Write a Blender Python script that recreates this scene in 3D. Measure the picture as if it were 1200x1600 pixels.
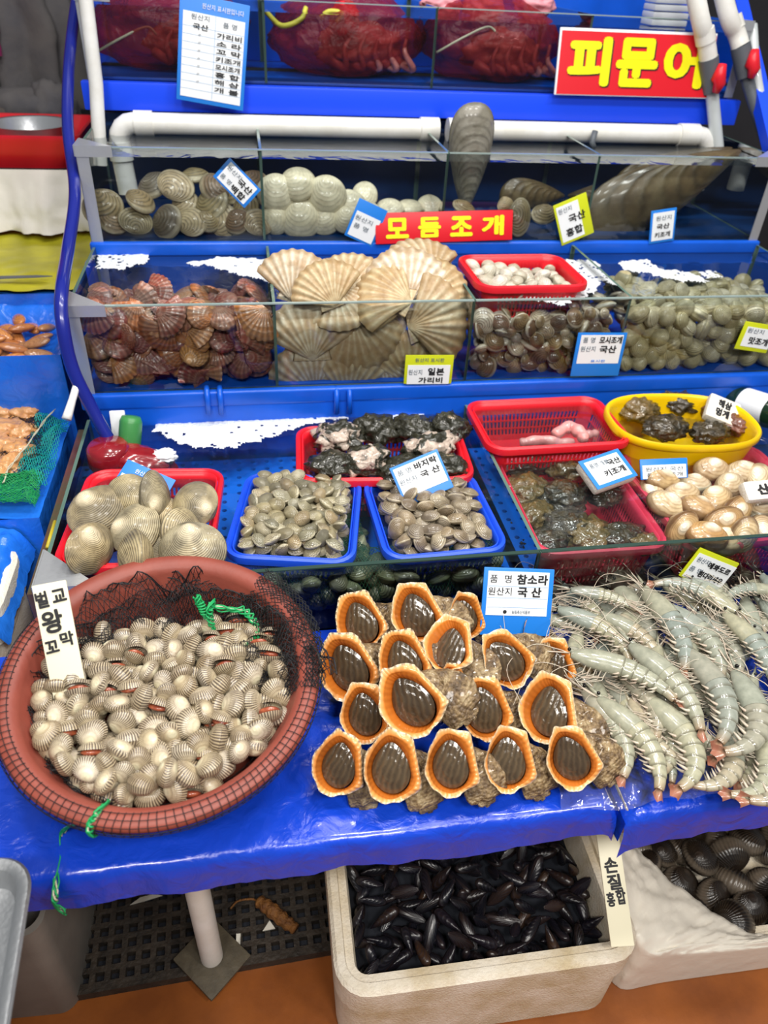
import bpy, bmesh, math, random
import numpy as np
from mathutils import Vector, Matrix, Euler, noise
R_ = math.radians
PI = math.pi
for o in list(bpy.data.objects):
    bpy.data.objects.remove(o)
SC = bpy.context.scene
COL = SC.collection

# ------------------------------------------------------------------ camera
FPX = 1170.0
def _n(v):
    v = np.array(v, float)
    return v / np.linalg.norm(v)
_ay = _n((-238, 890, -FPX)); _ax = _n((7400, 440, -FPX)); _ax = _n(_ax - _ax.dot(_ay) * _ay); _az = np.cross(_ax, _ay)
CR = np.array([_ax, _ay, _az])          # camera -> world
CC = np.array([0.0, 0.0, 1.55])
cam_d = bpy.data.cameras.new('camera')
cam = bpy.data.objects.new('camera', cam_d)
COL.objects.link(cam)
cam_d.sensor_fit = 'HORIZONTAL'; cam_d.sensor_width = 36.0; cam_d.lens = FPX / 1200 * 36.0
cam_d.clip_start = 0.01
cam.matrix_world = Matrix(((*CR[0], CC[0]), (*CR[1], CC[1]), (*CR[2], CC[2]), (0, 0, 0, 1)))
cam_d.dof.use_dof = True; cam_d.dof.focus_distance = 1.2; cam_d.dof.aperture_fstop = 5.0
SC.camera = cam

# ------------------------------------------------------------------ world, lamps, exposure
W = bpy.data.worlds.new('market_ambient'); SC.world = W; W.use_nodes = True
W.node_tree.nodes['Background'].inputs[0].default_value = (0.86, 0.93, 1.0, 1)
W.node_tree.nodes['Background'].inputs[1].default_value = 0.19
def lamp(x, y, z, size, power, col=(1, 0.97, 0.93)):
    d = bpy.data.lights.new('ceiling_or_fill_lamp', 'AREA'); d.shape = 'DISK'; d.size = size; d.energy = power; d.color = col
    o = bpy.data.objects.new('ceiling_or_fill_lamp', d); COL.objects.link(o); o.location = (x, y, z)
    return o
for lx, ly in ((-0.35, 0.75), (0.35, 0.62), (1.05, 0.75)):
    lamp(lx, ly, 2.75, 0.22, 12)
for lx, ly in ((-0.15, 1.55), (0.55, 1.5), (1.2, 1.6)):
    lamp(lx, ly, 2.85, 0.22, 9)
for lx in (-0.6, 0.35, 1.2):  # unseen fill lamps added behind the camera to brighten upright faces
    lamp(lx, -0.55, 2.55, 0.4, 25, (1, 0.96, 0.9))
SC.view_settings.view_transform = 'Standard'; SC.view_settings.look = 'None'
SC.view_settings.gamma = 1.0; SC.view_settings.use_curve_mapping = False
SC.view_settings.exposure = -0.02

# ------------------------------------------------------------------ pixel <-> world helpers (survey of the photograph)
def ray(px, py):
    return CR @ np.array([(px - 600) / FPX, -(py - 800) / FPX, -1.0])
def atz(px, py, z):
    r = ray(px, py); return Vector(CC + (z - CC[2]) / r[2] * r)
def aty(px, py, y):
    r = ray(px, py); return Vector(CC + (y - CC[1]) / r[1] * r)
def atplane(px, py, p, n):
    r = ray(px, py); n = np.array(n); t = (np.array(p) - CC).dot(n) / r.dot(n); return Vector(CC + t * r)

# ------------------------------------------------------------------ object helpers
def tag(o, label=None, cat=None, group=None, kind=None):
    if label: o['label'] = label
    if cat: o['category'] = cat
    if group: o['group'] = group
    if kind: o['kind'] = kind
    return o
def empty(name, loc=(0, 0, 0), rot=(0, 0, 0), label=None, cat=None, group=None, kind=None):
    o = bpy.data.objects.new(name, None); COL.objects.link(o); o.location = loc; o.rotation_euler = rot
    o.empty_display_size = 0.02
    return tag(o, label, cat, group, kind)
def put(name, me, mat=None, parent=None, loc=None, rot=None, scale=None):
    o = bpy.data.objects.new(name, me); COL.objects.link(o)
    if mat is not None:
        ms = mat if isinstance(mat, (list, tuple)) else [mat]
        if not me.materials:
            for m in ms: me.materials.append(m)
    if parent: o.parent = parent
    if loc is not None: o.location = loc
    if rot is not None: o.rotation_euler = rot
    if scale is not None: o.scale = (scale,) * 3 if isinstance(scale, (int, float)) else scale
    return o
def copy_tree(o, parent=None):
    c = o.copy(); COL.objects.link(c); c.parent = parent
    for ch in o.children: copy_tree(ch, c)
    return c

class MB:
    def __init__(s): s.v = []; s.f = []; s.uv = []; s.mi = []
    def add(s, verts, faces, mi=0, uvs=None):
        k = len(s.v); s.v += [tuple(p) for p in verts]
        for i, f in enumerate(faces):
            s.f.append(tuple(a + k for a in f)); s.mi.append(mi)
            s.uv.append(uvs[i] if uvs else None)
        return s
    def box(s, c, sz, rot=None, mi=0):
        x, y, z = sz[0] / 2, sz[1] / 2, sz[2] / 2
        vs = [Vector(p) for p in ((-x, -y, -z), (x, -y, -z), (x, y, -z), (-x, y, -z), (-x, -y, z), (x, -y, z), (x, y, z), (-x, y, z))]
        if rot is not None:
            m = Euler(rot).to_matrix(); vs = [m @ p for p in vs]
        c = Vector(c)
        return s.add([p + c for p in vs], [(0, 3, 2, 1), (4, 5, 6, 7), (0, 1, 5, 4), (1, 2, 6, 5), (2, 3, 7, 6), (3, 0, 4, 7)], mi)
    def tube(s, pts, r, n=8, cap=True, mi=0, closed=False):
        pts = [Vector(p) for p in pts]; m = len(pts)
        rs = r if isinstance(r, (list, tuple)) else [r] * m
        vs = []; prev = None
        for i, p in enumerate(pts):
            if closed: d = pts[(i + 1) % m] - pts[i - 1]
            else: d = pts[min(i + 1, m - 1)] - pts[max(i - 1, 0)]
            if d.length < 1e-9: d = Vector((0, 0, 1))
            d.normalize()
            if prev is None:
                a = d.orthogonal().normalized()
            else:
                a = prev - d * prev.dot(d)
                a = a.normalized() if a.length > 1e-6 else d.orthogonal().normalized()
            prev = a; b = d.cross(a)
            for k in range(n):
                t = 2 * PI * k / n; vs.append(p + (a * math.cos(t) + b * math.sin(t)) * rs[i])
        fs = []; uvs = []
        for i in range(m if closed else m - 1):
            j = (i + 1) % m
            for k in range(n):
                k2 = (k + 1) % n
                fs.append((i * n + k, i * n + k2, j * n + k2, j * n + k))
                uvs.append([(k / n, i / m), ((k + 1) / n, i / m), ((k + 1) / n, (i + 1) / m), (k / n, (i + 1) / m)])
        if cap and not closed:
            fs.append(tuple(range(n))[::-1]); uvs.append([(0, 0)] * n)
            fs.append(tuple(range((m - 1) * n, m * n))); uvs.append([(0, 1)] * n)
        return s.add(vs, fs, mi, uvs)
    def lathe(s, prof, n=48, mi=0, M=None, arc=1.0):
        vs = []; fs = []; uvs = []; m = len(prof)
        for i, (r, z) in enumerate(prof):
            for k in range(n):
                t = 2 * PI * arc * k / n; p = Vector((r * math.cos(t), r * math.sin(t), z)); vs.append(M @ p if M else p)
        for i in range(m - 1):
            for k in range(n if arc == 1.0 else n - 1):
                k2 = (k + 1) % n
                fs.append((i * n + k, i * n + k2, (i + 1) * n + k2, (i + 1) * n + k))
                uvs.append([(k / n, i / m), ((k + 1) / n, i / m), ((k + 1) / n, (i + 1) / m), (k / n, (i + 1) / m)])
        return s.add(vs, fs, mi, uvs)
    def surf(s, fn, nu, nv, mi=0, wrap=False, skip=None):
        vs = []; fs = []; uvs = []
        cu = nu if wrap else nu + 1
        for j in range(nv + 1):
            for i in range(cu): vs.append(fn(i / nu, j / nv))
        for j in range(nv):
            for i in range(nu):
                if skip and skip(i, j): continue
                i2 = (i + 1) % cu
                fs.append((j * cu + i, j * cu + i2, (j + 1) * cu + i2, (j + 1) * cu + i))
                uvs.append([(i / nu, j / nv), ((i + 1) / nu, j / nv), ((i + 1) / nu, (j + 1) / nv), (i / nu, (j + 1) / nv)])
        return s.add(vs, fs, mi, uvs)
    def mesh(s, name, smooth=True, sharp=None):
        me = bpy.data.meshes.new(name); me.from_pydata(s.v, [], s.f)
        if any(u is not None for u in s.uv):
            ul = me.uv_layers.new(name='UVMap'); flat = []
            for f, u in zip(s.f, s.uv):
                for k in range(len(f)): flat += list(u[k]) if u else [0, 0]
            ul.data.foreach_set('uv', flat)
        if max(s.mi or [0]) > 0: me.polygons.foreach_set('material_index', s.mi)
        me.update()
        me.polygons.foreach_set('use_smooth', [smooth] * len(me.polygons))
        if smooth and sharp: me.set_sharp_from_angle(angle=R_(sharp))
        return me
    def build(s, name, mat, parent=None, smooth=True, sharp=None, **k):
        return put(name, s.mesh(name, smooth, sharp), mat, parent, **k)

def rbox_mesh(name, sz, bev=0.003, seg=2):
    bm = bmesh.new(); bmesh.ops.create_cube(bm, size=1.0)
    for v in bm.verts: v.co = Vector((v.co.x * sz[0], v.co.y * sz[1], v.co.z * sz[2]))
    if bev > 0: bmesh.ops.bevel(bm, geom=bm.edges[:], offset=bev, segments=seg, affect='EDGES', profile=0.6)
    me = bpy.data.meshes.new(name); bm.to_mesh(me); bm.free()
    me.polygons.foreach_set('use_smooth', [True] * len(me.polygons)); me.set_sharp_from_angle(angle=R_(50))
    return me
def rbox(name, c, sz, mat, parent=None, bev=0.003, rot=None, seg=2):
    return put(name, rbox_mesh(name, sz, bev, seg), mat, parent, loc=c, rot=rot)
def spline(pts, n):
    """Catmull-Rom through pts"""
    P = [Vector(p) for p in pts]; P = [P[0] * 2 - P[1]] + P + [P[-1] * 2 - P[-2]]; out = []
    m = len(P) - 3
    for i in range(n + 1):
        t = i / n * m; k = min(int(t), m - 1); u = t - k
        a, b, c, d = P[k:k + 4]
        out.append(0.5 * ((2 * b) + (c - a) * u + (2 * a - 5 * b + 4 * c - d) * u * u + (3 * b - a - 3 * c + d) * u ** 3))
    return out
def frame(x, y, z, o):
    return Matrix(((x[0], y[0], z[0], o[0]), (x[1], y[1], z[1], o[1]), (x[2], y[2], z[2], o[2]), (0, 0, 0, 1)))

# ------------------------------------------------------------------ materials
def S(h):
    h = h.lstrip('#'); c = [int(h[i:i + 2], 16) / 255 for i in (0, 2, 4)]
    return tuple((x / 12.92 if x <= 0.04045 else ((x + 0.055) / 1.055) ** 2.4) for x in c) + (1.0,)
def new_mat(name):
    m = bpy.data.materials.new(name); m.use_nodes = True; nt = m.node_tree
    return m, nt, nt.nodes['Principled BSDF'], nt.nodes['Material Output']
def nd(nt, typ, props=None, **ins):
    n = nt.nodes.new(typ)
    for k, v in (props or {}).items(): setattr(n, k, v)
    for k, v in ins.items():
        key = int(k[1:]) if k[0] == 'i' and k[1:].isdigit() else k.replace('_', ' ')
        if isinstance(v, bpy.types.NodeSocket): nt.links.new(v, n.inputs[key])
        else: n.inputs[key].default_value = v
    return n
def mth(nt, op, a, b=None, c=None, clamp=False):
    n = nt.nodes.new('ShaderNodeMath'); n.operation = op; n.use_clamp = clamp
    for i, v in enumerate((a, b, c)):
        if v is None: continue
        if isinstance(v, bpy.types.NodeSocket): nt.links.new(v, n.inputs[i])
        else: n.inputs[i].default_value = v
    return n.outputs[0]
def mixc(nt, fac, a, b, typ='MIX'):
    n = nt.nodes.new('ShaderNodeMix'); n.data_type = 'RGBA'; n.blend_type = typ
    for i, v in ((0, fac), (6, a), (7, b)):
        if isinstance(v, bpy.types.NodeSocket): nt.links.new(v, n.inputs[i])
        else: n.inputs[i].default_value = v
    return n.outputs[2]
def ramp(nt, fac, stops):
    n = nt.nodes.new('ShaderNodeValToRGB'); e = n.color_ramp.elements
    while len(e) > len(stops): e.remove(e[-1])
    while len(e) < len(stops): e.new(0.5)
    for k, (p, c) in enumerate(stops): e[k].position = p; e[k].color = c
    nt.links.new(fac, n.inputs[0]); return n.outputs[0]
def mat(name, col, rough=0.5, metal=0.0, var=0.0, scale=30.0, bump=0.0, bscale=60.0, col2=None, coat=0.0, spec=0.5, sss=0.0, trans=0.0):
    m, nt, b, out = new_mat(name)
    c = S(col) if isinstance(col, str) else col
    b.inputs['Base Color'].default_value = c; b.inputs['Roughness'].default_value = rough; b.inputs['Metallic'].default_value = metal
    b.inputs['Coat Weight'].default_value = coat; b.inputs['Coat Roughness'].default_value = 0.08
    b.inputs['Specular IOR Level'].default_value = spec
    if sss: b.inputs['Subsurface Weight'].default_value = sss; b.inputs['Subsurface Scale'].default_value = 0.01
    tc = None
    if var > 0 or col2 or bump > 0: tc = nd(nt, 'ShaderNodeTexCoord').outputs['Object']
    if var > 0 or col2:
        nz = nd(nt, 'ShaderNodeTexNoise', Vector=tc, Scale=scale, Detail=6.0, Roughness=0.6)
        c2 = S(col2) if col2 else tuple(x * (1 - var) for x in c[:3]) + (1,)
        f = ramp(nt, nz.outputs[0], [(0.35, (0, 0, 0, 1)), (0.65, (1, 1, 1, 1))])
        nt.links.new(mixc(nt, f, c, c2), b.inputs['Base Color'])
    if bump > 0:
        nb = nd(nt, 'ShaderNodeTexNoise', Vector=tc, Scale=bscale, Detail=4.0)
        bn = nd(nt, 'ShaderNodeBump', Strength=bump, Distance=0.01, Height=nb.outputs[0]); nt.links.new(bn.outputs[0], b.inputs['Normal'])
    return m
def thin_glass(name, tint, gloss=1.0, ior=1.45, bump=0.0, bscale=20.0, rough=0.0, body=0.0, bodycol=(0.5, 0.6, 0.6, 1)):
    """a thin sheet: tinted see-through, Fresnel mirror on top, optional faint murk"""
    m, nt, b, out = new_mat(name); nt.nodes.remove(b)
    tr = nd(nt, 'ShaderNodeBsdfTransparent', Color=tint); gl = nd(nt, 'ShaderNodeBsdfGlossy', Roughness=rough)
    fr = nd(nt, 'ShaderNodeFresnel', IOR=ior)
    if bump:
        tc = nd(nt, 'ShaderNodeTexCoord'); nz = nd(nt, 'ShaderNodeTexNoise', Vector=tc.outputs['Object'], Scale=bscale, Detail=2.0, Distortion=0.6)
        bn = nd(nt, 'ShaderNodeBump', Strength=bump, Distance=0.01, Height=nz.outputs[0])
        nt.links.new(bn.outputs[0], gl.inputs['Normal']); nt.links.new(bn.outputs[0], fr.inputs['Normal'])
    base = tr.outputs[0]
    if body > 0:
        df = nd(nt, 'ShaderNodeBsdfDiffuse', Color=bodycol)
        mx = nd(nt, 'ShaderNodeMixShader', i0=body); nt.links.new(tr.outputs[0], mx.inputs[1]); nt.links.new(df.outputs[0], mx.inputs[2]); base = mx.outputs[0]
    mx = nd(nt, 'ShaderNodeMixShader', i0=mth(nt, 'MULTIPLY', fr.outputs[0], gloss, clamp=True))
    nt.links.new(base, mx.inputs[1]); nt.links.new(gl.outputs[0], mx.inputs[2]); nt.links.new(mx.outputs[0], out.inputs[0])
    return m
def shell_mat(name, cols, rings=10.0, ring_col='#6b5f4c', ring_amt=0.5, ring_noise=2.0, stripes=0, stripe_col='#3a2c28', stripe_amt=0.0,
              stripe_lo=0.2, stripe_hi=0.5, umbo_col=None, umbo_r=0.3, rough=0.35, blotch=None, blotch_amt=0.0, bump=0.4, coat=0.3, phase=0.0, edge_col=None, edge_amt=0.0, edge_lo=0.82, zig=0.0):
    """bivalve shell: growth rings along v, rib stripes along u of its own UV, one tone per shell"""
    m, nt, b, out = new_mat(name)
    oi = nd(nt, 'ShaderNodeObjectInfo'); uv = nd(nt, 'ShaderNodeUVMap'); sp = nd(nt, 'ShaderNodeSeparateXYZ', Vector=uv.outputs[0])
    u, v = sp.outputs[0], sp.outputs[1]; tc = nd(nt, 'ShaderNodeTexCoord')
    k = len(cols); base = ramp(nt, oi.outputs['Random'], [((i + 0.0) / max(1, k - 1), S(c)) for i, c in enumerate(cols)])
    off = mth(nt, 'MULTIPLY', oi.outputs['Random'], 37.0)
    vm = nd(nt, 'ShaderNodeVectorMath', {'operation': 'ADD'}); nt.links.new(tc.outputs['Object'], vm.inputs[0])
    cx = nd(nt, 'ShaderNodeCombineXYZ', X=off, Y=off, Z=off); nt.links.new(cx.outputs[0], vm.inputs[1])
    nz = nd(nt, 'ShaderNodeTexNoise', Vector=vm.outputs[0], Scale=60.0, Detail=5.0, Roughness=0.6).outputs[0]
    nz2 = nd(nt, 'ShaderNodeTexNoise', Vector=vm.outputs[0], Scale=22.0, Detail=3.0).outputs[0]
    # rings
    rv = mth(nt, 'ADD', mth(nt, 'MULTIPLY', v, rings), mth(nt, 'MULTIPLY', nz2, ring_noise))
    if zig: rv = mth(nt, 'ADD', rv, mth(nt, 'MULTIPLY', mth(nt, 'PINGPONG', mth(nt, 'MULTIPLY', u, 14.0), 0.5), zig))
    rw = mth(nt, 'MULTIPLY_ADD', mth(nt, 'SINE', mth(nt, 'MULTIPLY', rv, 2 * PI)), 0.5, 0.5)
    rw = mth(nt, 'POWER', rw, 2.0)
    c = mixc(nt, mth(nt, 'MULTIPLY', mth(nt, 'MULTIPLY', rw, ring_amt), mth(nt, 'MULTIPLY_ADD', nz, 1.6, -0.1, clamp=True)), base, S(ring_col))
    if blotch: c = mixc(nt, mth(nt, 'MULTIPLY', ramp(nt, nz2, [(0.45, (0, 0, 0, 1)), (0.6, (1, 1, 1, 1))]), blotch_amt), c, S(blotch))
    hgt = mth(nt, 'MULTIPLY', rw, 0.5)
    if stripes:
        sw = mth(nt, 'MULTIPLY_ADD', mth(nt, 'COSINE', mth(nt, 'MULTIPLY_ADD', u, 2 * PI * stripes, phase)), 0.5, 0.5)
        mr = nd(nt, 'ShaderNodeMapRange', Value=v, i1=stripe_lo, i2=stripe_hi)
        sd = mth(nt, 'SUBTRACT', 1.0, sw); sd = mth(nt, 'POWER', sd, 0.8)
        c = mixc(nt, mth(nt, 'MULTIPLY', mth(nt, 'MULTIPLY', sd, mr.outputs[0]), stripe_amt), c, S(stripe_col))
    if umbo_col:
        mr = nd(nt, 'ShaderNodeMapRange', Value=mth(nt, 'ADD', v, mth(nt, 'MULTIPLY_ADD', nz2, 0.3, -0.15)), i1=umbo_r * 0.5, i2=umbo_r * 1.3, i3=1.0, i4=0.0)
        c = mixc(nt, mr.outputs[0], c, S(umbo_col))
    if edge_col:
        mr = nd(nt, 'ShaderNodeMapRange', Value=v, i1=edge_lo, i2=0.985); c = mixc(nt, mth(nt, 'MULTIPLY', mr.outputs[0], edge_amt), c, S(edge_col))
    c = mixc(nt, mth(nt, 'MULTIPLY_ADD', nz, 1.6, -0.6, clamp=True), c, mixc(nt, 1.0, c, (0.5, 0.45, 0.4, 1), 'MULTIPLY'))
    nt.links.new(c, b.inputs['Base Color'])
    b.inputs['Roughness'].default_value = rough; b.inputs['Coat Weight'].default_value = coat; b.inputs['Coat Roughness'].default_value = 0.12
    bn = nd(nt, 'ShaderNodeBump', Strength=bump, Distance=0.002, Height=mth(nt, 'ADD', hgt, mth(nt, 'MULTIPLY', nz, 0.5)))
    nt.links.new(bn.outputs[0], b.inputs['Normal'])
    return m

M = {}
M['tub_blue'] = mat('blue_plastic_tub', '#1463e6', 0.32, var=0.25, scale=5, bump=0.05, bscale=14)
M['bar_blue'] = mat('blue_painted_bar', '#1a4ffb', 0.35)
M['rail_blue'] = mat('navy_vinyl', '#172388', 0.28, coat=0.4)
M['steel'] = mat('brushed_steel', '#c9ccd0', 0.3, metal=0.6, bump=0.05, bscale=120)
M['glass'] = thin_glass('clear_glass', (0.93, 0.97, 0.965, 1), 1.0, 1.45)
M['glass_edge'] = mat('glass_edge', '#5d7a70', 0.15, spec=0.8)
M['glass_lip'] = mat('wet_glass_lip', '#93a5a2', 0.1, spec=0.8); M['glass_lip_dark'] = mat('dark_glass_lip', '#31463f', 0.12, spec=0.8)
M['water'] = thin_glass('water_sheet', (0.92, 0.97, 0.98, 1), 1.25, 1.33, bump=0.12, bscale=16, body=0.015, bodycol=(0.25, 0.45, 0.55, 1))
M['pvc'] = mat('white_pvc', '#f1f1ee', 0.35, col2='#dedcd3', scale=9)
M['rubber_grey'] = mat('grey_rubber', '#5b6168', 0.5)
M['red_plastic'] = mat('red_plastic', '#e3202f', 0.35)
M['pink_plastic'] = mat('rose_red_plastic', '#dd3a56', 0.38)
M['blue_plastic'] = mat('blue_basket_plastic', '#1c50dc', 0.35)
M['yellow_plastic'] = mat('yellow_plastic', '#f4c80a', 0.3)
M['terracotta'] = mat('terracotta_rubber', '#93483a', 0.5, col2='#843f33', scale=12, bump=0.08, bscale=50)
M['ink'] = mat('black_marker', '#16151a', 0.6)
M['print_blue'] = mat('printed_blue', '#1f7fe0', 0.4)
M['print_grey'] = mat('printed_grey', '#5d6a78', 0.5)
M['line_blue'] = mat('printed_rule', '#8fb2d8', 0.5)
M['print_red'] = mat('printed_red', '#de1426', 0.4)
M['print_yellow'] = mat('printed_yellow', '#f6ee06', 0.4)
M['print_green'] = mat('printed_green', '#c9d21c', 0.4)
M['card_white'] = mat('card_white', '#eef1f4', 0.4)
M['foam_white'] = mat('styrofoam', '#f3efe6', 0.75, bump=0.25, bscale=260, col2='#e4dccb', scale=14)
M['dirty_foam'] = mat('stained_styrofoam', '#efe6d5', 0.8, bump=0.3, bscale=220, col2='#cdbb98', scale=11)
M['foam'] = mat('soap_foam', '#eef3f7', 0.6, bump=0.6, bscale=260)
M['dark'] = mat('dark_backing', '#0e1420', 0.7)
M['net_black'] = mat('black_net', '#17171b', 0.6)
M['net_green'] = mat('green_twine', '#18a05a', 0.5)
M['net_teal'] = mat('teal_net', '#1aa9a0', 0.5)
M['net_cream'] = mat('cream_twine', '#c9c4ac', 0.6)
M['flesh_orange'] = mat('orange_flesh', '#b8623f', 0.3, coat=0.5, col2='#8a4030', scale=90)

def tarp_mat(name, c1, c2, rough=0.25, strength=0.5):
    m, nt, b, out = new_mat(name); tc = nd(nt, 'ShaderNodeTexCoord').outputs['Object']
    nz = nd(nt, 'ShaderNodeTexNoise', Vector=tc, Scale=7.0, Detail=3.0).outputs[0]
    nt.links.new(mixc(nt, nz, S(c1), S(c2)), b.inputs['Base Color'])
    n1 = nd(nt, 'ShaderNodeTexNoise', Vector=tc, Scale=26.0, Detail=5.0, Distortion=1.4).outputs[0]
    n2 = nd(nt, 'ShaderNodeTexVoronoi', {'feature': 'DISTANCE_TO_EDGE'}, Vector=tc, Scale=11.0).outputs[0]
    h = mth(nt, 'ADD', n1, mth(nt, 'MULTIPLY', mth(nt, 'MINIMUM', n2, 0.12), 2.0))
    bn = nd(nt, 'ShaderNodeBump', Strength=strength, Distance=0.006, Height=h); nt.links.new(bn.outputs[0], b.inputs['Normal'])
    b.inputs['Roughness'].default_value = rough; b.inputs['Coat Weight'].default_value = 0.5; b.inputs['Coat Roughness'].default_value = 0.1
    return m
M['tarp'] = tarp_mat('blue_tarpaulin', '#0b36ba', '#184cd2', 0.26, 0.6)
M['tarp2'] = tarp_mat('bright_blue_tarpaulin', '#0b5be0', '#2f86f0')
M['clear_film'] = thin_glass('clear_plastic_film', (0.95, 0.96, 1, 1), 1.6, 1.5, bump=0.9, bscale=34, rough=0.06, body=0.06, bodycol=(0.8, 0.85, 0.95, 1))
M['white_film'] = mat('white_plastic_sheet', '#e9e2d4', 0.4, bump=0.25, bscale=18, sss=0.0)
SC.cycles.max_bounces = 7; SC.cycles.diffuse_bounces = 3; SC.cycles.glossy_bounces = 3; SC.cycles.transmission_bounces = 4; SC.cycles.transparent_max_bounces = 14
SC.cycles.caustics_reflective = False; SC.cycles.caustics_refractive = False
# ================================================================== SETTING
rng = random.Random(7)
def fbm(x, y, z=0.0, s=1.0):
    return noise.fractal(Vector((x * s, y * s, z)), 0.8, 2.0, 4)
M['floor'] = mat('orange_epoxy_floor', '#9a5620', 0.42, col2='#7c4218', scale=6, bump=0.06, bscale=40)
M['wall'] = mat('grey_back_wall', '#3d3d42', 0.8, var=0.3, scale=3)
M['skirt'] = mat('dark_rack_skirt', '#20242c', 0.7, var=0.4, scale=8)
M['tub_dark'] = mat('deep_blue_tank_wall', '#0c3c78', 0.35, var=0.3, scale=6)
M['perf'] = mat('blue_perforated_plate', '#0f6fe8', 0.35)
fl = MB().box((0.3, 1.2, -0.02), (6, 6, 0.04)).build('floor', M['floor'], smooth=False); tag(fl, 'orange coated market floor', kind='structure')
wb = MB().box((0.3, 3.6, 1.5), (6, 0.05, 3.0)).build('wall_back', M['wall'], smooth=False); tag(wb, 'dim grey wall far behind the stall', kind='structure')

# ---- floor grating
G = empty('floor_grating', (-0.14, 0.79, 0), (0, 0, R_(1.5)), 'dirty dark plastic floor grating with square holes under the table', 'grating')
M['grate'] = mat('grimy_black_plastic', '#3a3128', 0.6, col2='#1f1a15', scale=30, bump=0.3, bscale=90)
g = MB(); gx, gy = 0.56, 0.29; nx, ny = 21, 11
for k, (n, L, along) in enumerate(((nx, gx, 0), (ny, gy, 1))):
    pass
cw, ch = gx / nx, gy / ny
vs = []; fs = []
for j in range(ny):
    for i in range(nx):
        x0, y0 = -gx / 2 + i * cw, -gy / 2 + j * ch; a, b = cw * 0.2, ch * 0.2
        o8 = [(x0, y0), (x0 + cw, y0), (x0 + cw, y0 + ch), (x0, y0 + ch), (x0 + a, y0 + b), (x0 + cw - a, y0 + b), (x0 + cw - a, y0 + ch - b), (x0 + a, y0 + ch - b)]
        k = len(vs); vs += [(x, y, 0.022) for x, y in o8] + [(x, y, 0.006) for x, y in o8[4:]]
        for q in range(4):
            q2 = (q + 1) % 4
            fs.append((k + q, k + q2, k + 4 + q2, k + 4 + q)); fs.append((k + 4 + q, k + 4 + q2, k + 8 + q2, k + 8 + q))
g.add(vs, fs); bmx = bmesh.new(); me = g.mesh('grid', False); bmx.from_mesh(me); bmesh.ops.remove_doubles(bmx, verts=bmx.verts[:], dist=1e-5); bmx.to_mesh(me); bmx.free()
put('grid', me, M['grate'], G)
MB().box((0, -gy / 2 - 0.006, 0.011), (gx + 0.02, 0.012, 0.022)).build('edge_strip', M['grate'], G, smooth=False)
pit = MB().box((0, 0, 0.003), (gx, gy, 0.005)).build('drain_bed', M['dark'], G, smooth=False)

# ================================================================== RACK OF TANKS
XL, XR = -0.345, 1.295
def pane(name, parent, x0, x1, y, z0, z1, th=0.006):
    mb = MB(); xa, xb, ya, yb = x0, x1, y - th / 2, y + th / 2
    vs = [(xa, ya, z0), (xb, ya, z0), (xb, yb, z0), (xa, yb, z0), (xa, ya, z1), (xb, ya, z1), (xb, yb, z1), (xa, yb, z1)]
    mb.add(vs, [(0, 1, 5, 4)], 0); mb.add(vs, [(4, 5, 6, 7), (0, 3, 2, 1), (1, 2, 6, 5), (3, 0, 4, 7)], 1)
    return mb.build(name, [M['glass'], M['glass_edge']], parent, smooth=False)
def side_pane(name, parent, x, y0, y1, z0, z1, th=0.006):
    mb = MB(); vs = [(x - th / 2, y0, z0), (x + th / 2, y0, z0), (x + th / 2, y1, z0), (x - th / 2, y1, z0)]
    vs += [(a, b, z1) for a, b, _ in vs]
    mb.add(vs, [(1, 2, 6, 5)], 0); mb.add(vs, [(0, 1, 5, 4), (4, 5, 6, 7), (2, 3, 7, 6), (0, 3, 2, 1)], 1)
    return mb.build(name, [M['glass'], M['glass_edge']], parent, smooth=False)
def bracket(parent, x, y, z, s, leg=0.075, drop=0.022):
    """steel corner plate: triangular top and folded flanges; s=+1 points right"""
    mb = MB(); t = 0.0015
    A, B, C = (x, y, z), (x + s * leg, y, z), (x, y + leg, z)
    def prism(P, d):
        vs = list(P) + [(a, b, c - d) for a, b, c in P]; n = len(P)
        mb.add(vs, [tuple(range(n)), tuple(range(2 * n - 1, n - 1, -1))] + [(i, (i + 1) % n, n + (i + 1) % n, n + i) for i in range(n)])
    prism([A, B, C], t)
    mb.box((x + s * leg / 2, y - t, z - drop / 2), (leg, 0.0025, drop)); mb.box((x - s * t, y + leg / 2, z - drop / 2), (0.0025, leg, drop))
    return mb.build('corner_bracket', M['steel'], parent, smooth=False)
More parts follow.
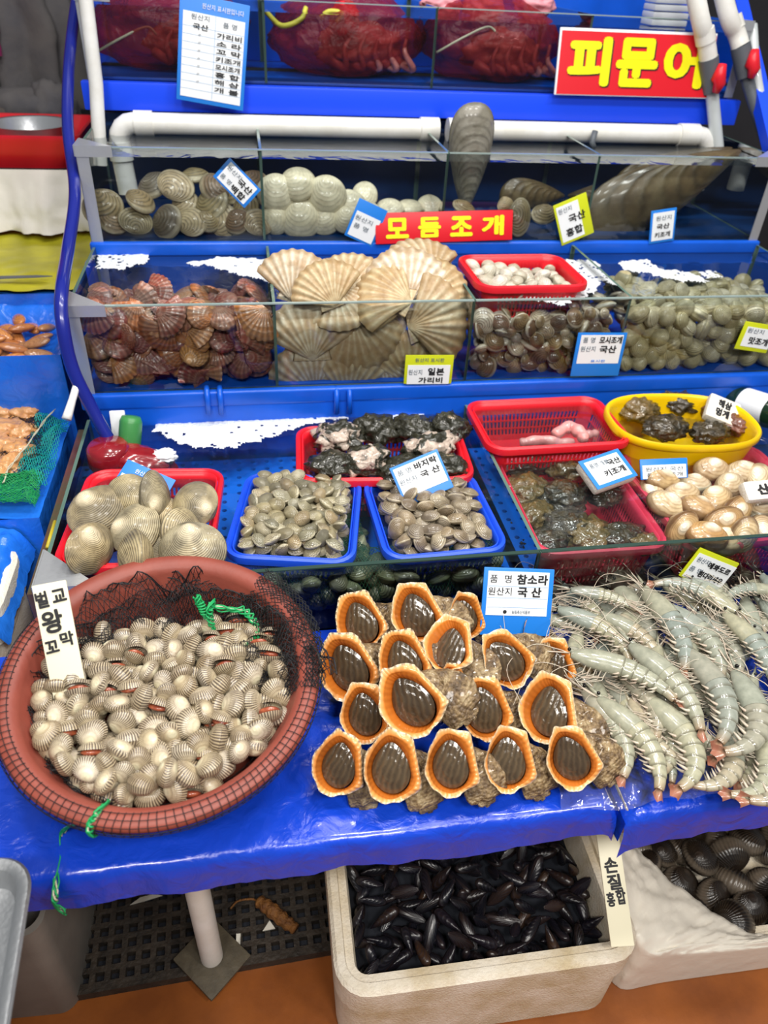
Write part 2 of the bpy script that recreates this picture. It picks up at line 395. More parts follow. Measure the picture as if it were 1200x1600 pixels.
def tank(label, yf, yb, zf, z0, z1, divs, back_top, back_mat, lip_drop, panes, brk=0.075, strip=True, side_left=True, cat='fish tank', lipm='tub_blue'):
    T = empty('display_tank', (0, 0, 0), label=label, cat=cat)
    rbox('tank_floor', ((XL + XR) / 2, (yf + yb) / 2 + 0.005, zf - 0.012), (XR - XL, yb - yf - 0.004, 0.022), M['tub_dark' if zf < 0.7 else back_mat], T)  # lowest tank's floor is coloured darker so the plate holes read as shaded
    rbox('back_panel', ((XL + XR) / 2, yb - 0.008, (zf + back_top) / 2), (XR - XL, 0.012, back_top - zf), M[back_mat], T)
    if lip_drop: rbox('front_lip', ((XL + XR) / 2, yf - 0.006, z0 - lip_drop / 2), (XR - XL + 0.02, 0.02, lip_drop), M[lipm], T, bev=0.006, seg=3)
    for a, b in panes:
        p = pane('front_pane', T, a + 0.001, b - 0.001, yf, z0, z1)
        MB().box(((a + b) / 2, yf, z1 + 0.001), (b - a - 0.004, 0.0075, 0.0024)).build('wet_top_edge', M['glass_lip_dark' if z1 < 0.8 else 'glass_lip'], p, smooth=False)
    for d in divs: side_pane('divider', T, d, yf + 0.004, yb - 0.02, z0, z1 + 0.002)
    if side_left: side_pane('side_pane', T, XL, yf + 0.004, yb - 0.02, z0, z1)
    side_pane('side_pane', T, XR, yf + 0.004, yb - 0.02, z0, z1)
    if brk:
        bracket(T, XL - 0.006, yf - 0.006, z1 + 0.005, 1, brk); bracket(T, XR + 0.006, yf - 0.006, z1 + 0.005, -1, brk)
    if strip:
        for x, s in ((XL, 1), (XR, -1)):
            mb = MB().box((x + s * 0.008, yf - 0.006, (z0 + z1) / 2), (0.024, 0.002, z1 - z0)).box((x - s * 0.005, yf + 0.008, (z0 + z1) / 2), (0.002, 0.024, z1 - z0))
            mb.build('corner_strip', M['steel'], T, smooth=False)
    return T
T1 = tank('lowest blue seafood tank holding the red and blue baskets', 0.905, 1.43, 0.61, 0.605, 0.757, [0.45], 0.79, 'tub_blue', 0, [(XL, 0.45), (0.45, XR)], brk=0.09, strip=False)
T2 = tank('second tier glass tank with scallops and clams', 1.43, 1.80, 0.81, 0.808, 0.988, [0.04, 0.447, 0.79], 0.985, 'tub_blue', 0.034, [(XL, 0.447), (0.447, XR)])
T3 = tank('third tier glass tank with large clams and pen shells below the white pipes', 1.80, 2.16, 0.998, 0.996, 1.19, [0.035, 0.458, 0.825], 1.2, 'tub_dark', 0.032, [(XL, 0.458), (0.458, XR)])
T4 = tank('top tier glass tank with the red net bags above a blue bar', 2.10, 2.5, 1.285, 1.28, 1.448, [0.063, 0.475, 0.87], 1.62, 'tub_blue', 0, [(XL, 0.475), (0.475, XR)])
rbox('front_bar', ((XL + XR) / 2, 2.085, 1.247), (XR - XL + 0.04, 0.03, 0.06), M['bar_blue'], T4, bev=0.004)
# drain spouts on the back wall of the lowest tank
for px in (325, 345, 525, 545):
    p = aty(px, 628, 1.418)
    MB().tube([(p.x, 1.425, p.z + 0.03), (p.x, 1.41, p.z + 0.028), (p.x, 1.404, p.z - 0.02)], 0.006, 8).build('drain_spout', M['tub_blue'], T1)
# perforated false floor of the left compartment
pf = MB(); nxp, nyp = 26, 17; x0p, x1p, y0p, y1p, zp, zq = XL + 0.012, 0.44, 0.92, 1.405, 0.648, 0.642
sx, sy = (x1p - x0p) / nxp, (y1p - y0p) / nyp
for j in range(nyp):
    for i in range(nxp):
        cx, cy = x0p + (i + 0.5) * sx, y0p + (j + 0.5) * sy; vs = []
        for k in range(8):
            t = PI / 4 * k; c, s = math.cos(t), math.sin(t); q = max(abs(c), abs(s)); q = 1 / q
            vs.append((cx + c * q * sx / 2, cy + s * q * sy / 2, zp))
        vs += [(cx + 0.0052 * math.cos(PI / 4 * k), cy + 0.0052 * math.sin(PI / 4 * k), zp) for k in range(8)]
        vs += [(cx + 0.0052 * math.cos(PI / 4 * k), cy + 0.0052 * math.sin(PI / 4 * k), zq) for k in range(8)]
        pf.add(vs, [(k, (k + 1) % 8, 8 + (k + 1) % 8, 8 + k) for k in range(8)] + [(8 + k, 8 + (k + 1) % 8, 16 + (k + 1) % 8, 16 + k) for k in range(8)])
me = pf.mesh('perforated_plate', False); bmx = bmesh.new(); bmx.from_mesh(me); bmesh.ops.remove_doubles(bmx, verts=bmx.verts[:], dist=2e-3 * 0.5); bmx.to_mesh(me); bmx.free()
put('perforated_plate', me, M['perf'], T1)
# rack frame
RK = empty('rack_frame', (0, 1.6, 0), label='blue steel rack carrying the stepped tanks', cat='rack')
def rk(name, c, sz, m, b=0.004): rbox(name, (c[0], c[1] - 1.6, c[2]), sz, M[m], RK, bev=b)
rk('added_dark_panel', ((XL + XR) / 2, 1.0, 0.29), (XR - XL, 0.02, 0.58), 'skirt')  # dark panel added to stand for the darkness under the table
for yy, zz in ((1.44, 0.775), (1.81, 0.962), (2.15, 1.2)):
    rk('riser', ((XL + XR) / 2, yy + 0.03, zz / 2), (XR - XL - 0.02, 0.03, zz), 'skirt')
for x in (XL - 0.02, XR + 0.025):
    p0, p1 = Vector((x, 1.86, 0.0)), Vector((x, 1.86, 1.2))
    if x > 0: MB().tube([(x + 0.015, 0.30, 1.19), (x + 0.015, 0.80, 1.61)], 0.024, 4).build('slanted_post', M['bar_blue'], RK, smooth=False)
    rk('rear_post', (x, 2.52, 0.85), (0.03, 0.03, 1.7), 'bar_blue')
    rk('front_post', (x, 1.83, 0.47), (0.03, 0.03, 0.94), 'bar_blue')
rk('top_beam', ((XL + XR) / 2, 2.53, 1.6), (XR - XL + 0.06, 0.03, 0.14), 'bar_blue')
rk('rear_board', ((XL + XR) / 2, 2.3, 1.25), (XR - XL, 0.02, 0.08), 'skirt')

# ---- water sheets
def water(name, label, y0, y1, z, x0=XL + 0.004, x1=XR - 0.004):
    mb = MB().surf(lambda u, v: (x0 + (x1 - x0) * u, y0 + (y1 - y0) * v, z), 2, 2)
    return tag(mb.build(name, M['water']), label, 'water', kind='stuff')
Z1, Z2, Z3, Z4 = 0.735, 0.968, 1.172, 1.425
water('tank_water', 'clear water filling the lowest tank around the baskets', 0.909, 1.416, Z1)
water('tank_water', 'water over the scallops and clams in the second tier tank', 1.434, 1.786, Z2)
water('tank_water', 'water under the white pipes in the third tier tank', 1.804, 2.146, Z3)
water('tank_water', 'water around the red net bags in the top tank', 2.104, 2.486, Z4)

# ---- foam patches floating on the water
def inpoly(x, y, P):
    c = False; n = len(P)
    for i in range(n):
        x1, y1 = P[i]; x2, y2 = P[i - 1]
        if (y1 > y) != (y2 > y) and x < (x2 - x1) * (y - y1) / (y2 - y1) + x1: c = not c
    return c
def foam_patch(poly, z, label, step=0.003, thr=-0.55, h=0.004):
    P = [tuple(atz(px, py, z)[:2]) for px, py in poly]
    xs = [p[0] for p in P]; ys = [p[1] for p in P]; x0, y0 = min(xs), min(ys)
    nx, ny = int((max(xs) - x0) / step) + 2, int((max(ys) - y0) / step) + 2; idx = {}; vs = []; fs = []
    def ok(i, j):
        x, y = x0 + i * step, y0 + j * step
        wx, wy = x + 0.014 * noise.noise((x * 50, y * 50, 3)), y + 0.014 * noise.noise((x * 50, y * 50, 9))
        return inpoly(wx, wy, P) and noise.noise((x * 190, y * 190, 1.7)) > thr
    good = {(i, j) for i in range(nx) for j in range(ny) if ok(i, j)}
    def vid(i, j):
        if (i, j) not in idx:
            x, y = x0 + i * step, y0 + j * step; idx[(i, j)] = len(vs)
            e = sum((i + a, j + b) in good for a in (-1, 0, 1) for b in (-1, 0, 1)) / 9
            vs.append((x, y, z + 0.0006 + h * (e - 0.55) + 0.0022 * noise.noise((x * 160, y * 160, 5))))
        return idx[(i, j)]
    for (i, j) in sorted(good):
        if (i + 1, j) in good and (i, j + 1) in good and (i + 1, j + 1) in good:
            fs.append((vid(i, j), vid(i + 1, j), vid(i + 1, j + 1), vid(i, j + 1)))
    return tag(MB().add(vs, fs).build('water_foam', M['foam']), label, 'foam', kind='stuff')
foam_patch([(242, 645), (300, 640), (345, 650), (420, 640), (535, 640), (545, 652), (470, 668), (400, 690), (350, 703), (300, 700), (265, 690), (240, 672)], Z1, 'white soapy foam floating behind the blue clam baskets', thr=-0.62)
foam_patch([(165, 630), (240, 632), (240, 642), (170, 645)], Z1, 'thin strip of foam by the blue hose')
foam_patch([(555, 635), (640, 628), (720, 622), (722, 632), (660, 650), (615, 660), (565, 650)], Z1, 'white foam behind the basket of black shells', thr=-0.62)
foam_patch([(150, 398), (235, 396), (232, 412), (185, 422), (150, 420)], Z2, 'foam in the back left corner above the red scallops')
foam_patch([(285, 412), (340, 402), (432, 405), (432, 470), (418, 440), (380, 432), (330, 418)], Z2, 'foam floating over the right side of the red scallops', thr=-0.62)
foam_patch([(880, 405), (930, 408), (942, 440), (925, 463), (880, 478), (815, 468), (740, 460), (880, 460)], Z2, 'foam spilling around the red basket in the second tank')
foam_patch([(965, 408), (1010, 405), (1030, 420), (1075, 425), (1110, 442), (1060, 440), (1010, 428), (975, 424)], Z2, 'foam streak over the pale round clams')
foam_patch([(1090, 425), (1115, 422), (1130, 434), (1105, 438)], Z2, 'small round foam patch at the right of the second tank')
foam_patch([(970, 690), (1000, 684), (1020, 706), (980, 714)], Z1, 'bubbly foam between the pink worm basket and the yellow tub', thr=-0.1)

# ================================================================== FRONT TABLES
M['cream_board'] = mat('cream_board', '#ded2b6', 0.7, var=0.2, scale=12)
def table(label, x0, x1, yf, yb, zt, zbot, seed):
    T = empty('display_table', ((x0 + x1) / 2, (yf + yb) / 2, 0), label=label, cat='table'); ox, oy = T.location.x, T.location.y
    prof = [(yb, zt)] + [(yb + (yf + 0.03 - yb) * k / 34, zt) for k in range(1, 35)]
    r = 0.016
    prof += [(yf + r - r * math.sin(t), zt - r + r * math.cos(t)) for t in (0.3, 0.6, 0.9, 1.2, 1.5)]
    nz = 7; prof += [(yf - 0.002, zt - r - (zt - r - zbot) * k / nz) for k in range(1, nz + 1)]
    n = len(prof) - 1; nxx = int((x1 - x0) / 0.009)
    def fn(u, v):
        k = min(int(v * n + 0.5), n); y, z = prof[k]; x = x0 + (x1 - x0) * u
        e = min(u, 1 - u) * (x1 - x0)
        w = 0.0022 * fbm(x, y, seed, 12) + 0.0010 * abs(fbm(x, y, seed + 5, 42))
        if k > 35:
            d = (k - 35) / (n - 35); y -= 0.006 * d * (1 + fbm(x, seed, 0, 9)) + w * 0.8; z += 0.009 * d * d * fbm(x, 2.0 + seed, 0, 6)
        else:
            z += w * min(1, max(0.25, (k / 4))) - 0.0015
        if e < 0.02: z -= (0.02 - e) ** 2 * 55
        return (x - ox, y - oy, z)
    MB().surf(fn, nxx, n).build('tarpaulin', M['tarp'], T)
    rbox('board', (0, 0.004, (zt - 0.004 + zbot - 0.004) / 2 - 0.002), (x1 - x0 - 0.012, yb - yf - 0.016, zt - zbot - 0.006), M['cream_board'], T, bev=0.004)
    sw = MB()
    for xe, s in ((x0, -1), (x1, 1)):
        mb = MB().surf(lambda u, v: (xe + s * 0.0005 * v - ox, yf + (yb - yf) * u - oy, zt - 0.02 - (zt - 0.02 - zbot) * v + 0.004 * v * fbm(u * 3, seed, 1, 3)), 24, 4)
        mb.build('tarpaulin_side', M['tarp'], T)
    return T
ZT = 0.62
TA = table('blue tarpaulin covered table carrying the tub of cockles and the whelks', -0.75, 0.462, 0.519, 0.9, ZT, 0.562, 1.0)
TB = table('blue tarpaulin covered table piled with shrimp', 0.468, 1.25, 0.505, 0.9, ZT - 0.004, 0.55, 8.0)
# ---- pole under the table
PO = empty('table_leg', atz(331, 1494, 0.034), label='white round pipe leg on a square plate under the table', cat='table leg')
MB().tube([(0, 0, 0.0), (-0.004, 0.003, 0.524)], 0.0205, 24).build('pipe', M['pvc'], PO, sharp=40)
M['plate'] = mat('worn_steel_plate', '#5a5140', 0.6, var=0.35, scale=40, bump=0.2)
rbox('base_plate', (0, 0, -0.008), (0.098, 0.105, 0.008), M['plate'], PO, bev=0.002, rot=(R_(4), 0, R_(43)))
rbox('tape_band', (0, 0, 0.008), (0.03, 0.03, 0.006), M['rail_blue'], PO, bev=0.008)

# ================================================================== PIPES AND HOSE
hp = [aty(135, -60, 2.24), aty(120, 0, 2.2), aty(108, 100, 2.06), aty(106, 200, 1.93), aty(117, 300, 1.76), aty(106, 390, 1.60), aty(97, 450, 1.44), aty(97, 500, 1.385), aty(112, 572, 1.365), aty(142, 635, 1.35), aty(172, 690, 1.33)]
ho = MB().tube(spline(hp, 90), 0.0125, 14).build('water_hose', M['rail_blue']); tag(ho, 'thick navy vinyl hose running down the left side of the rack', 'hose')
def pipe(name, label, pts, r, n=20, fit=(), m='pvc', cat='pipe'):
    P = empty(name, pts[0], label=label, cat=cat); o = Vector(pts[0])
    MB().tube([Vector(p) - o for p in pts], r, n).build('pipe_run', M[m], P, sharp=40)
    for a, b, rr in fit: MB().tube([Vector(a) - o, Vector(b) - o], rr, n).build('fitting', M[m], P, sharp=40)
    return P
yp, zp_ = 2.045, 1.196
e0 = aty(190, 190, yp)
bend = [Vector((e0.x - 0.006, yp - 0.012, 1.04)), Vector((e0.x - 0.012, yp - 0.004, 1.13))] + [Vector((e0.x - 0.012 + 0.04 * (1 - math.cos(t)), yp, 1.156 + 0.04 * math.sin(t))) for t in (0.0, 0.4, 0.8, 1.2, PI / 2)]
pR = aty(683, 205, yp).x; pL2 = aty(700, 205, yp).x; pE = aty(1112, 213, yp).x
pts = bend + [Vector((pR, yp, 1.196))]
P1 = pipe('water_pipe', 'white water pipe with an elbow over the left half of the third tank', pts, 0.0235, fit=[((e0.x + 0.03, yp, 1.196), (e0.x + 0.072, yp, 1.196), 0.0275), ((e0.x - 0.0125, yp - 0.003, 1.155), (e0.x - 0.011, yp - 0.005, 1.115), 0.0275), ((pR - 0.045, yp, 1.196), (pR + 0.002, yp, 1.196), 0.0275)])
endb = [Vector((pL2, yp, 1.196)), Vector((pE - 0.045, yp, 1.196))] + [Vector((pE - 0.045 + 0.04 * math.sin(t), yp, 1.196 - 0.04 * (1 - math.cos(t)))) for t in (0.4, 0.8, 1.2, PI / 2)] + [Vector((pE - 0.005, yp, 1.06))]
P2 = pipe('water_pipe', 'white water pipe with a rounded end over the right half of the third tank', endb, 0.0235, fit=[((pL2 - 0.002, yp, 1.196), (pL2 + 0.04, yp, 1.196), 0.0275), ((pE - 0.1, yp, 1.196), (pE - 0.045, yp, 1.196), 0.0275)])
P3 = pipe('drain_pipe', 'slim white upright pipe at the left end of the rack', [aty(128, -60, 2.035), aty(134, 0, 2.03), aty(150, 130, 2.02), aty(157, 258, 2.0)], 0.0155)
def valve_pipe(label, pts, vi, hx, tail_m):
    P = empty('valve_pipe', pts[0], label=label, cat='pipe'); o = Vector(pts[0]); q = [Vector(p) - o for p in pts]
    MB().tube(spline(q[:vi + 1], 24), 0.022, 18).build('pipe_run', M['pvc'], P, sharp=40)
    MB().tube([q[vi] + (q[vi - 1] - q[vi]) * 0.05, q[vi] + (q[vi + 1] - q[vi])], 0.0245, 18).build('valve_body', M['rubber_grey'], P, sharp=40)
    MB().tube([q[vi] + (q[vi - 1] - q[vi]).normalized() * 0.07, q[vi] + (q[vi - 1] - q[vi]).normalized() * 0.04], 0.0245, 18).build('collar', M['pvc'], P, sharp=40)
    MB().tube(spline(q[vi + 1:], 16) if len(q) - vi - 1 > 1 else q[vi + 1:], 0.0165, 16).build('tail_pipe', M[tail_m], P, sharp=40)
    c = (q[vi] * 0.45 + q[vi + 1] * 0.55) + Vector((0.006, -0.03, 0)); d = (q[vi] - q[vi + 1]).normalized()
    h = MB(); h.tube([c - d * 0.035 + Vector((-0.012, 0, 0)), c - d * 0.012 + Vector((0, -0.004, 0)), c, c + d * 0.012 + Vector((0.004, -0.004, 0)), c + d * 0.035 + Vector((0.016, 0, 0))], [0.009, 0.015, 0.018, 0.015, 0.010], 10)
    h.build('valve_handle', M['red_plastic'], P)
    return P
M['clear_hose'] = mat('milky_hose', '#c9cfd0', 0.25, coat=0.4)
valve_pipe('white pipe with a red valve handle beside the octopus sign', [aty(1058, -160, 2.12), aty(1090, 10, 2.05), aty(1102, 60, 2.05), aty(1107, 92, 2.05), aty(1112, 142, 2.05), aty(1121, 232, 2.03)], 3, 0, 'clear_hose')
valve_pipe('white pipe with a red valve handle at the far right of the rack', [aty(1098, -160, 2.12), aty(1134, 10, 2.07), aty(1150, 50, 2.07), aty(1157, 72, 2.06), aty(1166, 118, 2.05), aty(1182, 170, 2.02), aty(1200, 225, 2.0)], 3, 0, 'rubber_grey')
hs = MB().tube(spline([aty(1176, 40, 2.12), aty(1180, 100, 2.06), aty(1188, 150, 2.02), aty(1206, 215, 1.98)], 20), 0.012, 12).build('side_hose', M['clear_hose']); tag(hs, 'pale hose hanging at the right edge of the rack', 'hose')
# ================================================================== SHELL MESHES
def superell(t, a, b, e=2.0, skew=0.0):
    c, s = math.cos(t), math.sin(t)
    x = a * math.copysign(abs(c) ** (2 / e), c); y = b * math.copysign(abs(s) ** (2 / e), s)
    return x + skew * (b + y) * 0.5, y
def valve_grid(L, Hh, B, U=(0.0, 0.82), e=2.1, skew=0.0, ribs=0, amp=0.0, rings=0, ramp_=0.0, nt=40, nv=9, pw=0.55, beak=0.18, kind='oval', sharp=1.0):
    """one valve of a bivalve as rings of growth around its beak; returns list of rings of (x,y,z,u,v)"""
    a, b = L / 2, Hh / 2; ux, uy = U[0] * a, U[1] * b; rows = []
    for j in range(1, nv + 1):
        v = (j / nv) ** 0.8; row = []
        for i in range(nt):
            if kind == 'fan':
                ph = (i / nt - 0.5) * 2 * R_(176) / 2 * 1.0          # -88..88 from straight down
                fa = abs(ph); lim = R_(62)
                R = Hh * (1.0 - 0.10 * (fa / lim) ** 2) if fa < lim else 0
                if fa < lim: mx, my = math.sin(ph) * R * 0.98, -math.cos(ph) * R
                else:
                    w = (fa - lim) / (R_(88) - lim); ew = L * 0.30; ed = Hh * 0.20
                    mx0, my0 = math.sin(lim) * Hh * 0.90 * 0.98, -math.cos(lim) * Hh * 0.90
                    if w < 0.35:
                        q = w / 0.35; mx = mx0 + (ew * 0.86 - mx0) * q; my = my0 + (-ed - my0) * q
                    else:
                        q = (w - 0.35) / 0.65; mx = ew * (0.86 + 0.14 * q); my = -ed * (1 - q)
                    mx = math.copysign(mx, ph)
                uy = Hh * 0.5; ux = 0
                x = mx * v; y = uy + my * v
                fall = max(0.0, 1 - (fa / R_(70)) ** 4)
                z = B * 1.9 * (v ** 0.55) * max(0.0, 1 - v * v) ** 0.75 * fall + 0.0006 * (v < 0.999)
                if ribs and fa < lim: z += amp * (v ** 1.2) * (0.5 + 0.5 * math.cos(ph / lim * PI * ribs)) * (1 if v < 0.999 else 0.6)
                if ribs and fa < lim and v > 0.97: x *= 1 + 0.012 * math.cos(ph / lim * PI * ribs); y = uy + my * v * (1 + 0.012 * math.cos(ph / lim * PI * ribs))
                row.append((x, y, z, i / nt, v)); continue
            t = PI / 2 + 2 * PI * i / nt
            mx, my = superell(t, a, b, e, skew)
            if kind == 'pen':
                w = 0.5 + 0.5 * (-my / b); mx *= (0.16 + 0.84 * w ** 0.8)
            x = ux + (mx - ux) * v; y = uy + (my - uy) * v
            # dome height by distance to the outline from its middle
            lo, hi = 0.0, 1.0
            if kind == 'pen':
                wy = 0.5 + 0.5 * (-y / b); aw = a * (0.16 + 0.84 * max(0, wy) ** 0.8); rho = math.hypot(x / max(aw, 1e-6), y / b)
            else:
                rho = ((abs((x - skew * (b + y) * 0.5) / a)) ** e + (abs(y / b)) ** e) ** (1 / e)
            rho = min(1.0, rho)
            z = B * (1 - rho ** 2) ** pw if v < 0.999 else 0.0
            d2 = ((x - ux) ** 2 + (y - uy) ** 2) / (0.35 * b) ** 2
            if v < 0.999: z += B * beak * math.exp(-d2)
            if ribs:
                rb = 0.5 + 0.5 * math.cos(ribs * 2 * PI * i / nt); z += amp * rb * v ** 1.3 * (1.0 if v < 0.999 else 0.0)
                if v > 0.9: x *= 1 + 0.02 * (rb - 0.5); y *= 1 + 0.02 * (rb - 0.5)
            if rings and v < 0.999: z += ramp_ * (0.5 + 0.5 * math.cos(rings * 2 * PI * v)) * (1 - rho ** 6)
            row.append((x, y, z, i / nt, v))
        rows.append(row)
    top = (ux, uy, B * (beak + (1 - min(1, (uy / b)) ** 2) ** pw) if kind != 'fan' else 0.0006, 0.5, 0.0)
    return top, rows
def valve_mb(mb, top, rows, sgn=1, mi=0, wrap=True):
    nt = len(rows[0]); k = len(mb.v)
    vs = [(top[0], top[1], sgn * top[2])] + [(p[0], p[1], sgn * p[2]) for r in rows for p in r]; fs = []; uvs = []
    for i in range(nt if wrap else nt - 1):
        i2 = (i + 1) % nt; u1, u2 = i / nt, (i + 1) / nt
        f = (0, 1 + i, 1 + i2); fs.append(f if sgn > 0 else f[::-1]); q = [((u1 + u2) / 2, 0), (u1, rows[0][i][4]), (u2, rows[0][i][4])]; uvs.append(q if sgn > 0 else q[::-1])
        for j in range(len(rows) - 1):
            a, b = 1 + j * nt, 1 + (j + 1) * nt
            f = (a + i, b + i, b + i2, a + i2); q = [(u1, rows[j][i][4]), (u1, rows[j + 1][i][4]), (u2, rows[j + 1][i][4]), (u2, rows[j][i][4])]
            fs.append(f if sgn > 0 else f[::-1]); uvs.append(q if sgn > 0 else q[::-1])
    mb.add(vs, fs, mi, uvs); return mb
def weld(me, d=1e-5):
    bm = bmesh.new(); bm.from_mesh(me); bmesh.ops.remove_doubles(bm, verts=bm.verts[:], dist=d); bm.to_mesh(me); bm.free()
    me.polygons.foreach_set('use_smooth', [True] * len(me.polygons)); return me
def closed_shell(name, m, **k):
    top, rows = valve_grid(**k); mb = MB(); wrap = k.get('kind') != 'fan'
    valve_mb(mb, top, rows, 1, 0, wrap); valve_mb(mb, top, rows, -1, 0, wrap)
    me = weld(mb.mesh(name)); me.materials.append(m); return me
def single_valve(name, m, **k):
    top, rows = valve_grid(**k); mb = MB(); valve_mb(mb, top, rows, 1, 0, k.get('kind') != 'fan'); me = mb.mesh(name); me.materials.append(m); return me

# ================================================================== PACKING
class Pile:
    def __init__(s, seed=1): s.p = []; s.rng = random.Random(seed)
    def drop(s, n, sample, r, zfloor, zmax, sep=0.86, flat=0.6, K=14, high=False):
        out = []
        for _ in range(n * 3):
            if len(out) >= n: break
            best = None; rr = r * s.rng.uniform(0.86, 1.14)
            for _k in range(K):
                x, y = sample(s.rng); z = zfloor(x, y) + rr * flat
                for (px, py, pz, pr) in s.p:
                    D = sep * (rr + pr); d2 = (px - x) ** 2 + (py - y) ** 2
                    if d2 < D * D: z = max(z, pz + math.sqrt(D * D - d2) * flat)
                if z <= zmax(x, y) and (best is None or z < best[2]): best = (x, y, z, rr)
            if best is None: continue
            s.p.append(best); out.append(best)
        return out
def shell_rot(rg, tilt=25, lean=None):
    """random yaw, then tilt; lean=(deg, axis yaw) turns the flat side towards -Y"""
    m = Euler((R_(rg.gauss(0, tilt)), R_(rg.gauss(0, tilt)), 0)).to_matrix() @ Euler((0, 0, rg.uniform(0, 2 * PI))).to_matrix()
    if rg.random() < 0.5: m = m @ Euler((PI, 0, 0)).to_matrix()
    if lean: m = Euler((R_(lean), 0, 0)).to_matrix() @ m
    return m
def scatter(name, meshes, pts, rg, label, cat, group, tilt=25, lean=None, r0=None, labels=None):
    outs = []
    for i, (x, y, z, r) in enumerate(pts):
        k = rg.randrange(len(meshes)); o = bpy.data.objects.new(name, meshes[k]); COL.objects.link(o)
        L = lean(x, y, z, rg) if callable(lean) else lean
        s = r / r0 if r0 else 1.0
        o.matrix_world = Matrix.Translation((x, y, z)) @ shell_rot(rg, tilt, L).to_4x4() @ Matrix.Scale(s, 4)
        tag(o, labels[k] if labels else label, cat, group); outs.append(o)
    return outs

# ================================================================== BASKETS
def rrect(w, d, r, n=6, sides=6):
    """perimeter points of a rounded rectangle with outward normals, evenly laid along straight sides"""
    P = []
    for (cx, cy, t0, ex, ey) in ((w / 2 - r, d / 2 - r, 0, -1, 0), (-w / 2 + r, d / 2 - r, PI / 2, 0, -1), (-w / 2 + r, -d / 2 + r, PI, 1, 0), (w / 2 - r, -d / 2 + r, 3 * PI / 2, 0, 1)):
        for k in range(n + 1):
            t = t0 + PI / 2 * k / n; P.append((cx + r * math.cos(t), cy + r * math.sin(t), math.cos(t), math.sin(t)))
        Ls = (w - 2 * r) if ex else (d - 2 * r)
        lx, ly = P[-1][0], P[-1][1]; ns = max(2, int(Ls / 0.0045))
        for k in range(1, ns): P.append((lx + ex * Ls * k / ns, ly + ey * Ls * k / ns, P[-1][2] if k > 1 else math.cos(t0 + PI / 2), math.sin(t0 + PI / 2)))
    return P
def basket_mesh(w, d, h, r=0.03, taper=0.88, slits=True, rim=0.012):
    P = rrect(w, d, r); n = len(P); body = MB(); rows = []
    zs = [0, 0.06, 0.16, 0.30, 0.34, 0.50, 0.54, 0.70, 0.86, 1.0]
    for q in zs:
        k = taper + (1 - taper) * q; rows.append([(x * k, y * k, q * h) for x, y, _, _ in P])
    vs = [p for rw in rows for p in rw]; fs = []
    for j in range(len(zs) - 1):
        band = zs[j] in (0.16, 0.34, 0.54)
        for i in range(n):
            nx, ny = P[i][2], P[i][3]
            if slits and band and i % 2 == 0 and max(abs(nx), abs(ny)) > 0.995: continue
            i2 = (i + 1) % n; fs.append((j * n + i, j * n + i2, (j + 1) * n + i2, (j + 1) * n + i))
    fs.append(tuple(range(n))[::-1])
    body.add(vs, fs); bme = body.mesh('basket_body', True, 35)
    rm = MB(); prof = [(0, -0.006), (0.002, 0.0), (rim * 0.45, 0.003), (rim * 0.9, 0.001), (rim, -0.004), (rim * 0.95, -0.012), (rim * 0.8, -0.012), (rim * 0.8, -0.004), (0.002, -0.006)]
    rm.surf(lambda u, v: None, 1, 0) if False else None
    vs = []; m = len(prof)
    for (o_, z) in prof:
        for x, y, nx, ny in P: vs.append((x + nx * o_, y + ny * o_, h + z))
    fs = [(j * n + i, j * n + (i + 1) % n, ((j + 1) % m) * n + (i + 1) % n, ((j + 1) % m) * n + i) for j in range(m) for i in range(n)]
    rm.add(vs, fs); rme = rm.mesh('basket_rim', True, 50)
    return bme, rme
def basket(corners, z, h, m, label, group=None, r=0.028, taper=0.88, slits=True, rim=0.012, name='basket', tilt=0.0):
    """corners: TL,TR,BR,BL pixels of the rim; z rim height"""
    c = [atz(px, py, z) for px, py in corners]
    ctr = (c[0] + c[1] + c[2] + c[3]) / 4; xa = ((c[1] - c[0]) + (c[2] - c[3])); ang = math.atan2(xa.y, xa.x)
    w = ((c[1] - c[0]).length + (c[2] - c[3]).length) / 2 - 2 * rim; d = ((c[0] - c[3]).length + (c[1] - c[2]).length) / 2 - 2 * rim
    front = ctr.y - d / 2 - rim
    if 0.8 < front < 0.920: d -= 0.920 - front; ctr.y += (0.920 - front) / 2
    if ctr.y + d / 2 + rim > 1.408 and z < 0.8: e_ = ctr.y + d / 2 + rim - 1.408; d -= e_; ctr.y -= e_ / 2
    B = empty(name, (ctr.x, ctr.y, z - h), (tilt, 0, ang), label, 'basket', group)
    bm_, rm_ = basket_mesh(w, d, h, r, taper, slits, rim)
    o = put('basket_body', bm_, m, B); sm = o.modifiers.new('wall', 'SOLIDIFY'); sm.thickness = 0.0022; sm.offset = -1
    put('basket_rim', rm_, m, B)
    B['w'] = w; B['d'] = d
    return B, w, d, ang
def local_sampler(B, w, d, ang, m=0.0, taper=0.9):
    cx, cy = B.location.x, B.location.y; ca, sa = math.cos(ang), math.sin(ang)
    def f(rg):
        x = rg.uniform(-w / 2 * taper + m, w / 2 * taper - m); y = rg.uniform(-d / 2 * taper + m, d / 2 * taper - m)
        return cx + ca * x - sa * y, cy + sa * x + ca * y
    return f
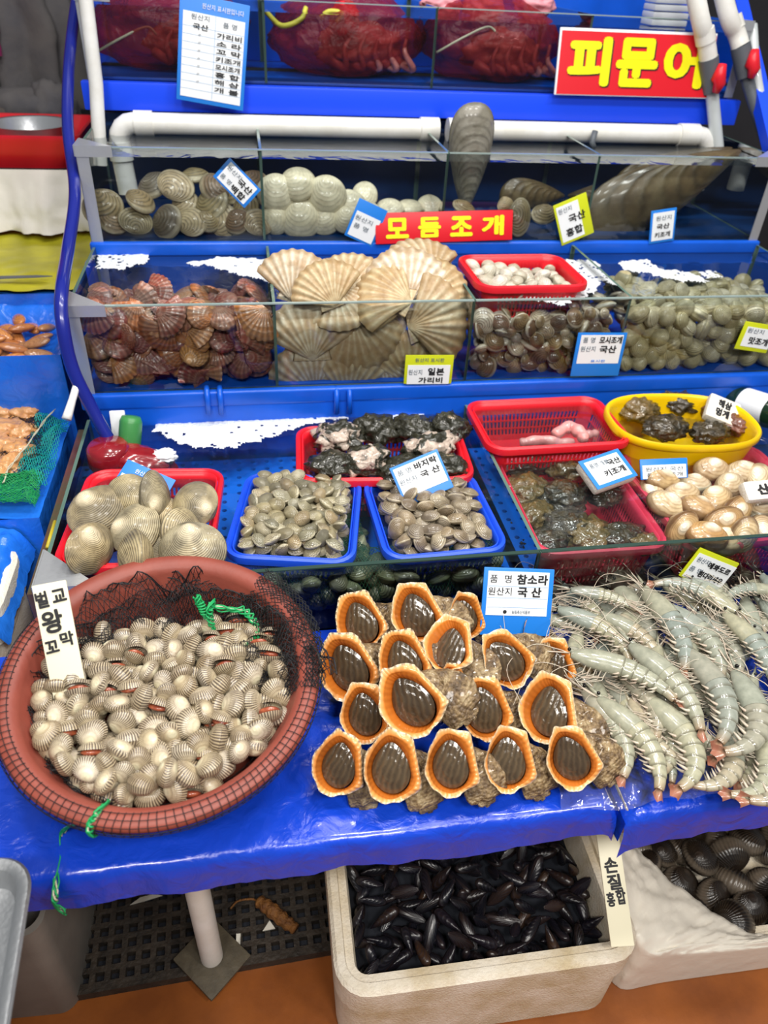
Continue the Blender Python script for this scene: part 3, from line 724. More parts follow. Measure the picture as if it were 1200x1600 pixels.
# ================================================================== LOWEST TANK: BASKETS AND WHAT IS IN THEM
ZR = 0.748; ZG = 0.732
M['big_clam'] = shell_mat('big_clam_shell', ['#c9b98f', '#b8a882', '#d8cba6', '#a4987a', '#c9b488'], rings=26, ring_col='#453e32', ring_amt=0.95, ring_noise=1.1, umbo_col='#e6d8b8', umbo_r=0.3, blotch='#5a564c', blotch_amt=0.55, bump=0.5, rough=0.45, coat=0.15)
M['manila'] = shell_mat('manila_clam_shell', ['#b3a884', '#cfc49e', '#98937a', '#c4b68c', '#a8a58c', '#ddd4b4', '#b89f74', '#8d8a74'], rings=9, ring_col='#3f3a2e', ring_amt=0.95, ring_noise=1.8, edge_col='#d8d0b4', edge_amt=0.6, edge_lo=0.9, zig=1.2, stripes=40, stripe_col='#55503f', stripe_amt=0.35, blotch='#5b5648', blotch_amt=0.45, bump=0.5, rough=0.3, coat=0.4)
M['manila2'] = shell_mat('striped_clam_shell', ['#bfb090', '#cdbfa2', '#a0927a', '#b8a484', '#8d7e6a', '#d6cab2'], rings=11, ring_col='#40352a', ring_amt=1.0, ring_noise=2.2, edge_col='#d0c4a8', edge_amt=0.6, edge_lo=0.9, stripes=44, stripe_col='#554a40', stripe_amt=0.3, blotch='#5c5046', blotch_amt=0.4, bump=0.5, rough=0.32, coat=0.35)
M['surf_clam'] = shell_mat('surf_clam_shell', ['#d6c294', '#c49c66', '#e2d4b4', '#b8925e', '#d0b484', '#dccba8'], rings=7, ring_col='#9c7a4e', ring_amt=0.6, ring_noise=2.6, blotch='#8a5f3c', blotch_amt=0.35, umbo_col='#f1e8d2', umbo_r=0.35, bump=0.4, rough=0.3, coat=0.4, edge_col='#5a3a24', edge_amt=0.8, edge_lo=0.75)
def perm(B, corners_z): pass
# --- red basket with the nine big clams
BA, w, d, ang = basket([(133, 738), (345, 727), (338, 892), (84, 884)], ZR, 0.105, M['red_plastic'], 'bright red basket holding the biggest ridged clams', 'baskets in the lowest tank')
bigk = dict(L=0.104, Hh=0.086, B=0.0225, U=(-0.12, 0.9), e=2.1, skew=0.05, rings=17, ramp_=0.0006, nt=48, nv=36, pw=0.85, beak=0.35)
big_a = closed_shell('big_clam', M['big_clam'], **bigk)
big_b = closed_shell('big_clam', M['big_clam'], **{**bigk, 'L': 0.09, 'Hh': 0.082, 'B': 0.025, 'U': (0.2, 0.9)})
big_v = single_valve('valve', M['big_clam'], **bigk)
# px, py, z, flat side turn (x-tilt, z-yaw, roll), scale
spec = [(153, 800, .782, 35, 40, 10, 1.0), (205, 780, .785, 60, -70, 0, 1.0), (243, 778, .79, 20, 160, 75, .92), (305, 787, .782, 30, -120, -10, .95),
        (212, 828, .775, 30, 70, 0, .9), (282, 832, .775, 40, -30, 62, .95), (140, 858, .778, 30, 60, 70, .95), (212, 868, .782, 15, 120, -75, 1.05), (300, 860, .782, 45, -20, -15, 1.05),
        (255, 812, .755, 40, 100, 0, .9), (165, 835, .745, 20, 10, 0, .9), (255, 860, .74, 20, 60, 0, .9)]
bl = ['dark-smeared', 'upright', 'knobbly-hinged', 'pale', 'half-buried middle', 'brown-stained', 'gaping', 'hinge-up', 'front right', 'underlying', 'underlying', 'underlying']
for i, (px, py, z, tx, tz, ty, s) in enumerate(spec):
    p = atz(px, py, z); me = big_a if i % 2 == 0 else big_b
    o = put('big_clam', me, None, None); o.matrix_world = Matrix.Translation(p) @ Euler((R_(tx), R_(ty), 0)).to_matrix().to_4x4() @ Euler((0, 0, R_(tz))).to_matrix().to_4x4() @ Matrix.Scale(s, 4)
    tag(o, f'{bl[i]} big ridged clam in the bright red basket' if i < 9 else 'big ridged clam lying under the others in the bright red basket', 'clam', 'big clams in the bright red basket')
# --- blue baskets
mk = dict(L=0.035, Hh=0.0255, B=0.0088, U=(-0.35, 0.62), e=2.1, skew=0.06, ribs=0, rings=0, nt=28, nv=10, pw=0.78, beak=0.22)
man = [closed_shell('small_clam', M['manila'], **mk), closed_shell('small_clam', M['manila'], **{**mk, 'L': 0.031, 'Hh': 0.024, 'B': 0.0085})]
man2 = [closed_shell('striped_clam', M['manila2'], **{**mk, 'L': 0.041, 'Hh': 0.029, 'B': 0.0098}), closed_shell('striped_clam', M['manila2'], **{**mk, 'L': 0.036, 'Hh': 0.028, 'B': 0.0098})]
BB, w, d, ang = basket([(384, 738), (558, 744), (566, 886), (347, 870)], ZR, 0.105, M['blue_plastic'], 'blue slotted basket of small wet clams, the left of two', 'baskets in the lowest tank')
rg = random.Random(21); P = Pile(21)
lsB = local_sampler(BB, w, d, ang, 0.014, 0.95)
pts = P.drop(260, lsB, 0.0135, lambda x, y: ZR - 0.026, lambda x, y: ZR + 0.016 + 0.014 * (1 - min(1, math.hypot(x - BB.location.x, y - BB.location.y) / 0.11)), sep=0.8, flat=0.62)
scatter('small_clam', man, pts, rg, 'small grey-green clam heaped in the left blue basket', 'clam', 'small clams in the left blue basket', 24)
BC, w, d, ang = basket([(569, 748), (735, 735), (803, 862), (596, 880)], ZR, 0.105, M['blue_plastic'], 'blue slotted basket of brown striped clams beside the glass divider', 'baskets in the lowest tank')
rg = random.Random(22); P = Pile(22)
lsC = local_sampler(BC, w, d, ang, 0.014, 0.93)
pts = P.drop(170, lsC, 0.0158, lambda x, y: ZR - 0.03, lambda x, y: ZR + 0.012 + 0.016 * (1 - min(1, math.hypot(x - BC.location.x, y - BC.location.y) / 0.11)), sep=0.8, flat=0.62)
scatter('striped_clam', man2, pts, rg, 'brown striped clam heaped in the right blue basket', 'clam', 'striped clams in the right blue basket', 26)
# --- red basket of black shells
BD, w, d, ang = basket([(462, 668), (726, 662), (736, 752), (462, 752)], ZR + 0.012, 0.1, M['red_plastic'], 'red basket of dark sea-grown shells behind the blue baskets', 'baskets in the lowest tank')
def crust_mat(name, thr, crust):
    m, nt, b, out = new_mat(name); tc = nd(nt, 'ShaderNodeTexCoord').outputs['Object']; oi = nd(nt, 'ShaderNodeObjectInfo').outputs['Random']
    mp = nd(nt, 'ShaderNodeMapping', Vector=tc); cb = nd(nt, 'ShaderNodeCombineXYZ', X=mth(nt, 'MULTIPLY', oi, 20.0)); nt.links.new(cb.outputs[0], mp.inputs[1])
    n1 = nd(nt, 'ShaderNodeTexNoise', Vector=mp.outputs[0], Scale=26.0, Detail=5.0, Distortion=0.8).outputs[0]; n2 = nd(nt, 'ShaderNodeTexNoise', Vector=mp.outputs[0], Scale=90.0, Detail=4.0).outputs[0]
    c = mixc(nt, n2, S('#12130f'), S('#3b3a2c')); f = ramp(nt, n1, [(thr, (0, 0, 0, 1)), (thr + 0.05, (1, 1, 1, 1))])
    c = mixc(nt, f, c, mixc(nt, n2, S(crust), S('#9b8274'))); nt.links.new(c, b.inputs['Base Color'])
    bn = nd(nt, 'ShaderNodeBump', Strength=0.9, Distance=0.006, Height=mth(nt, 'ADD', n1, n2)); nt.links.new(bn.outputs[0], b.inputs['Normal'])
    b.inputs['Roughness'].default_value = 0.32; b.inputs['Coat Weight'].default_value = 0.5
    return m
M['crust_a'] = crust_mat('crusted_black_shell', 0.52, '#d8cabb'); M['crust_b'] = crust_mat('weedy_black_shell', 0.66, '#a89a78')
def lump_mesh(name, sx, sy, sz, seed, amp=0.25, fr=2.2, sub=4, mi_thr=None, flatb=0.0):
    bm = bmesh.new(); bmesh.ops.create_icosphere(bm, subdivisions=sub, radius=1.0)
    for v in bm.verts:
        p = v.co.normalized(); k = 1 + amp * noise.fractal(Vector((p.x * fr + seed, p.y * fr, p.z * fr)), 0.7, 2.1, 4)
        z = p.z * sz * k
        if flatb and z < -flatb: z = -flatb
        v.co = Vector((p.x * sx * k, p.y * sy * k, z))
    if mi_thr is not None:
        for f in bm.faces:
            c = f.calc_center_median().normalized(); f.material_index = 1 if noise.noise((c.x * 2.3 + seed * 3, c.y * 2.3, c.z * 2.3)) > mi_thr and c.z > -0.1 else 0
    for f in bm.faces: f.smooth = True
    me = bpy.data.meshes.new(name); bm.to_mesh(me); bm.free(); return me
sp = [(525, 685, .762, .052, .04, .03, 1, 'pink and white crusted'), (588, 672, .762, .05, .038, .03, 2, 'smooth black'), (570, 722, .765, .055, .036, .03, 3, 'white-ribbed'),
      (645, 672, .762, .045, .036, .028, 4, 'round weedy'), (672, 700, .768, .06, .034, .03, 5, 'yellow-edged'), (520, 728, .76, .05, .036, .026, 6, 'muddy brown'), (700, 668, .765, .045, .035, .03, 7, 'dark pointed'), (625, 735, .758, .05, .035, .025, 8, 'low black'), (700, 730, .758, .04, .035, .025, 9, 'corner')]
for (px, py, z, a, b, c, sd, nm) in sp:
    p = atz(px, py, z)
    o = put('oyster_shell', lump_mesh('oyster_shell', a, b, c, sd * 3.7, 0.32, 2.4, 4), M['crust_a'] if sd in (1, 3, 5) else M['crust_b'], None, p, (R_(rg.uniform(-15, 15)), R_(rg.uniform(-15, 15)), R_(rg.uniform(-40, 40))))
    tag(o, f'{nm} rough dark shell in the red basket behind', 'shell', 'dark shells in the rear red basket')
# --- pink worm basket
BE, w, d, ang = basket([(724, 626), (942, 619), (984, 692), (764, 708)], 0.778, 0.09, M['red_plastic'], 'bright red basket with pink spoon worms in water', 'baskets in the lowest tank', slits=True)
M['worm'] = mat('pink_worm_skin', '#e5a5a0', 0.3, col2='#d68a88', scale=60, coat=0.5)
def worm(pts, rad, label):
    o = Vector(pts[0]); q = spline([Vector(p) - o for p in pts], 26)
    rs = [rad * (0.55 + 0.45 * math.sin(PI * min(1, (k + 2) / 29)) ** 0.6 + 0.1 * math.sin(k * 0.9)) for k in range(27)]
    W_ = put('spoon_worm', MB().tube(q, rs, 14).mesh('spoon_worm'), M['worm'], None, o); tag(W_, label, 'sea worm', 'pink worms in the red basket')
zw = 0.752
worm([atz(812, 692, zw), atz(826, 690, zw + .004), atz(850, 688, zw + .004), atz(876, 692, zw), atz(896, 690, zw)], 0.011, 'long pale pink spoon worm lying flat in front')
worm([atz(866, 680, zw + .008), atz(888, 668, zw + .012), atz(906, 676, zw + .012), atz(914, 690, zw + .004)], 0.014, 'thick pink spoon worm arched over the others')
worm([atz(900, 670, zw + .004), atz(916, 678, zw + .002), atz(934, 676, zw)], 0.009, 'short pink spoon worm with a pointed tip')
def pool(B, w, d, ang, z, label):
    ca, sa = math.cos(ang), math.sin(ang); cx, cy = B.location.x, B.location.y
    o = MB().surf(lambda u, v: (cx + ca * (u - 0.5) * w - sa * (v - 0.5) * d, cy + sa * (u - 0.5) * w + ca * (v - 0.5) * d, z), 2, 2).build('basket_water', M['water']); tag(o, label, 'water', kind='stuff')
pool(BE, w * 0.93, d * 0.93, ang, 0.764, 'clear water in the basket of pink worms')
# --- yellow tub
ZF = 0.785; cF = atz(1066, 655, ZF)
YT = empty('yellow_tub', (cF.x, cF.y, ZF - 0.1), (0, 0, R_(-4)), 'yellow oval plastic tub of brown sea creatures', 'tub')
def oval(r_, a=0.162, b=0.112, e=2.6):
    return [(superell(t * 2 * PI / 64, a * r_, b * r_, e)) for t in range(64)]
mb = MB(); prof = [(0.80, 0.0), (0.84, 0.03), (0.92, 0.09), (0.93, 0.097), (0.95, 0.102), (0.98, 0.103), (1.0, 0.099), (1.0, 0.088), (0.985, 0.086), (0.97, 0.088), (0.88, 0.03), (0.84, 0.004)]
vs = [(x, y, z) for r_, z in prof for x, y in oval(r_)]; n = 64
fs = [(j * n + (i + 1) % n, j * n + i, (j + 1) * n + i, (j + 1) * n + (i + 1) % n) for j in range(len(prof) - 1) for i in range(n)] + [tuple(range(n)), tuple(range((len(prof) - 1) * n, len(prof) * n))[::-1]]
put('tub_body', MB().add(vs, [f[::-1] for f in fs]).mesh('tub_body', True, 50), M['yellow_plastic'], YT)
M['weed'] = mat('brown_weedy_skin', '#4a3c22', 0.3, col2='#24221a', scale=45, bump=0.9, bscale=90, coat=0.7)
M['weed2'] = mat('tan_slimy_skin', '#7a6238', 0.3, col2='#4a4022', scale=40, bump=0.9, bscale=80, coat=0.7)
M['weed3'] = mat('rust_skin', '#7d4a34', 0.35, col2='#5a3222', scale=50, bump=0.8, bscale=90, coat=0.6)
def creature(px, py, z, a, b, c, sd, m, rz, label, group, name='sea_squirt'):
    o = put(name, lump_mesh(name, a, b, c, sd * 2.9, 0.3, 2.6, 4), M[m], None, atz(px, py, z), (0, 0, R_(rz))); tag(o, label, 'sea creature', group)
for (px, py, a, b, c, sd, m, rz, nm) in ((1000, 640, .06, .05, .03, 1, 'weed2', 20, 'tan'), (1060, 630, .06, .045, .03, 2, 'weed', -10, 'dark olive'), (1120, 642, .05, .04, .028, 3, 'weed3', 30, 'rust-brown'), (1040, 668, .065, .045, .028, 4, 'weed', 0, 'black-brown'), (1110, 675, .06, .04, .026, 5, 'weed', 15, 'deep brown'), (1150, 662, .04, .05, .026, 6, 'weed3', 0, 'reddish')):
    creature(px, py, 0.757, a * .78, b * .78, c * .8, sd, m, rz, f'{nm} slimy sea creature in the yellow tub', 'sea creatures in the yellow tub')
# --- rose basket G with brown sea squirts under water
BG, w, d, ang = basket([(768, 712), (958, 706), (1050, 868), (845, 884)], ZG, 0.11, M['pink_plastic'], 'rose red basket of brown sea squirts under water', 'baskets in the lowest tank')
gz = 0.716
for (px, py, a, b, c, sd, m, rz, nm) in ((825, 728, .055, .03, .022, 11, 'weed', 5, 'olive bark-like'), (890, 735, .05, .03, .022, 12, 'weed2', -5, 'mossy'), (820, 765, .05, .045, .024, 13, 'weed2', 40, 'tan coiled'), (880, 775, .055, .04, .024, 14, 'weed', 10, 'dark middle'), (940, 770, .035, .04, .02, 15, 'weed', 70, 'weedy'), (835, 805, .045, .035, .022, 16, 'weed2', 20, 'knotted'), (890, 822, .05, .04, .022, 17, 'weed', -20, 'speckled'), (850, 845, .04, .03, .02, 18, 'weed', 0, 'front left'), (920, 835, .05, .04, .022, 19, 'weed2', 30, 'sandy'), (970, 838, .055, .028, .02, 20, 'weed', 12, 'mossy front'), (1010, 850, .035, .025, .018, 21, 'weed2', 0, 'small front')):
    creature(px, py, gz - .004, a, b, c, sd, m, rz, f'{nm} sea squirt in the rose red basket', 'sea squirts in the rose red basket')
# --- rose basket H with surf clams
BH, w, d, ang = basket([(978, 714), (1215, 690), (1300, 848), (1062, 872)], ZG, 0.105, M['pink_plastic'], 'rose red basket heaped with large cream surf clams', 'baskets in the lowest tank')
sk = dict(L=0.082, Hh=0.056, B=0.0195, U=(0.1, 0.7), e=2.0, skew=-0.06, rings=5, ramp_=0.0006, nt=36, nv=13, pw=0.58, beak=0.2)
surf = [closed_shell('surf_clam', M['surf_clam'], **sk), closed_shell('surf_clam', M['surf_clam'], **{**sk, 'L': 0.075, 'Hh': 0.055, 'B': 0.021})]
spec = [(1035, 750, 35, 0, 10, 'long shut'), (1112, 735, 40, -10, -10, 'ragged-lipped top'), (1065, 775, 20, 15, 0, 'brown-edged small'), (1140, 760, 25, 40, 5, 'smooth pale round'), (1160, 740, 30, 10, 0, 'half-hidden'), (1185, 748, 30, 60, 0, 'brownish rear'),
        (1042, 790, 35, -25, 0, 'white-backed left'), (1090, 795, 15, -20, 10, 'yellow banded'), (1120, 780, 10, 40, 0, 'tan middle'), (1150, 800, 65, 60, 20, 'grey-edged upright'), (1130, 815, 70, 10, -8, 'gaping'), (1065, 825, 75, 80, 30, 'brown striped upright'), (1105, 838, 30, -15, 0, 'cream front'), (1162, 835, 80, 90, 0, 'end-on brown-ridged'), (1190, 800, 30, 20, 0, 'right olive'), (1195, 832, 30, 100, 0, 'corner'), (1215, 770, 30, 20, 0, 'far right'),
        (1085, 760, 15, 0, 0, 'buried'), (1135, 845, 20, 30, 0, 'low front'), (1020, 770, 20, 90, 0, 'side-wedged')]
for i, (px, py, tx, tz, ty, nm) in enumerate(spec):
    z = ZG + (0.012 if i < 13 else 0.004) - (0.012 if i > 13 else 0); p = atz(px, py, z)
    o = put('surf_clam', surf[i % 2], None); o.matrix_world = Matrix.Translation(p) @ Euler((R_(tx), R_(ty), 0)).to_matrix().to_4x4() @ Euler((0, 0, R_(tz))).to_matrix().to_4x4()
    tag(o, f'{nm} cream surf clam in the rose red basket', 'clam', 'surf clams in the rose red basket')
# --- clams in nets on the tank floor between the baskets
M['net_clam'] = shell_mat('netted_clam_shell', ['#6f7a5c', '#858b6c', '#9b9a7c', '#5c6650'], rings=8, ring_col='#2f3326', ring_amt=0.7, bump=0.5)
nc = [closed_shell('netted_clam', M['net_clam'], **{**mk, 'L': 0.05, 'Hh': 0.036, 'B': 0.014})]
P = Pile(31); rg = random.Random(31)
pts = P.drop(64, lambda r: (r.uniform(0.0, 0.40), r.uniform(0.925, 0.99)), 0.02, lambda x, y: 0.65, lambda x, y: 0.715, sep=0.82)
pts += P.drop(22, lambda r: (r.uniform(0.105, 0.165), r.uniform(0.95, 1.12)), 0.02, lambda x, y: 0.65, lambda x, y: 0.725, sep=0.82)

scatter('netted_clam', nc, pts, rg, 'grey-green clam in a net bag on the floor of the lowest tank', 'clam', 'netted clams between the baskets', 26)
# net of fine twine drawn over them
def net_lines(fn, nu, nv, m, name, label, r=0.0006, seg=3, cat='net', parent=None, diag=True, sub=1):
    """knotted mesh over the surface fn(u,v): two families of crossing twines"""
    mb = MB()
    if diag:
        for k in range(-nv, nu + 1):
            a = [fn((k + t) / nu, t / nv) for t in range(nv + 1) if 0 <= k + t <= nu]; b = [fn((k + nv - t) / nu, t / nv) for t in range(nv + 1) if 0 <= k + nv - t <= nu]
            for q in (a, b):
                if len(q) > 1: mb.tube(q, r, seg, False)
    else:
        for i in range(nu + 1): mb.tube([fn(i / nu, t / nv) for t in range(nv + 1)], r, seg, False)
        for j in range(nv + 1): mb.tube([fn(t / nu, j / nv) for t in range(nu + 1)], r, seg, False)
    o = mb.build(name, m, parent)
    return tag(o, label, cat, kind='stuff') if parent is None else tag(o, kind='stuff')
M['net_dark_green'] = mat('dark_green_net', '#1d4a32', 0.5)
net_lines(lambda u, v: (0.0 + 0.4 * u, 0.912 + 0.07 * v, 0.668 + 0.06 * math.sin(PI * min(1, v * 1.1) * 0.55) + 0.008 * fbm(u * 4, v, 2, 4)), 64, 10, M['net_dark_green'], 'clam_net', 'dark green net over the clams along the front glass')
net_lines(lambda u, v: (0.10 + 0.07 * u, 0.95 + 0.17 * v, 0.715 + 0.02 * math.sin(PI * u) + 0.008 * fbm(u * 3, v * 4, 7, 3)), 12, 28, M['net_dark_green'], 'clam_net', 'dark green net between the two blue baskets')
# ================================================================== SECOND TIER
M['red_scallop'] = shell_mat('small_red_scallop_shell', ['#8a4038', '#a5523f', '#b86a4c', '#7a343c', '#cf8440', '#96504e', '#a8746a', '#e0a25a', '#c06a48'], rings=5, ring_col='#d8b9a4', ring_amt=0.35, ring_noise=2.5, stripes=15.61, phase=-PI * 15.61, stripe_col='#4a2222', stripe_amt=0.45, stripe_lo=0.1, stripe_hi=0.4, blotch='#c9a890', blotch_amt=0.3, bump=0.5, rough=0.35, coat=0.4)
M['white_scallop'] = shell_mat('large_white_scallop_shell', ['#efe4c6', '#d6c49c', '#f5efdf', '#c9b48a', '#e6d9ba'], rings=5, ring_col='#b99c72', ring_amt=0.45, ring_noise=1.4, stripes=15.61, phase=-PI * 15.61, stripe_col='#a5814f', stripe_amt=0.6, stripe_lo=0.05, stripe_hi=0.3, blotch='#a67c4c', blotch_amt=0.5, bump=0.3, rough=0.5, coat=0.1, edge_col='#9a7a50', edge_amt=0.55, edge_lo=0.88)  # shading painted in: brown between ribs, darker edges to part the shells
M['cherry'] = shell_mat('cherry_clam_shell', ['#a98f6a', '#cdb88e', '#8c6f54', '#e0d4b8', '#7a5c48', '#c2a878', '#efe8d8', '#5a4034'], rings=8, ring_col='#3d2a1e', ring_amt=0.8, ring_noise=1.2, blotch='#4a2e22', blotch_amt=0.6, bump=0.3, rough=0.22, coat=0.5, edge_col='#efe6d0', edge_amt=0.9, edge_lo=0.86)
M['round_clam'] = shell_mat('pale_round_clam_shell', ['#dcd0a4', '#e6dcb8', '#c9bc8e', '#ece4ca', '#d6c79a'], rings=12, ring_col='#6e6644', ring_amt=0.9, ring_noise=0.7, blotch='#a89a6c', blotch_amt=0.3, bump=0.5, rough=0.35, coat=0.3)
fk = dict(L=0.068, Hh=0.062, B=0.0085, ribs=11, amp=0.0012, nt=89, nv=8, kind='fan')
def fan_shell(name, m, **k):
    me = closed_shell(name, m, **k); off = k['Hh'] * 0.0
    return me
rs = [fan_shell('red_scallop', M['red_scallop'], **fk), fan_shell('red_scallop', M['red_scallop'], **{**fk, 'L': 0.056, 'Hh': 0.053, 'B': 0.01})]
rk_round = dict(L=0.056, Hh=0.054, B=0.010, U=(0, 0.95), e=2.0, ribs=16, amp=0.0007, nt=64, nv=10, pw=0.65, beak=0.12)
rs.append(closed_shell('red_scallop', M['red_scallop'], **rk_round)); rs.append(closed_shell('red_scallop', M['red_scallop'], **{**rk_round, 'L': 0.062, 'Hh': 0.06})); rs.append(rs[2]); rs.append(rs[3])
def front_lean(yf, depth=0.06, lo=55, hi=85):
    return lambda x, y, z, rg: rg.uniform(lo, hi) if y < yf + depth else rg.uniform(-5, 20)
def pile_in(x0, x1, y0, y1, top, z0, n, r, seed, sep=0.8, flat=0.62, core=0.05, core_drop=0.055):
    P = Pile(seed)
    floor = lambda x, y: z0 if y < y0 + core else max(z0, top(x, y) - core_drop)
    a = P.drop(int(n * 0.5), lambda g: (g.uniform(x0 + r, x1 - r), g.uniform(y0 + r * 0.6, y0 + core)), r, floor, top, sep, flat, K=10)
    b = P.drop(int(n * 0.5), lambda g: (g.uniform(x0 + r, x1 - r), g.uniform(y0 + core, y1 - r)), r, floor, top, sep, flat, K=10)
    return a + b
rg = random.Random(41)
top = lambda x, y: 0.955 - 0.10 * max(0, (y - 1.60) / 0.12) + 0.012 * noise.noise((x * 14, y * 14, 0))
pts = pile_in(-0.335, 0.034, 1.436, 1.70, top, 0.815, 260, 0.0245, 41, sep=0.78)
scatter('red_scallop', rs, pts, rg, 'small red-brown scallop in the heap at the left of the second tank', 'scallop', 'small red scallops', 22, front_lean(1.43, 0.055, 40, 88), r0=0.0245)
# large white scallops, each set where it lies: px, py, Y, tilt towards the glass, roll in its own plane, scale, look
bk = dict(L=0.138, Hh=0.128, B=0.015, ribs=11, amp=0.0032, nt=133, nv=12, kind='fan')
bs = [fan_shell('large_scallop', M['white_scallop'], **bk), fan_shell('large_scallop', M['white_scallop'], **{**bk, 'B': 0.018, 'amp': 0.0038, 'L': 0.13})]
wl = [(484, 515, 1.478, 68, 180, 1.0, 'fan-up left'), (562, 535, 1.478, 70, 10, 1.0, 'hinge-up middle'), (630, 560, 1.475, 74, 195, .92, 'whitish upright'), (683, 500, 1.482, 66, 95, 1.02, 'brown-streaked right'), (478, 575, 1.468, 80, 200, .9, 'lower left'), (548, 580, 1.466, 82, 170, .92, 'flat bottom middle'), (612, 590, 1.466, 82, 20, .85, 'bottom right'), (668, 560, 1.485, 75, 250, .85, 'half-hidden right'),
      (465, 432, 1.54, 60, 160, .85, 'orange-edged rear left'), (508, 445, 1.50, 55, 200, .78, 'small rear'), (560, 430, 1.56, 30, 140, .85, 'slanted rear'), (600, 460, 1.50, 35, 240, .95, 'smooth white'), (640, 430, 1.54, 50, 170, .95, 'ribbed top'), (655, 405, 1.60, 25, 200, .95, 'pink-frilled topmost'), (540, 480, 1.49, 40, 20, .8, 'inner'), (690, 450, 1.53, 50, 120, .85, 'top right'), (600, 500, 1.50, 60, 250, .8, 'wedged middle')]
for i, (px, py, Y, tl, rz, s, nm) in enumerate(wl):
    p = aty(px, py, Y); o = put('large_scallop', bs[i % 2], None)
    o.matrix_world = Matrix.Translation(p) @ Euler((R_(tl), R_(rng.uniform(-8, 8)), 0)).to_matrix().to_4x4() @ Euler((0, 0, R_(rz))).to_matrix().to_4x4() @ Matrix.Scale(s, 4)
    tag(o, f'{nm} large white ribbed scallop in the second tank', 'scallop', 'large white scallops')
ck = dict(L=0.052, Hh=0.044, B=0.0125, U=(0.05, 0.82), e=2.0, nt=30, nv=10, pw=0.72, beak=0.18)
chs = [closed_shell('cherry_clam', M['cherry'], **ck), closed_shell('cherry_clam', M['cherry'], **{**ck, 'L': 0.044, 'Hh': 0.036, 'B': 0.01}), closed_shell('cherry_clam', M['cherry'], **{**ck, 'L': 0.03, 'Hh': 0.027, 'B': 0.01})]
top = lambda x, y: 0.93 + 0.012 * noise.noise((x * 16, y * 16, 3)) + (0.02 if x > 0.68 else 0)
pts = pile_in(0.455, 0.784, 1.436, 1.66, top, 0.815, 290, 0.0192, 43, sep=0.78)
scatter('cherry_clam', chs, pts, rg, 'glossy brown and cream clam heaped below the red basket in the second tank', 'clam', 'cherry clams in the second tank', 26, front_lean(1.43, 0.05, 35, 90), r0=0.0192)
ok_ = dict(L=0.05, Hh=0.046, B=0.0165, U=(0.1, 0.85), e=2.0, rings=7, ramp_=0.0004, nt=32, nv=14, pw=0.55, beak=0.2)
ocs = [closed_shell('round_clam', M['round_clam'], **ok_), closed_shell('round_clam', M['round_clam'], **{**ok_, 'L': 0.044, 'Hh': 0.041})]
top = lambda x, y: 0.945 + 0.012 * noise.noise((x * 16, y * 16, 6)) - 0.03 * max(0, (x - 1.1) / 0.18)
pts = pile_in(0.80, 1.28, 1.436, 1.70, top, 0.815, 299, 0.0205, 44, sep=0.8, flat=0.75)
scatter('round_clam', ocs, pts, rg, 'pale greenish round clam in the heap at the right of the second tank', 'clam', 'pale round clams', 28, front_lean(1.43, 0.05, 20, 85), r0=0.0205)
# red basket standing in the second tank
BI, w, d, ang = basket([(716, 398), (880, 398), (920, 447), (742, 452)], 1.0, 0.085, M['red_plastic'], 'small red basket of pale clams in the second tank', slits=True, r=0.03, rim=0.012)
P = Pile(45); ls = local_sampler(BI, w, d, ang, 0.01, 0.88)
pts = P.drop(60, ls, 0.017, lambda x, y: 0.955, lambda x, y: 1.002, sep=0.8)
M['pale_clam'] = shell_mat('pale_small_clam_shell', ['#d9d4c2', '#c9c3ae', '#e6e2d6', '#b9b29c'], rings=8, ring_col='#8c8470', ring_amt=0.5, bump=0.4)
pcs = [closed_shell('pale_clam', M['pale_clam'], **{**ck, 'L': 0.042, 'Hh': 0.034})]
scatter('pale_clam', pcs, pts, rg, 'pale small clam heaped in the small red basket', 'clam', 'pale clams in the small red basket', 28, None, r0=0.019)

# ================================================================== THIRD TIER
M['grey_clam'] = shell_mat('large_grey_clam_shell', ['#9a8c66', '#b39a72', '#7d765c', '#c9b894', '#8a6c50', '#70685a'], rings=8, ring_col='#45402f', ring_amt=0.75, ring_noise=1.2, bump=0.7, rough=0.4, edge_col='#d8cdb0', edge_amt=0.6)
M['ivory_clam'] = shell_mat('ivory_clam_shell', ['#efe6cc', '#e6dcbe', '#f4edda'], rings=9, ring_col='#a9ac90', ring_amt=0.35, ring_noise=1.0, bump=0.3, rough=0.35)
gk = dict(L=0.094, Hh=0.08, B=0.0155, U=(0.1, 0.92), e=2.05, rings=9, ramp_=0.0009, nt=36, nv=22, pw=0.8, beak=0.18)
gcs = [closed_shell('grey_clam', M['grey_clam'], **gk), closed_shell('grey_clam', M['grey_clam'], **{**gk, 'L': 0.084, 'Hh': 0.07, 'B': 0.018})]
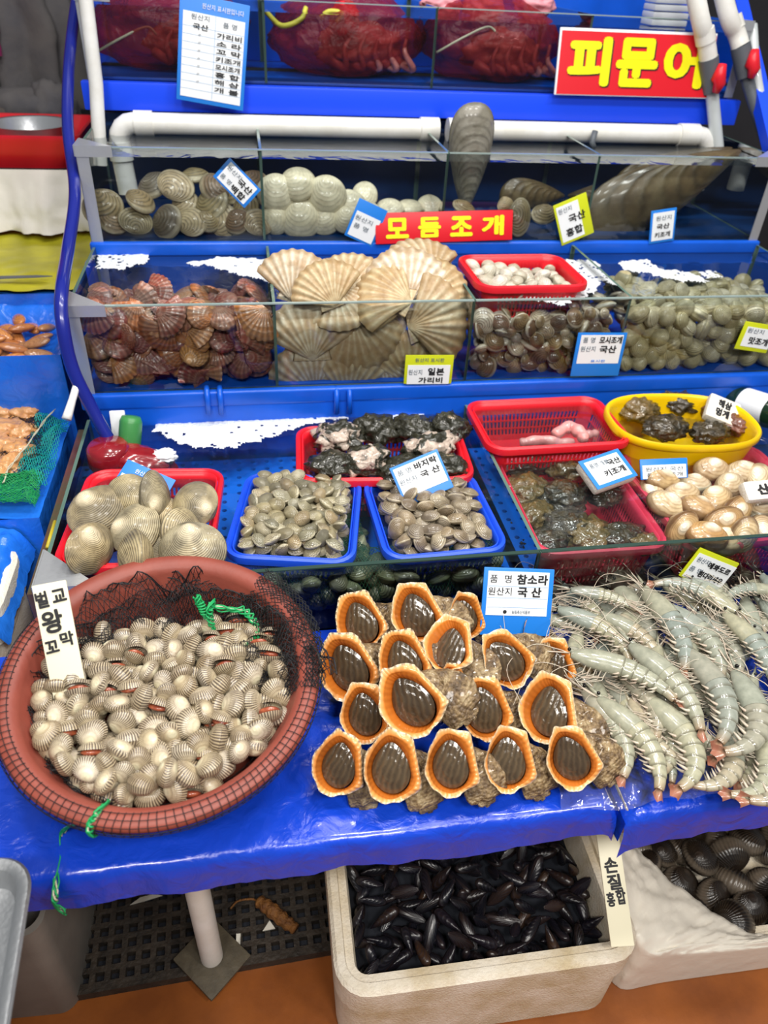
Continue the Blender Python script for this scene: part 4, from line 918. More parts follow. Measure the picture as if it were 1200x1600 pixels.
gl = [(161, 325, 1.83, 75, 20, 1.0, 'olive disc-like'), (220, 315, 1.85, 25, 90, 1.0, 'flat pale-backed'), (212, 345, 1.82, 70, 200, .85, 'dark lower'), (262, 348, 1.82, 72, 60, 1.0, 'banded tilted'), (300, 350, 1.82, 70, 120, .85, 'brown ringed'), (240, 290, 1.90, 40, 10, .95, 'upper left'), (275, 290, 1.88, 55, 150, .95, 'pale-patched'), (305, 275, 1.93, 20, 40, .9, 'topmost'), (330, 320, 1.85, 75, 10, .95, 'brown smooth'), (335, 295, 1.87, 70, 300, .95, 'ringed middle'), (350, 345, 1.83, 80, 80, .85, 'narrow dark'), (372, 362, 1.82, 75, 30, .8, 'small low'), (404, 355, 1.82, 75, 200, .8, 'yellowish corner'), (385, 330, 1.85, 60, 60, .95, 'half-hidden right'), (395, 285, 1.9, 40, 50, .85, 'behind the label'), (325, 362, 1.82, 60, 0, .7, 'squat'), (180, 358, 1.82, 70, 30, .75, 'bottom left'), (290, 318, 1.87, 60, 80, .9, 'grey central'), (365, 300, 1.92, 40, 0, .9, 'rear right')]
for i, (px, py, Y, tl, rz, s, nm) in enumerate(gl):
    Y += 0.022; p = aty(px, py, Y); p.z = max(p.z, 1.026); tl = tl * 0.85 + rng.uniform(-22, 12); o = put('grey_clam', gcs[i % 2], None)
    o.matrix_world = Matrix.Translation(p) @ Euler((R_(tl), R_(rng.uniform(-32, 32)), 0)).to_matrix().to_4x4() @ Euler((0, 0, R_(rz))).to_matrix().to_4x4() @ Matrix.Scale(s, 4)
    tag(o, f'{nm} large grey-brown clam at the left of the third tank', 'clam', 'large grey-brown clams')
ik = dict(L=0.098, Hh=0.092, B=0.024, U=(0, 0.92), e=2.0, rings=0, nt=36, nv=14, pw=0.75, beak=0.12)
ics = [closed_shell('ivory_clam', M['ivory_clam'], **ik)]
il = [(432, 302, 1.84, 75, 0, .95, 'upper left'), (466, 288, 1.85, 70, 40, .92, 'topmost'), (470, 345, 1.825, 78, 10, 1.05, 'large front'), (510, 306, 1.84, 72, 0, 1.0, 'round central'), (508, 350, 1.83, 75, 30, .85, 'lower middle'), (432, 352, 1.825, 80, 80, .75, 'lower left'), (545, 325, 1.85, 72, 0, .95, 'right of centre'), (570, 305, 1.9, 60, 60, .7, 'pointed rear'), (540, 365, 1.82, 75, 0, .7, 'small front'), (610, 325, 1.90, 20, 90, .8, 'flat rear'), (640, 325, 1.92, 15, 30, .8, 'far flat'), (672, 322, 1.93, 40, 0, .7, 'end'), (575, 350, 1.84, 70, 0, .8, 'behind the blue label')]
for i, (px, py, Y, tl, rz, s, nm) in enumerate(il):
    Y += 0.025; p = aty(px, py, Y); p.z = max(p.z, 1.03); tl += rng.uniform(-25, 6); o = put('ivory_clam', ics[0], None)
    o.matrix_world = Matrix.Translation(p) @ Euler((R_(tl), 0, 0)).to_matrix().to_4x4() @ Euler((0, 0, R_(rz))).to_matrix().to_4x4() @ Matrix.Scale(s, 4)
    tag(o, f'{nm} ivory round clam in the third tank', 'clam', 'ivory round clams')
# pen shells
M['pen'] = shell_mat('pen_shell', ['#57492f', '#665438', '#4a4030'], rings=9, ring_col='#2a271d', ring_amt=0.6, ring_noise=0.8, blotch='#77694a', blotch_amt=0.5, bump=0.8, rough=0.4)
M['pen_grey'] = shell_mat('grey_pen_shell', ['#8a877c', '#949084'], rings=14, ring_col='#5c5a50', ring_amt=0.5, ring_noise=0.8, blotch='#5f5a48', blotch_amt=0.4, bump=0.8, rough=0.45)
pk = dict(L=0.15, Hh=0.27, B=0.028, U=(0, 0.98), e=2.3, kind='pen', rings=9, ramp_=0.0012, nt=40, nv=22, pw=0.6, beak=0.05)
def pen(m, s, loc, xdir, ydir, label):
    y = Vector(ydir).normalized(); x = Vector(xdir); x = (x - y * x.dot(y)).normalized(); z = x.cross(y)
    o = put('pen_shell', closed_shell('pen_shell', m, **pk), None); o.matrix_world = frame(x, y, z, loc) @ Matrix.Diagonal((s[0], s[1], s[2], 1)); tag(o, label, 'pen shell', 'pen shells')
# standing one: wide end up, breaking the surface
pen(M['pen_grey'], (0.98, 0.98, 1.3), (aty(735, 235, 1.92).x, 1.92, 1.15), (1, 0, 0.05), (0.06, 0.15, -1), 'grey pen shell standing upright with its rounded end out of the water')
pen(M['pen'], (0.75, 0.72, 0.9), aty(832, 305, 1.95), (0.1, 0, 1), (1, 0.2, -0.05), 'dark pen shell lying behind the yellow label')
pen(M['pen'], (1.6, 1.7, 1.35), (1.06, 1.91, 1.085), (-0.52, 0.1, 0.9), (0.9, 0.1, 0.42), 'huge brown pen shell filling the right end of the third tank')
pen(M['pen'], (0.9, 1.25, 1.0), (1.13, 2.0, 1.12), (-0.4, 0.3, 0.9), (0.9, 0.05, 0.30), 'second huge pen shell tucked behind in the right end of the third tank')
cl = [(812, 340, 1.83, 65, 100, 1.0, 'striped oval clam beside the red sign'), (850, 335, 1.86, 50, 30, .85, 'grey clam behind the yellow label'), (725, 325, 1.88, 40, 0, .7, 'brown clam behind the red sign'), (790, 318, 1.92, 60, 60, .6, 'small white clam behind the red sign')]
for (px, py, Y, tl, rz, s, nm) in cl:
    p = aty(px, py, Y); p.z = max(p.z, 1.025); o = put('grey_clam', gcs[0], None); o.matrix_world = Matrix.Translation(p) @ Euler((R_(tl), R_(20), 0)).to_matrix().to_4x4() @ Euler((0, 0, R_(rz))).to_matrix().to_4x4() @ Matrix.Diagonal((s, s * 0.75, s, 1))
    tag(o, nm + ' in the third tank', 'clam')
# little stopcock on the pipe and small fish-like clip
ck_ = MB().tube([aty(930, 205, 2.01), aty(925, 222, 2.0), aty(928, 232, 2.0)], 0.008, 8).build('pipe_clip', M['rubber_grey']); tag(ck_, 'small dark clip hanging from the right white pipe', 'clip')

# ================================================================== TOP TIER: RED NET BAGS
def netbag_mat():
    m, nt, b, out = new_mat('red_net_bag'); tc = nd(nt, 'ShaderNodeTexCoord').outputs['Object']
    w1 = nd(nt, 'ShaderNodeTexNoise', Vector=tc, Scale=10.0, Detail=4.0).outputs[0]
    b.inputs['Base Color'].default_value = S('#c02838'); b.inputs['Roughness'].default_value = 0.35
    nt.links.new(mixc(nt, w1, S('#70121e'), S('#b02a36')), b.inputs['Base Color'])
    tr = nd(nt, 'ShaderNodeBsdfTransparent', Color=(1.0, 0.6, 0.6, 1)); mx = nd(nt, 'ShaderNodeMixShader', i0=0.5)
    nt.links.new(tr.outputs[0], mx.inputs[1]); nt.links.new(b.outputs[0], mx.inputs[2]); nt.links.new(mx.outputs[0], out.inputs[0])
    bn = nd(nt, 'ShaderNodeBump', Strength=0.6, Distance=0.02, Height=nd(nt, 'ShaderNodeTexNoise', Vector=tc, Scale=18.0, Detail=5.0, Distortion=1.5).outputs[0]); nt.links.new(bn.outputs[0], b.inputs['Normal'])
    return m
M['netbag'] = netbag_mat()
M['octo'] = mat('octopus_skin', '#d98d86', 0.35, col2='#b4605c', scale=30, bump=0.4, bscale=60, coat=0.4)
for k, (x, sx, nm) in enumerate(((-0.16, 0.165, 'leftmost of the three'), (0.275, 0.175, 'middle one'), (0.66, 0.17, 'the one left of the sign'))):
    o = put('octopus', lump_mesh('octopus', sx * 0.6, 0.075, 0.055, 50 + k, 0.28, 2.0, 4), M['octo'], None, (x + 0.04, 2.27, 1.345)); tag(o, f'pale pink octopus inside the red net bag, {nm}', 'octopus', 'octopuses in the top tank')
    for q in range(5):
        a0 = rng.uniform(-0.3, 0.3); pts = [Vector((-sx * 0.5 + sx * 0.25 * q, -0.05, -0.02)), Vector((-sx * 0.45 + sx * 0.25 * q + 0.03, -0.085, -0.035)), Vector((-sx * 0.3 + sx * 0.22 * q, -0.09, 0.0 + 0.02 * a0)), Vector((-sx * 0.2 + sx * 0.2 * q, -0.08, 0.03))]
        MB().tube(spline(pts, 14), [0.012 * (1 - 0.05 * t) for t in range(15)], 8).build('arm', M['octo'], o)
    me = lump_mesh('bag', sx * 1.12, 0.15, 0.098, 60 + k, 0.13, 1.3, 5)
    for v in me.vertices: v.co.z = max(v.co.z, -0.082)
    B_ = empty('net_bag', (x, 2.27, 1.372), label=f'red net bag of octopus in the top tank, {nm}', cat='net bag', group='red net bags in the top tank'); put('bag', me, M['netbag'], B_)
    if k == 1:
        M['cord'] = mat('yellow_cord', '#d8cf4a', 0.5)
        pts = [aty(415, 18, 2.2), aty(440, 40, 2.16), aty(470, 30, 2.16), aty(478, 12, 2.18)]
        MB().tube(spline([Vector(p) - B_.location for p in pts], 20), 0.006, 8).build('cord', M['cord'], B_)
        put('knot', lump_mesh('knot', 0.035, 0.03, 0.04, 77, 0.25), M['red_plastic'], B_, Vector(aty(538, 30, 2.2)) - B_.location)
        MB().tube(spline([Vector(aty(px, py, 2.165)) - B_.location for px, py in ((500, 28), (515, 18), (535, 22), (525, 36))], 16), 0.006, 8).build('cord', M['cord'], B_)
    else:
        pts = [aty(px + (0 if k == 2 else -533), py, 2.14) for px, py in ((682, 82), (725, 58), (762, 42), (778, 54))]
        MB().tube(spline([Vector(p) - B_.location for p in pts], 16), 0.0028, 6).build('drawstring', M['net_cream'], B_)
# octopus bits lying on top of the bags, above the glass
for i, (px, nm) in enumerate(((690, 'left'), (755, 'middle'), (835, 'right'))):
    o = put('pink_octopus', lump_mesh('pink_octopus', 0.055, 0.045, 0.03, 80 + i, 0.2), mat('pink_skin', '#e79aa5', 0.4) if i == 0 else bpy.data.materials['pink_skin'], None, aty(px, 8, 2.3)); tag(o, f'pink octopus head showing above the top tank, {nm} of three', 'octopus', 'octopus heads above the top tank')
# white tray stack
wt0 = aty(1040, 20, 2.25)
for k, nm in enumerate(('topmost', 'second', 'third', 'fourth', 'lowest')):
    o = rbox('white_tray', wt0 + Vector((0, 0, 0.045 - 0.0165 * k)), (0.1, 0.07, 0.0135), M['card_white'], None, bev=0.003); tag(o, f'white plastic tray, {nm} of the stack behind the octopus sign', 'tray', 'stacked white trays')
# ================================================================== TERRACOTTA TUB OF COCKLES
TC = Vector((-0.148, 0.7035, 0.765)); TR_, TT = 0.218, 0.147
Mtub = Matrix.Translation(TC) @ Matrix.Rotation(TT, 4, 'X') @ Matrix.Scale(0.958, 4)
TU = empty('shellfish_tub', (0, 0, 0), label='wide terracotta coloured rubber tub of cockles tilted on the table', cat='tub'); TU.matrix_world = Mtub
prof = [(0.0, -0.112), (0.150, -0.112), (0.158, -0.105), (0.196, -0.02), (0.2, -0.012), (0.206, -0.010), (0.214, -0.010), (0.218, -0.006), (0.2185, 0.0), (0.2145, 0.005), (0.206, 0.0065), (0.197, 0.0055), (0.190, 0.001), (0.1865, -0.006), (0.150, -0.094), (0.142, -0.101), (0.0, -0.102)]
MB().lathe(prof, 96).build('tub_body', M['terracotta'], TU, sharp=60)
def tub(r, a, h): return Mtub @ Vector((r * math.cos(a), r * math.sin(a), h))
Mti = Mtub.inverted()
M['cockle'] = shell_mat('cockle_shell', ['#cdbd9c', '#ddcfb2', '#bba886', '#e0d6c2', '#c4b190'], rings=5, ring_col='#8d7e6c', ring_amt=0.3, ring_noise=1.5, stripes=32, stripe_col='#3a2826', stripe_amt=0.95, stripe_lo=0.3, stripe_hi=0.8, umbo_col='#d9d2b4', umbo_r=0.34, blotch='#c9b894', blotch_amt=0.35, bump=0.25, rough=0.32, coat=0.35)
kk = dict(L=0.0385, Hh=0.0305, B=0.0118, U=(-0.15, 0.9), e=2.15, ribs=32, amp=0.0007, nt=128, nv=9, pw=0.52, beak=0.16)
cval = single_valve('valve', M['cockle'], **kk)
fl_top, fl_rows = valve_grid(**{**kk, 'L': 0.031, 'Hh': 0.024, 'B': 0.005, 'ribs': 0, 'nt': 24, 'nv': 5})
fmb = MB(); valve_mb(fmb, fl_top, fl_rows, 1); valve_mb(fmb, fl_top, fl_rows, -1); cfl = weld(fmb.mesh('flesh')); cfl.materials.append(M['flesh_orange'])
def cockle_proto(gape):
    E_ = empty('cockle'); hy = 0.0305 / 2 * 0.88
    for s in (1, -1):
        g = R_(gape / 2) * s
        o = bpy.data.objects.new('valve', cval); COL.objects.link(o); o.parent = E_
        mm = Matrix.Translation((0, hy, 0)) @ Matrix.Rotation(-g, 4, 'X') @ Matrix.Translation((0, -hy, 0))
        if s < 0: mm = mm @ Matrix.Diagonal((1, 1, -1, 1))
        o.matrix_basis = mm
    if gape > 8:
        o = bpy.data.objects.new('flesh', cfl); COL.objects.link(o); o.parent = E_; o.location = (0, 0.001, 0)
    return E_
protos = [cockle_proto(0.5), cockle_proto(17), cockle_proto(27)]
used = [False] * 3
def place_tree(k, mat4, label, cat, group):
    if not used[k]: o = protos[k]; used[k] = True
    else: o = copy_tree(protos[k])
    o.matrix_world = mat4; tag(o, label, cat, group); return o
rg = random.Random(51); P = Pile(51)
# heap: in tub coordinates, fuller to the front
def heap_top(x, y):
    q = Mti @ Vector((x, y, TC.z)); lx, ly = q.x, q.y
    return TC.z + (-0.034 - 0.028 * max(0, ly) / 0.18 + 0.012 * math.cos(lx * 8)) + ly * math.sin(TT) * 0.55
def cs(g):
    while True:
        a = g.uniform(0, 2 * PI); r = 0.168 * math.sqrt(g.random()); x, y = r * math.cos(a), r * math.sin(a)
        if y > 0.105: continue
        q = tub(r, a, -0.04); return q.x, q.y
pts = P.drop(300, cs, 0.0152, lambda x, y: heap_top(x, y) - 0.030, lambda x, y: heap_top(x, y) + 0.016, sep=0.80, flat=0.72, K=22)
for (x, y, z, r) in pts:
    k = 0 if rg.random() < 0.87 else rg.choice((1, 2)); mrot = shell_rot(rg, 62)
    if k: mrot = Euler((R_(rg.uniform(-75, -30)), R_(rg.uniform(-20, 20)), 0)).to_matrix() @ Euler((0, 0, rg.uniform(-1.3, 1.3))).to_matrix()
    s = rg.uniform(0.86, 1.08)
    place_tree(k, Matrix.Translation((x, y, z)) @ mrot.to_4x4() @ Matrix.Scale(s, 4), ('shut ribbed cockle in the heap inside the terracotta tub', 'slightly open ribbed cockle showing orange flesh in the terracotta tub', 'wide open ribbed cockle showing orange flesh in the terracotta tub')[k], 'cockle', ('shut cockles in the tub', 'slightly open cockles in the tub', 'wide open cockles in the tub')[k])
for k in range(3):
    if not used[k]:
        for c in list(protos[k].children): bpy.data.objects.remove(c)
        bpy.data.objects.remove(protos[k])
# --- black net: over the front rim
def rimnet(u, v):
    a = R_(150 + 238 * u) ; path = [(0.163, -0.052), (0.178, -0.032), (0.190, -0.002), (0.199, 0.0078), (0.208, 0.0085), (0.2165, 0.0055), (0.2208, -0.002), (0.2195, -0.012), (0.213, -0.022), (0.207, -0.035)]
    t = v * (len(path) - 1); k = min(int(t), len(path) - 2); f = t - k
    r = path[k][0] * (1 - f) + path[k + 1][0] * f; h = path[k][1] * (1 - f) + path[k + 1][1] * f
    return tub(r + 0.0006, a + 0.01 * math.sin(v * 5 + u * 30), h)
NB = empty('black_net', TC, label='black knotted net draped over the terracotta tub', cat='net')
Mn = Matrix.Translation(-TC)
def nfn(f): return lambda u, v: Mn @ f(u, v)
net_lines(nfn(rimnet), 86, 9, M['net_black'], 'rim_netting', '', r=0.00055, parent=NB, diag=False)
# --- net drape over the back of the heap: rises to a crest inside the tub
def drape(seed, lift, amp):
    def f(u, v):
        a = R_(172 - 180 * u); r = 0.182 - 0.115 * v + 0.012 * math.sin(u * 17 + seed)
        if u > 0.72: r += 0.05 * (u - 0.72) / 0.28 * (1 - v)
        h0 = -0.026 + 0.012 * math.sin(u * 9 + seed) + 0.03 * (u > 0.72) * (u - 0.72) / 0.28
        h = h0 + (-0.062 - h0) * v ** 0.8 + amp * fbm(u * 5, v * 2, seed, 2.4) + lift
        h += 0.012 * math.sin(v * 9 + u * 13 + seed) * (1 - v)
        return tub(r, a, max(h, -0.09))
    return f
for sd, lf, am in ((1.0, 0.004, 0.03), (4.0, 0.014, 0.04)):
    net_lines(nfn(drape(sd, lf, am)), 74, 18, M['net_black'], 'draped_netting', '', r=0.00055, parent=NB)
for sd, lf, am in ((1.0, 0.004, 0.03), (4.0, 0.014, 0.04)):
    q_ = drape(sd, lf, am); MB().tube([Mn @ q_(k / 90, 0.0) for k in range(91)], 0.0011, 5).build('edge_twine', M['net_black'], NB); MB().tube([Mn @ q_(k / 90, 0.05) for k in range(91)], 0.0009, 5).build('edge_twine', M['net_black'], NB)
def leftclump(seed):
    def f(u, v):
        a = R_(150 + 105 * u); r = 0.181 - 0.03 * v + 0.006 * math.sin(u * 21 + seed); h = -0.022 - 0.032 * v + 0.012 * fbm(u * 6, v * 3, seed, 3)
        return tub(r, a, h)
    return f
for sd in (2.0, 5.0): net_lines(nfn(leftclump(sd)), 54, 9, M['net_black'], 'bunched_netting', '', r=0.0006, parent=NB)
def rightspill(seed):
    def f(u, v):
        a = R_(48 - 62 * u); r = 0.165 + 0.062 * v; h = -0.03 + 0.042 * math.sin(min(1, v * 1.25) * PI / 2) + 0.01 * fbm(u * 5, v * 3, seed, 3)
        return tub(r, a, h)
    return f
for sd in (3.0, 6.0): net_lines(nfn(rightspill(sd)), 24, 12, M['net_black'], 'spilling_netting', '', r=0.00055, parent=NB)
def rope(pts, m, r, parent, name='twine', n=40, fray=3, sp=0.004):
    base = spline(pts, n)
    for k in range(fray):
        q = [p + Vector((sp * math.sin(i * 0.9 + k * 2.1), sp * math.cos(i * 0.7 + k * 1.7), sp * math.sin(i * 0.5 + k))) for i, p in enumerate(base)]
        MB().tube(q, r, 5).build(name, m, parent)
gr = [[tub(0.13, R_(70), 0.012), tub(0.125, R_(66), 0.0), tub(0.118, R_(62), -0.01), tub(0.112, R_(55), -0.022), tub(0.118, R_(58), 0.0), tub(0.135, R_(60), 0.004)], [tub(0.13, R_(60), -0.005), tub(0.155, R_(45), -0.012), tub(0.155, R_(34), -0.018), tub(0.14, R_(26), -0.03), tub(0.12, R_(28), -0.036), tub(0.10, R_(34), -0.04)]]
for q in gr: rope([Mn @ p for p in q], M['net_green'], 0.0013, NB, 'green_twine', 36, 5, 0.0045)
rope([Mn @ p for p in gr[1]], M['net_cream'], 0.0012, NB, 'cream_twine', 36, 1, 0.003)
fr = [tub(0.185, R_(252), -0.002), tub(0.2, R_(251.5), 0.010), tub(0.213, R_(251), 0.009), tub(0.222, R_(250.5), -0.004), tub(0.214, R_(250), -0.02)]
rope([Mn @ p for p in fr], M['net_green'], 0.0013, NB, 'green_twine', 20, 4, 0.004); rope([Mn @ p for p in fr], M['net_cream'], 0.0013, NB, 'cream_twine', 20, 1, 0.003)
dg = [tub(0.2, R_(247), -0.03), atz(98, 1300, 0.624), Vector((atz(95, 1330, 0.623).x, 0.505, 0.612)), Vector((atz(95, 1360, 0.6).x - 0.002, 0.503, 0.585)), Vector((atz(95, 1360, 0.6).x + 0.004, 0.502, 0.568))]
rope([Mn @ p for p in dg], M['net_green'], 0.0011, NB, 'green_twine', 24, 4, 0.004); rope([Mn @ p for p in dg], M['net_cream'], 0.0012, NB, 'cream_twine', 26, 2, 0.003)

# ================================================================== WHELKS
def whelk_mat():
    m, nt, b, out = new_mat('whelk_shell'); tc = nd(nt, 'ShaderNodeTexCoord').outputs['Object']; oi = nd(nt, 'ShaderNodeObjectInfo').outputs['Random']
    uv = nd(nt, 'ShaderNodeUVMap'); sp = nd(nt, 'ShaderNodeSeparateXYZ', Vector=uv.outputs[0])
    vm = nd(nt, 'ShaderNodeVectorMath', {'operation': 'ADD'}, i0=tc); cb = nd(nt, 'ShaderNodeCombineXYZ', X=mth(nt, 'MULTIPLY', oi, 9.0)); nt.links.new(cb.outputs[0], vm.inputs[1])
    n1 = nd(nt, 'ShaderNodeTexNoise', Vector=vm.outputs[0], Scale=55.0, Detail=6.0, Roughness=0.65).outputs[0]; n2 = nd(nt, 'ShaderNodeTexNoise', Vector=vm.outputs[0], Scale=210.0, Detail=4.0).outputs[0]
    vo = nd(nt, 'ShaderNodeTexVoronoi', Vector=vm.outputs[0], Scale=170.0).outputs[0]
    base = ramp(nt, n1, [(0.33, S('#2e2218')), (0.45, S('#664f33')), (0.55, S('#9a8058')), (0.68, S('#d2bd94'))])
    base = mixc(nt, mth(nt, 'MULTIPLY', oi, 0.45), base, S('#6b5a45'))
    st = mth(nt, 'MULTIPLY_ADD', mth(nt, 'SINE', mth(nt, 'MULTIPLY', sp.outputs[0], 2 * PI * 26)), 0.5, 0.5)
    base = mixc(nt, mth(nt, 'MULTIPLY', st, 0.22), base, S('#4a3a2a'))
    nt.links.new(base, b.inputs['Base Color']); b.inputs['Roughness'].default_value = 0.5; b.inputs['Coat Weight'].default_value = 0.2
    h = mth(nt, 'ADD', mth(nt, 'ADD', mth(nt, 'MULTIPLY', n1, 1.2), mth(nt, 'MULTIPLY', n2, 0.6)), mth(nt, 'SUBTRACT', mth(nt, 'MULTIPLY', st, 0.12), mth(nt, 'MULTIPLY', vo, 0.8)))
    bn = nd(nt, 'ShaderNodeBump', Strength=0.9, Distance=0.004, Height=h); nt.links.new(bn.outputs[0], b.inputs['Normal'])
    return m
M['whelk'] = whelk_mat()
def lip_mat():
    m, nt, b, out = new_mat('whelk_lip'); uv = nd(nt, 'ShaderNodeUVMap'); sp = nd(nt, 'ShaderNodeSeparateXYZ', Vector=uv.outputs[0]); oi = nd(nt, 'ShaderNodeObjectInfo').outputs['Random']
    u, v = sp.outputs[0], sp.outputs[1]; tc = nd(nt, 'ShaderNodeTexCoord').outputs['Object']; nz = nd(nt, 'ShaderNodeTexNoise', Vector=tc, Scale=70.0, Detail=4.0).outputs[0]
    c = ramp(nt, mth(nt, 'ADD', v, mth(nt, 'MULTIPLY_ADD', nz, 0.2, -0.1)), [(0.0, S('#6b3c20')), (0.25, S('#b9611f')), (0.55, S('#dc8432')), (0.84, S('#e5a564')), (0.97, S('#e6d2ae'))])
    ticks = mth(nt, 'GREATER_THAN', mth(nt, 'SINE', mth(nt, 'MULTIPLY', u, 2 * PI * 34)), 0.2); em = nd(nt, 'ShaderNodeMapRange', Value=v, i1=0.86, i2=0.95).outputs[0]
    c = mixc(nt, mth(nt, 'MULTIPLY', mth(nt, 'MULTIPLY', ticks, em), mth(nt, 'MULTIPLY_ADD', oi, 0.7, 0.2)), c, S('#2a1a14'))
    nt.links.new(c, b.inputs['Base Color']); b.inputs['Roughness'].default_value = 0.25; b.inputs['Coat Weight'].default_value = 0.4
    st = mth(nt, 'SINE', mth(nt, 'MULTIPLY', u, 2 * PI * 34)); bn = nd(nt, 'ShaderNodeBump', Strength=0.25, Distance=0.002, Height=mth(nt, 'MULTIPLY', st, v)); nt.links.new(bn.outputs[0], b.inputs['Normal'])
    return m
M['lip'] = lip_mat()
def oper_mat():
    m, nt, b, out = new_mat('whelk_operculum'); tc = nd(nt, 'ShaderNodeTexCoord').outputs['Object']; oi = nd(nt, 'ShaderNodeObjectInfo').outputs['Random']
    uv = nd(nt, 'ShaderNodeUVMap'); sp = nd(nt, 'ShaderNodeSeparateXYZ', Vector=uv.outputs[0])
    nz = nd(nt, 'ShaderNodeTexNoise', Vector=tc, Scale=50.0, Detail=5.0).outputs[0]
    w = mth(nt, 'MULTIPLY_ADD', mth(nt, 'SINE', mth(nt, 'ADD', mth(nt, 'MULTIPLY', sp.outputs[0], 46.0), mth(nt, 'MULTIPLY', nz, 9.0))), 0.5, 0.5)
    c = mixc(nt, w, S('#2a1e15'), S('#4a3b2a')); c = mixc(nt, mth(nt, 'MULTIPLY', nz, 0.4), c, S('#84755a')); c = mixc(nt, mth(nt, 'MULTIPLY', oi, 0.35), c, S('#2a1d16'))
    nt.links.new(c, b.inputs['Base Color']); b.inputs['Roughness'].default_value = 0.16; b.inputs['Coat Weight'].default_value = 0.6
    bn = nd(nt, 'ShaderNodeBump', Strength=0.35, Distance=0.002, Height=mth(nt, 'ADD', w, nz)); nt.links.new(bn.outputs[0], b.inputs['Normal'])
    return m
M['oper'] = oper_mat()
def whelk_proto(seed, scale=0.061, ncol=64):
    k = math.log(2.3) / (2 * PI); TH1 = 2 * PI * 3.0; nth = 96
    def P_(th, ph, grow=1.0):
        r = math.exp(k * (th - TH1)); c, s = math.cos(ph), math.sin(ph)
        ra = 0.53 * grow; ax = (0.80 if s < 0 else 0.60) * grow            # long below (canal), short above (shoulder)
        if s < 0: ra *= (1 - 0.30 * (-s) ** 2.6)
        rad = 0.47 + ra * c - (0.10 * (-s) ** 2 if s < 0 else 0); z = -1.0 + ax * s
        rad = max(rad, 0.03)
        ang = math.radians(0) + th - TH1
        return Vector((rad * r * math.cos(ang), rad * r * math.sin(ang), z * r))
    mb = MB(); rg_ = random.Random(seed)
    def body(u, v):
        th = TH1 * (0.10 + 0.90 * v); ph = -PI + 2 * PI * u; p = P_(th, ph); r = math.exp(k * (th - TH1))
        sh = math.exp(-((math.sin(ph) - 0.72) / 0.28) ** 2) * (1 if math.cos(ph) > -0.2 else 0)
        kn = max(0, math.cos(th * 5.2 + seed)) ** 1.5
        rib = 0.5 + 0.5 * math.cos(ph * 13)
        ang = th - TH1; n = Vector((math.cos(ang) * math.cos(ph), math.sin(ang) * math.cos(ph), math.sin(ph)))
        amp = r * (0.15 * sh * kn + 0.014 * rib + 0.07 * fbm(p.x * 3 + seed, p.y * 3, p.z * 3, 1.0))
        if v > 0.985: amp *= 0.3
        q = (p + n * amp)
        q.y = (q.y * 0.26 if q.y > 0 else q.y) - 0.27 * min(1, max(0, (0.99 - v) / 0.2)); t_ = min(1, max(0, (0.99 - v) / 0.22)); q.x -= 0.24 * t_; q.z += 0.20 * t_; q = Vector((q.x, q.y, q.z))
        return q * scale
    sh_me = MB().surf(body, ncol, nth, wrap=True).mesh('shell')
    # flared lip at the mouth: from deep inside to the frilled edge
    def lip(u, v):
        ph = -PI + 2 * PI * u; th = TH1 - 0.75 * (1 - min(1, v / 0.55)) + 0.10 * max(0, (v - 0.55) / 0.45)
        g = 0.80 + 0.17 * min(1, v / 0.55) + (0.16 * ((v - 0.55) / 0.45) ** 1.3 if v > 0.55 else 0)
        outer = 0.5 + 0.5 * math.cos(ph)
        if v > 0.55: g -= 0.05 * (1 - outer); g += 0.012 * math.sin(34 * ph) * ((v - 0.55) / 0.45) * outer + 0.035 * math.sin(5 * ph + seed) * ((v - 0.55) / 0.45) + 0.02 * math.sin(11 * ph + 2 * seed) * ((v - 0.55) / 0.45)
        p = P_(th, ph, g)
        if math.cos(ph) < -0.25 and v > 0.3:                        # columella: broad smooth callus strip lapping over the body
            w = min(1, (-math.cos(ph) - 0.25) / 0.4); ang = th - TH1; p += Vector((math.cos(ang), math.sin(ang), 0)) * (-0.26 * w * (v - 0.3)) + Vector((-math.sin(ang), math.cos(ang), 0)) * (0.16 * w * math.sin(min(1, (v - 0.3) / 0.7) * PI * 0.8))
        return p * scale
    lp_me = MB().surf(lip, ncol * 2, 14, wrap=True).mesh('aperture_lip')
    oc = MB(); th = TH1 - 0.34
    cen = P_(th, 0, 0.0) * scale
    def op(u, v):
        ph = -PI + 2 * PI * u; q = P_(th, ph, 0.82) * scale; ang = th - TH1
        p = cen + (q - cen) * v; return p + Vector((-math.sin(ang), math.cos(ang), 0)) * scale * (0.07 * (1 - v * v) + 0.012 * math.sin(18 * v))
    oc.surf(op, 40, 8, wrap=True); om = oc.mesh('operculum')
    # planar uv for growth lines
    ul = om.uv_layers[0]
    for l in om.loops:
        c = om.vertices[l.vertex_index].co; ul.data[l.index].uv = (c.x / scale + 0.25 * (c.z / scale) ** 2, c.z / scale)
    E_ = empty('whelk'); M0 = Matrix.Translation((-0.40 * scale, 0, 1.12 * scale))   # origin at the middle of the mouth
    for nm, me, m in (('shell', sh_me, M['whelk']), ('aperture_lip', lp_me, M['lip']), ('operculum', om, M['oper'])):
        me.transform(Matrix.Diagonal((-1, 1, 1, 1)) @ M0); me.flip_normals(); put(nm, me, m, E_)
    return E_
wp = [whelk_proto(s) for s in (1, 2, 3, 4)]
wused = [False] * 4
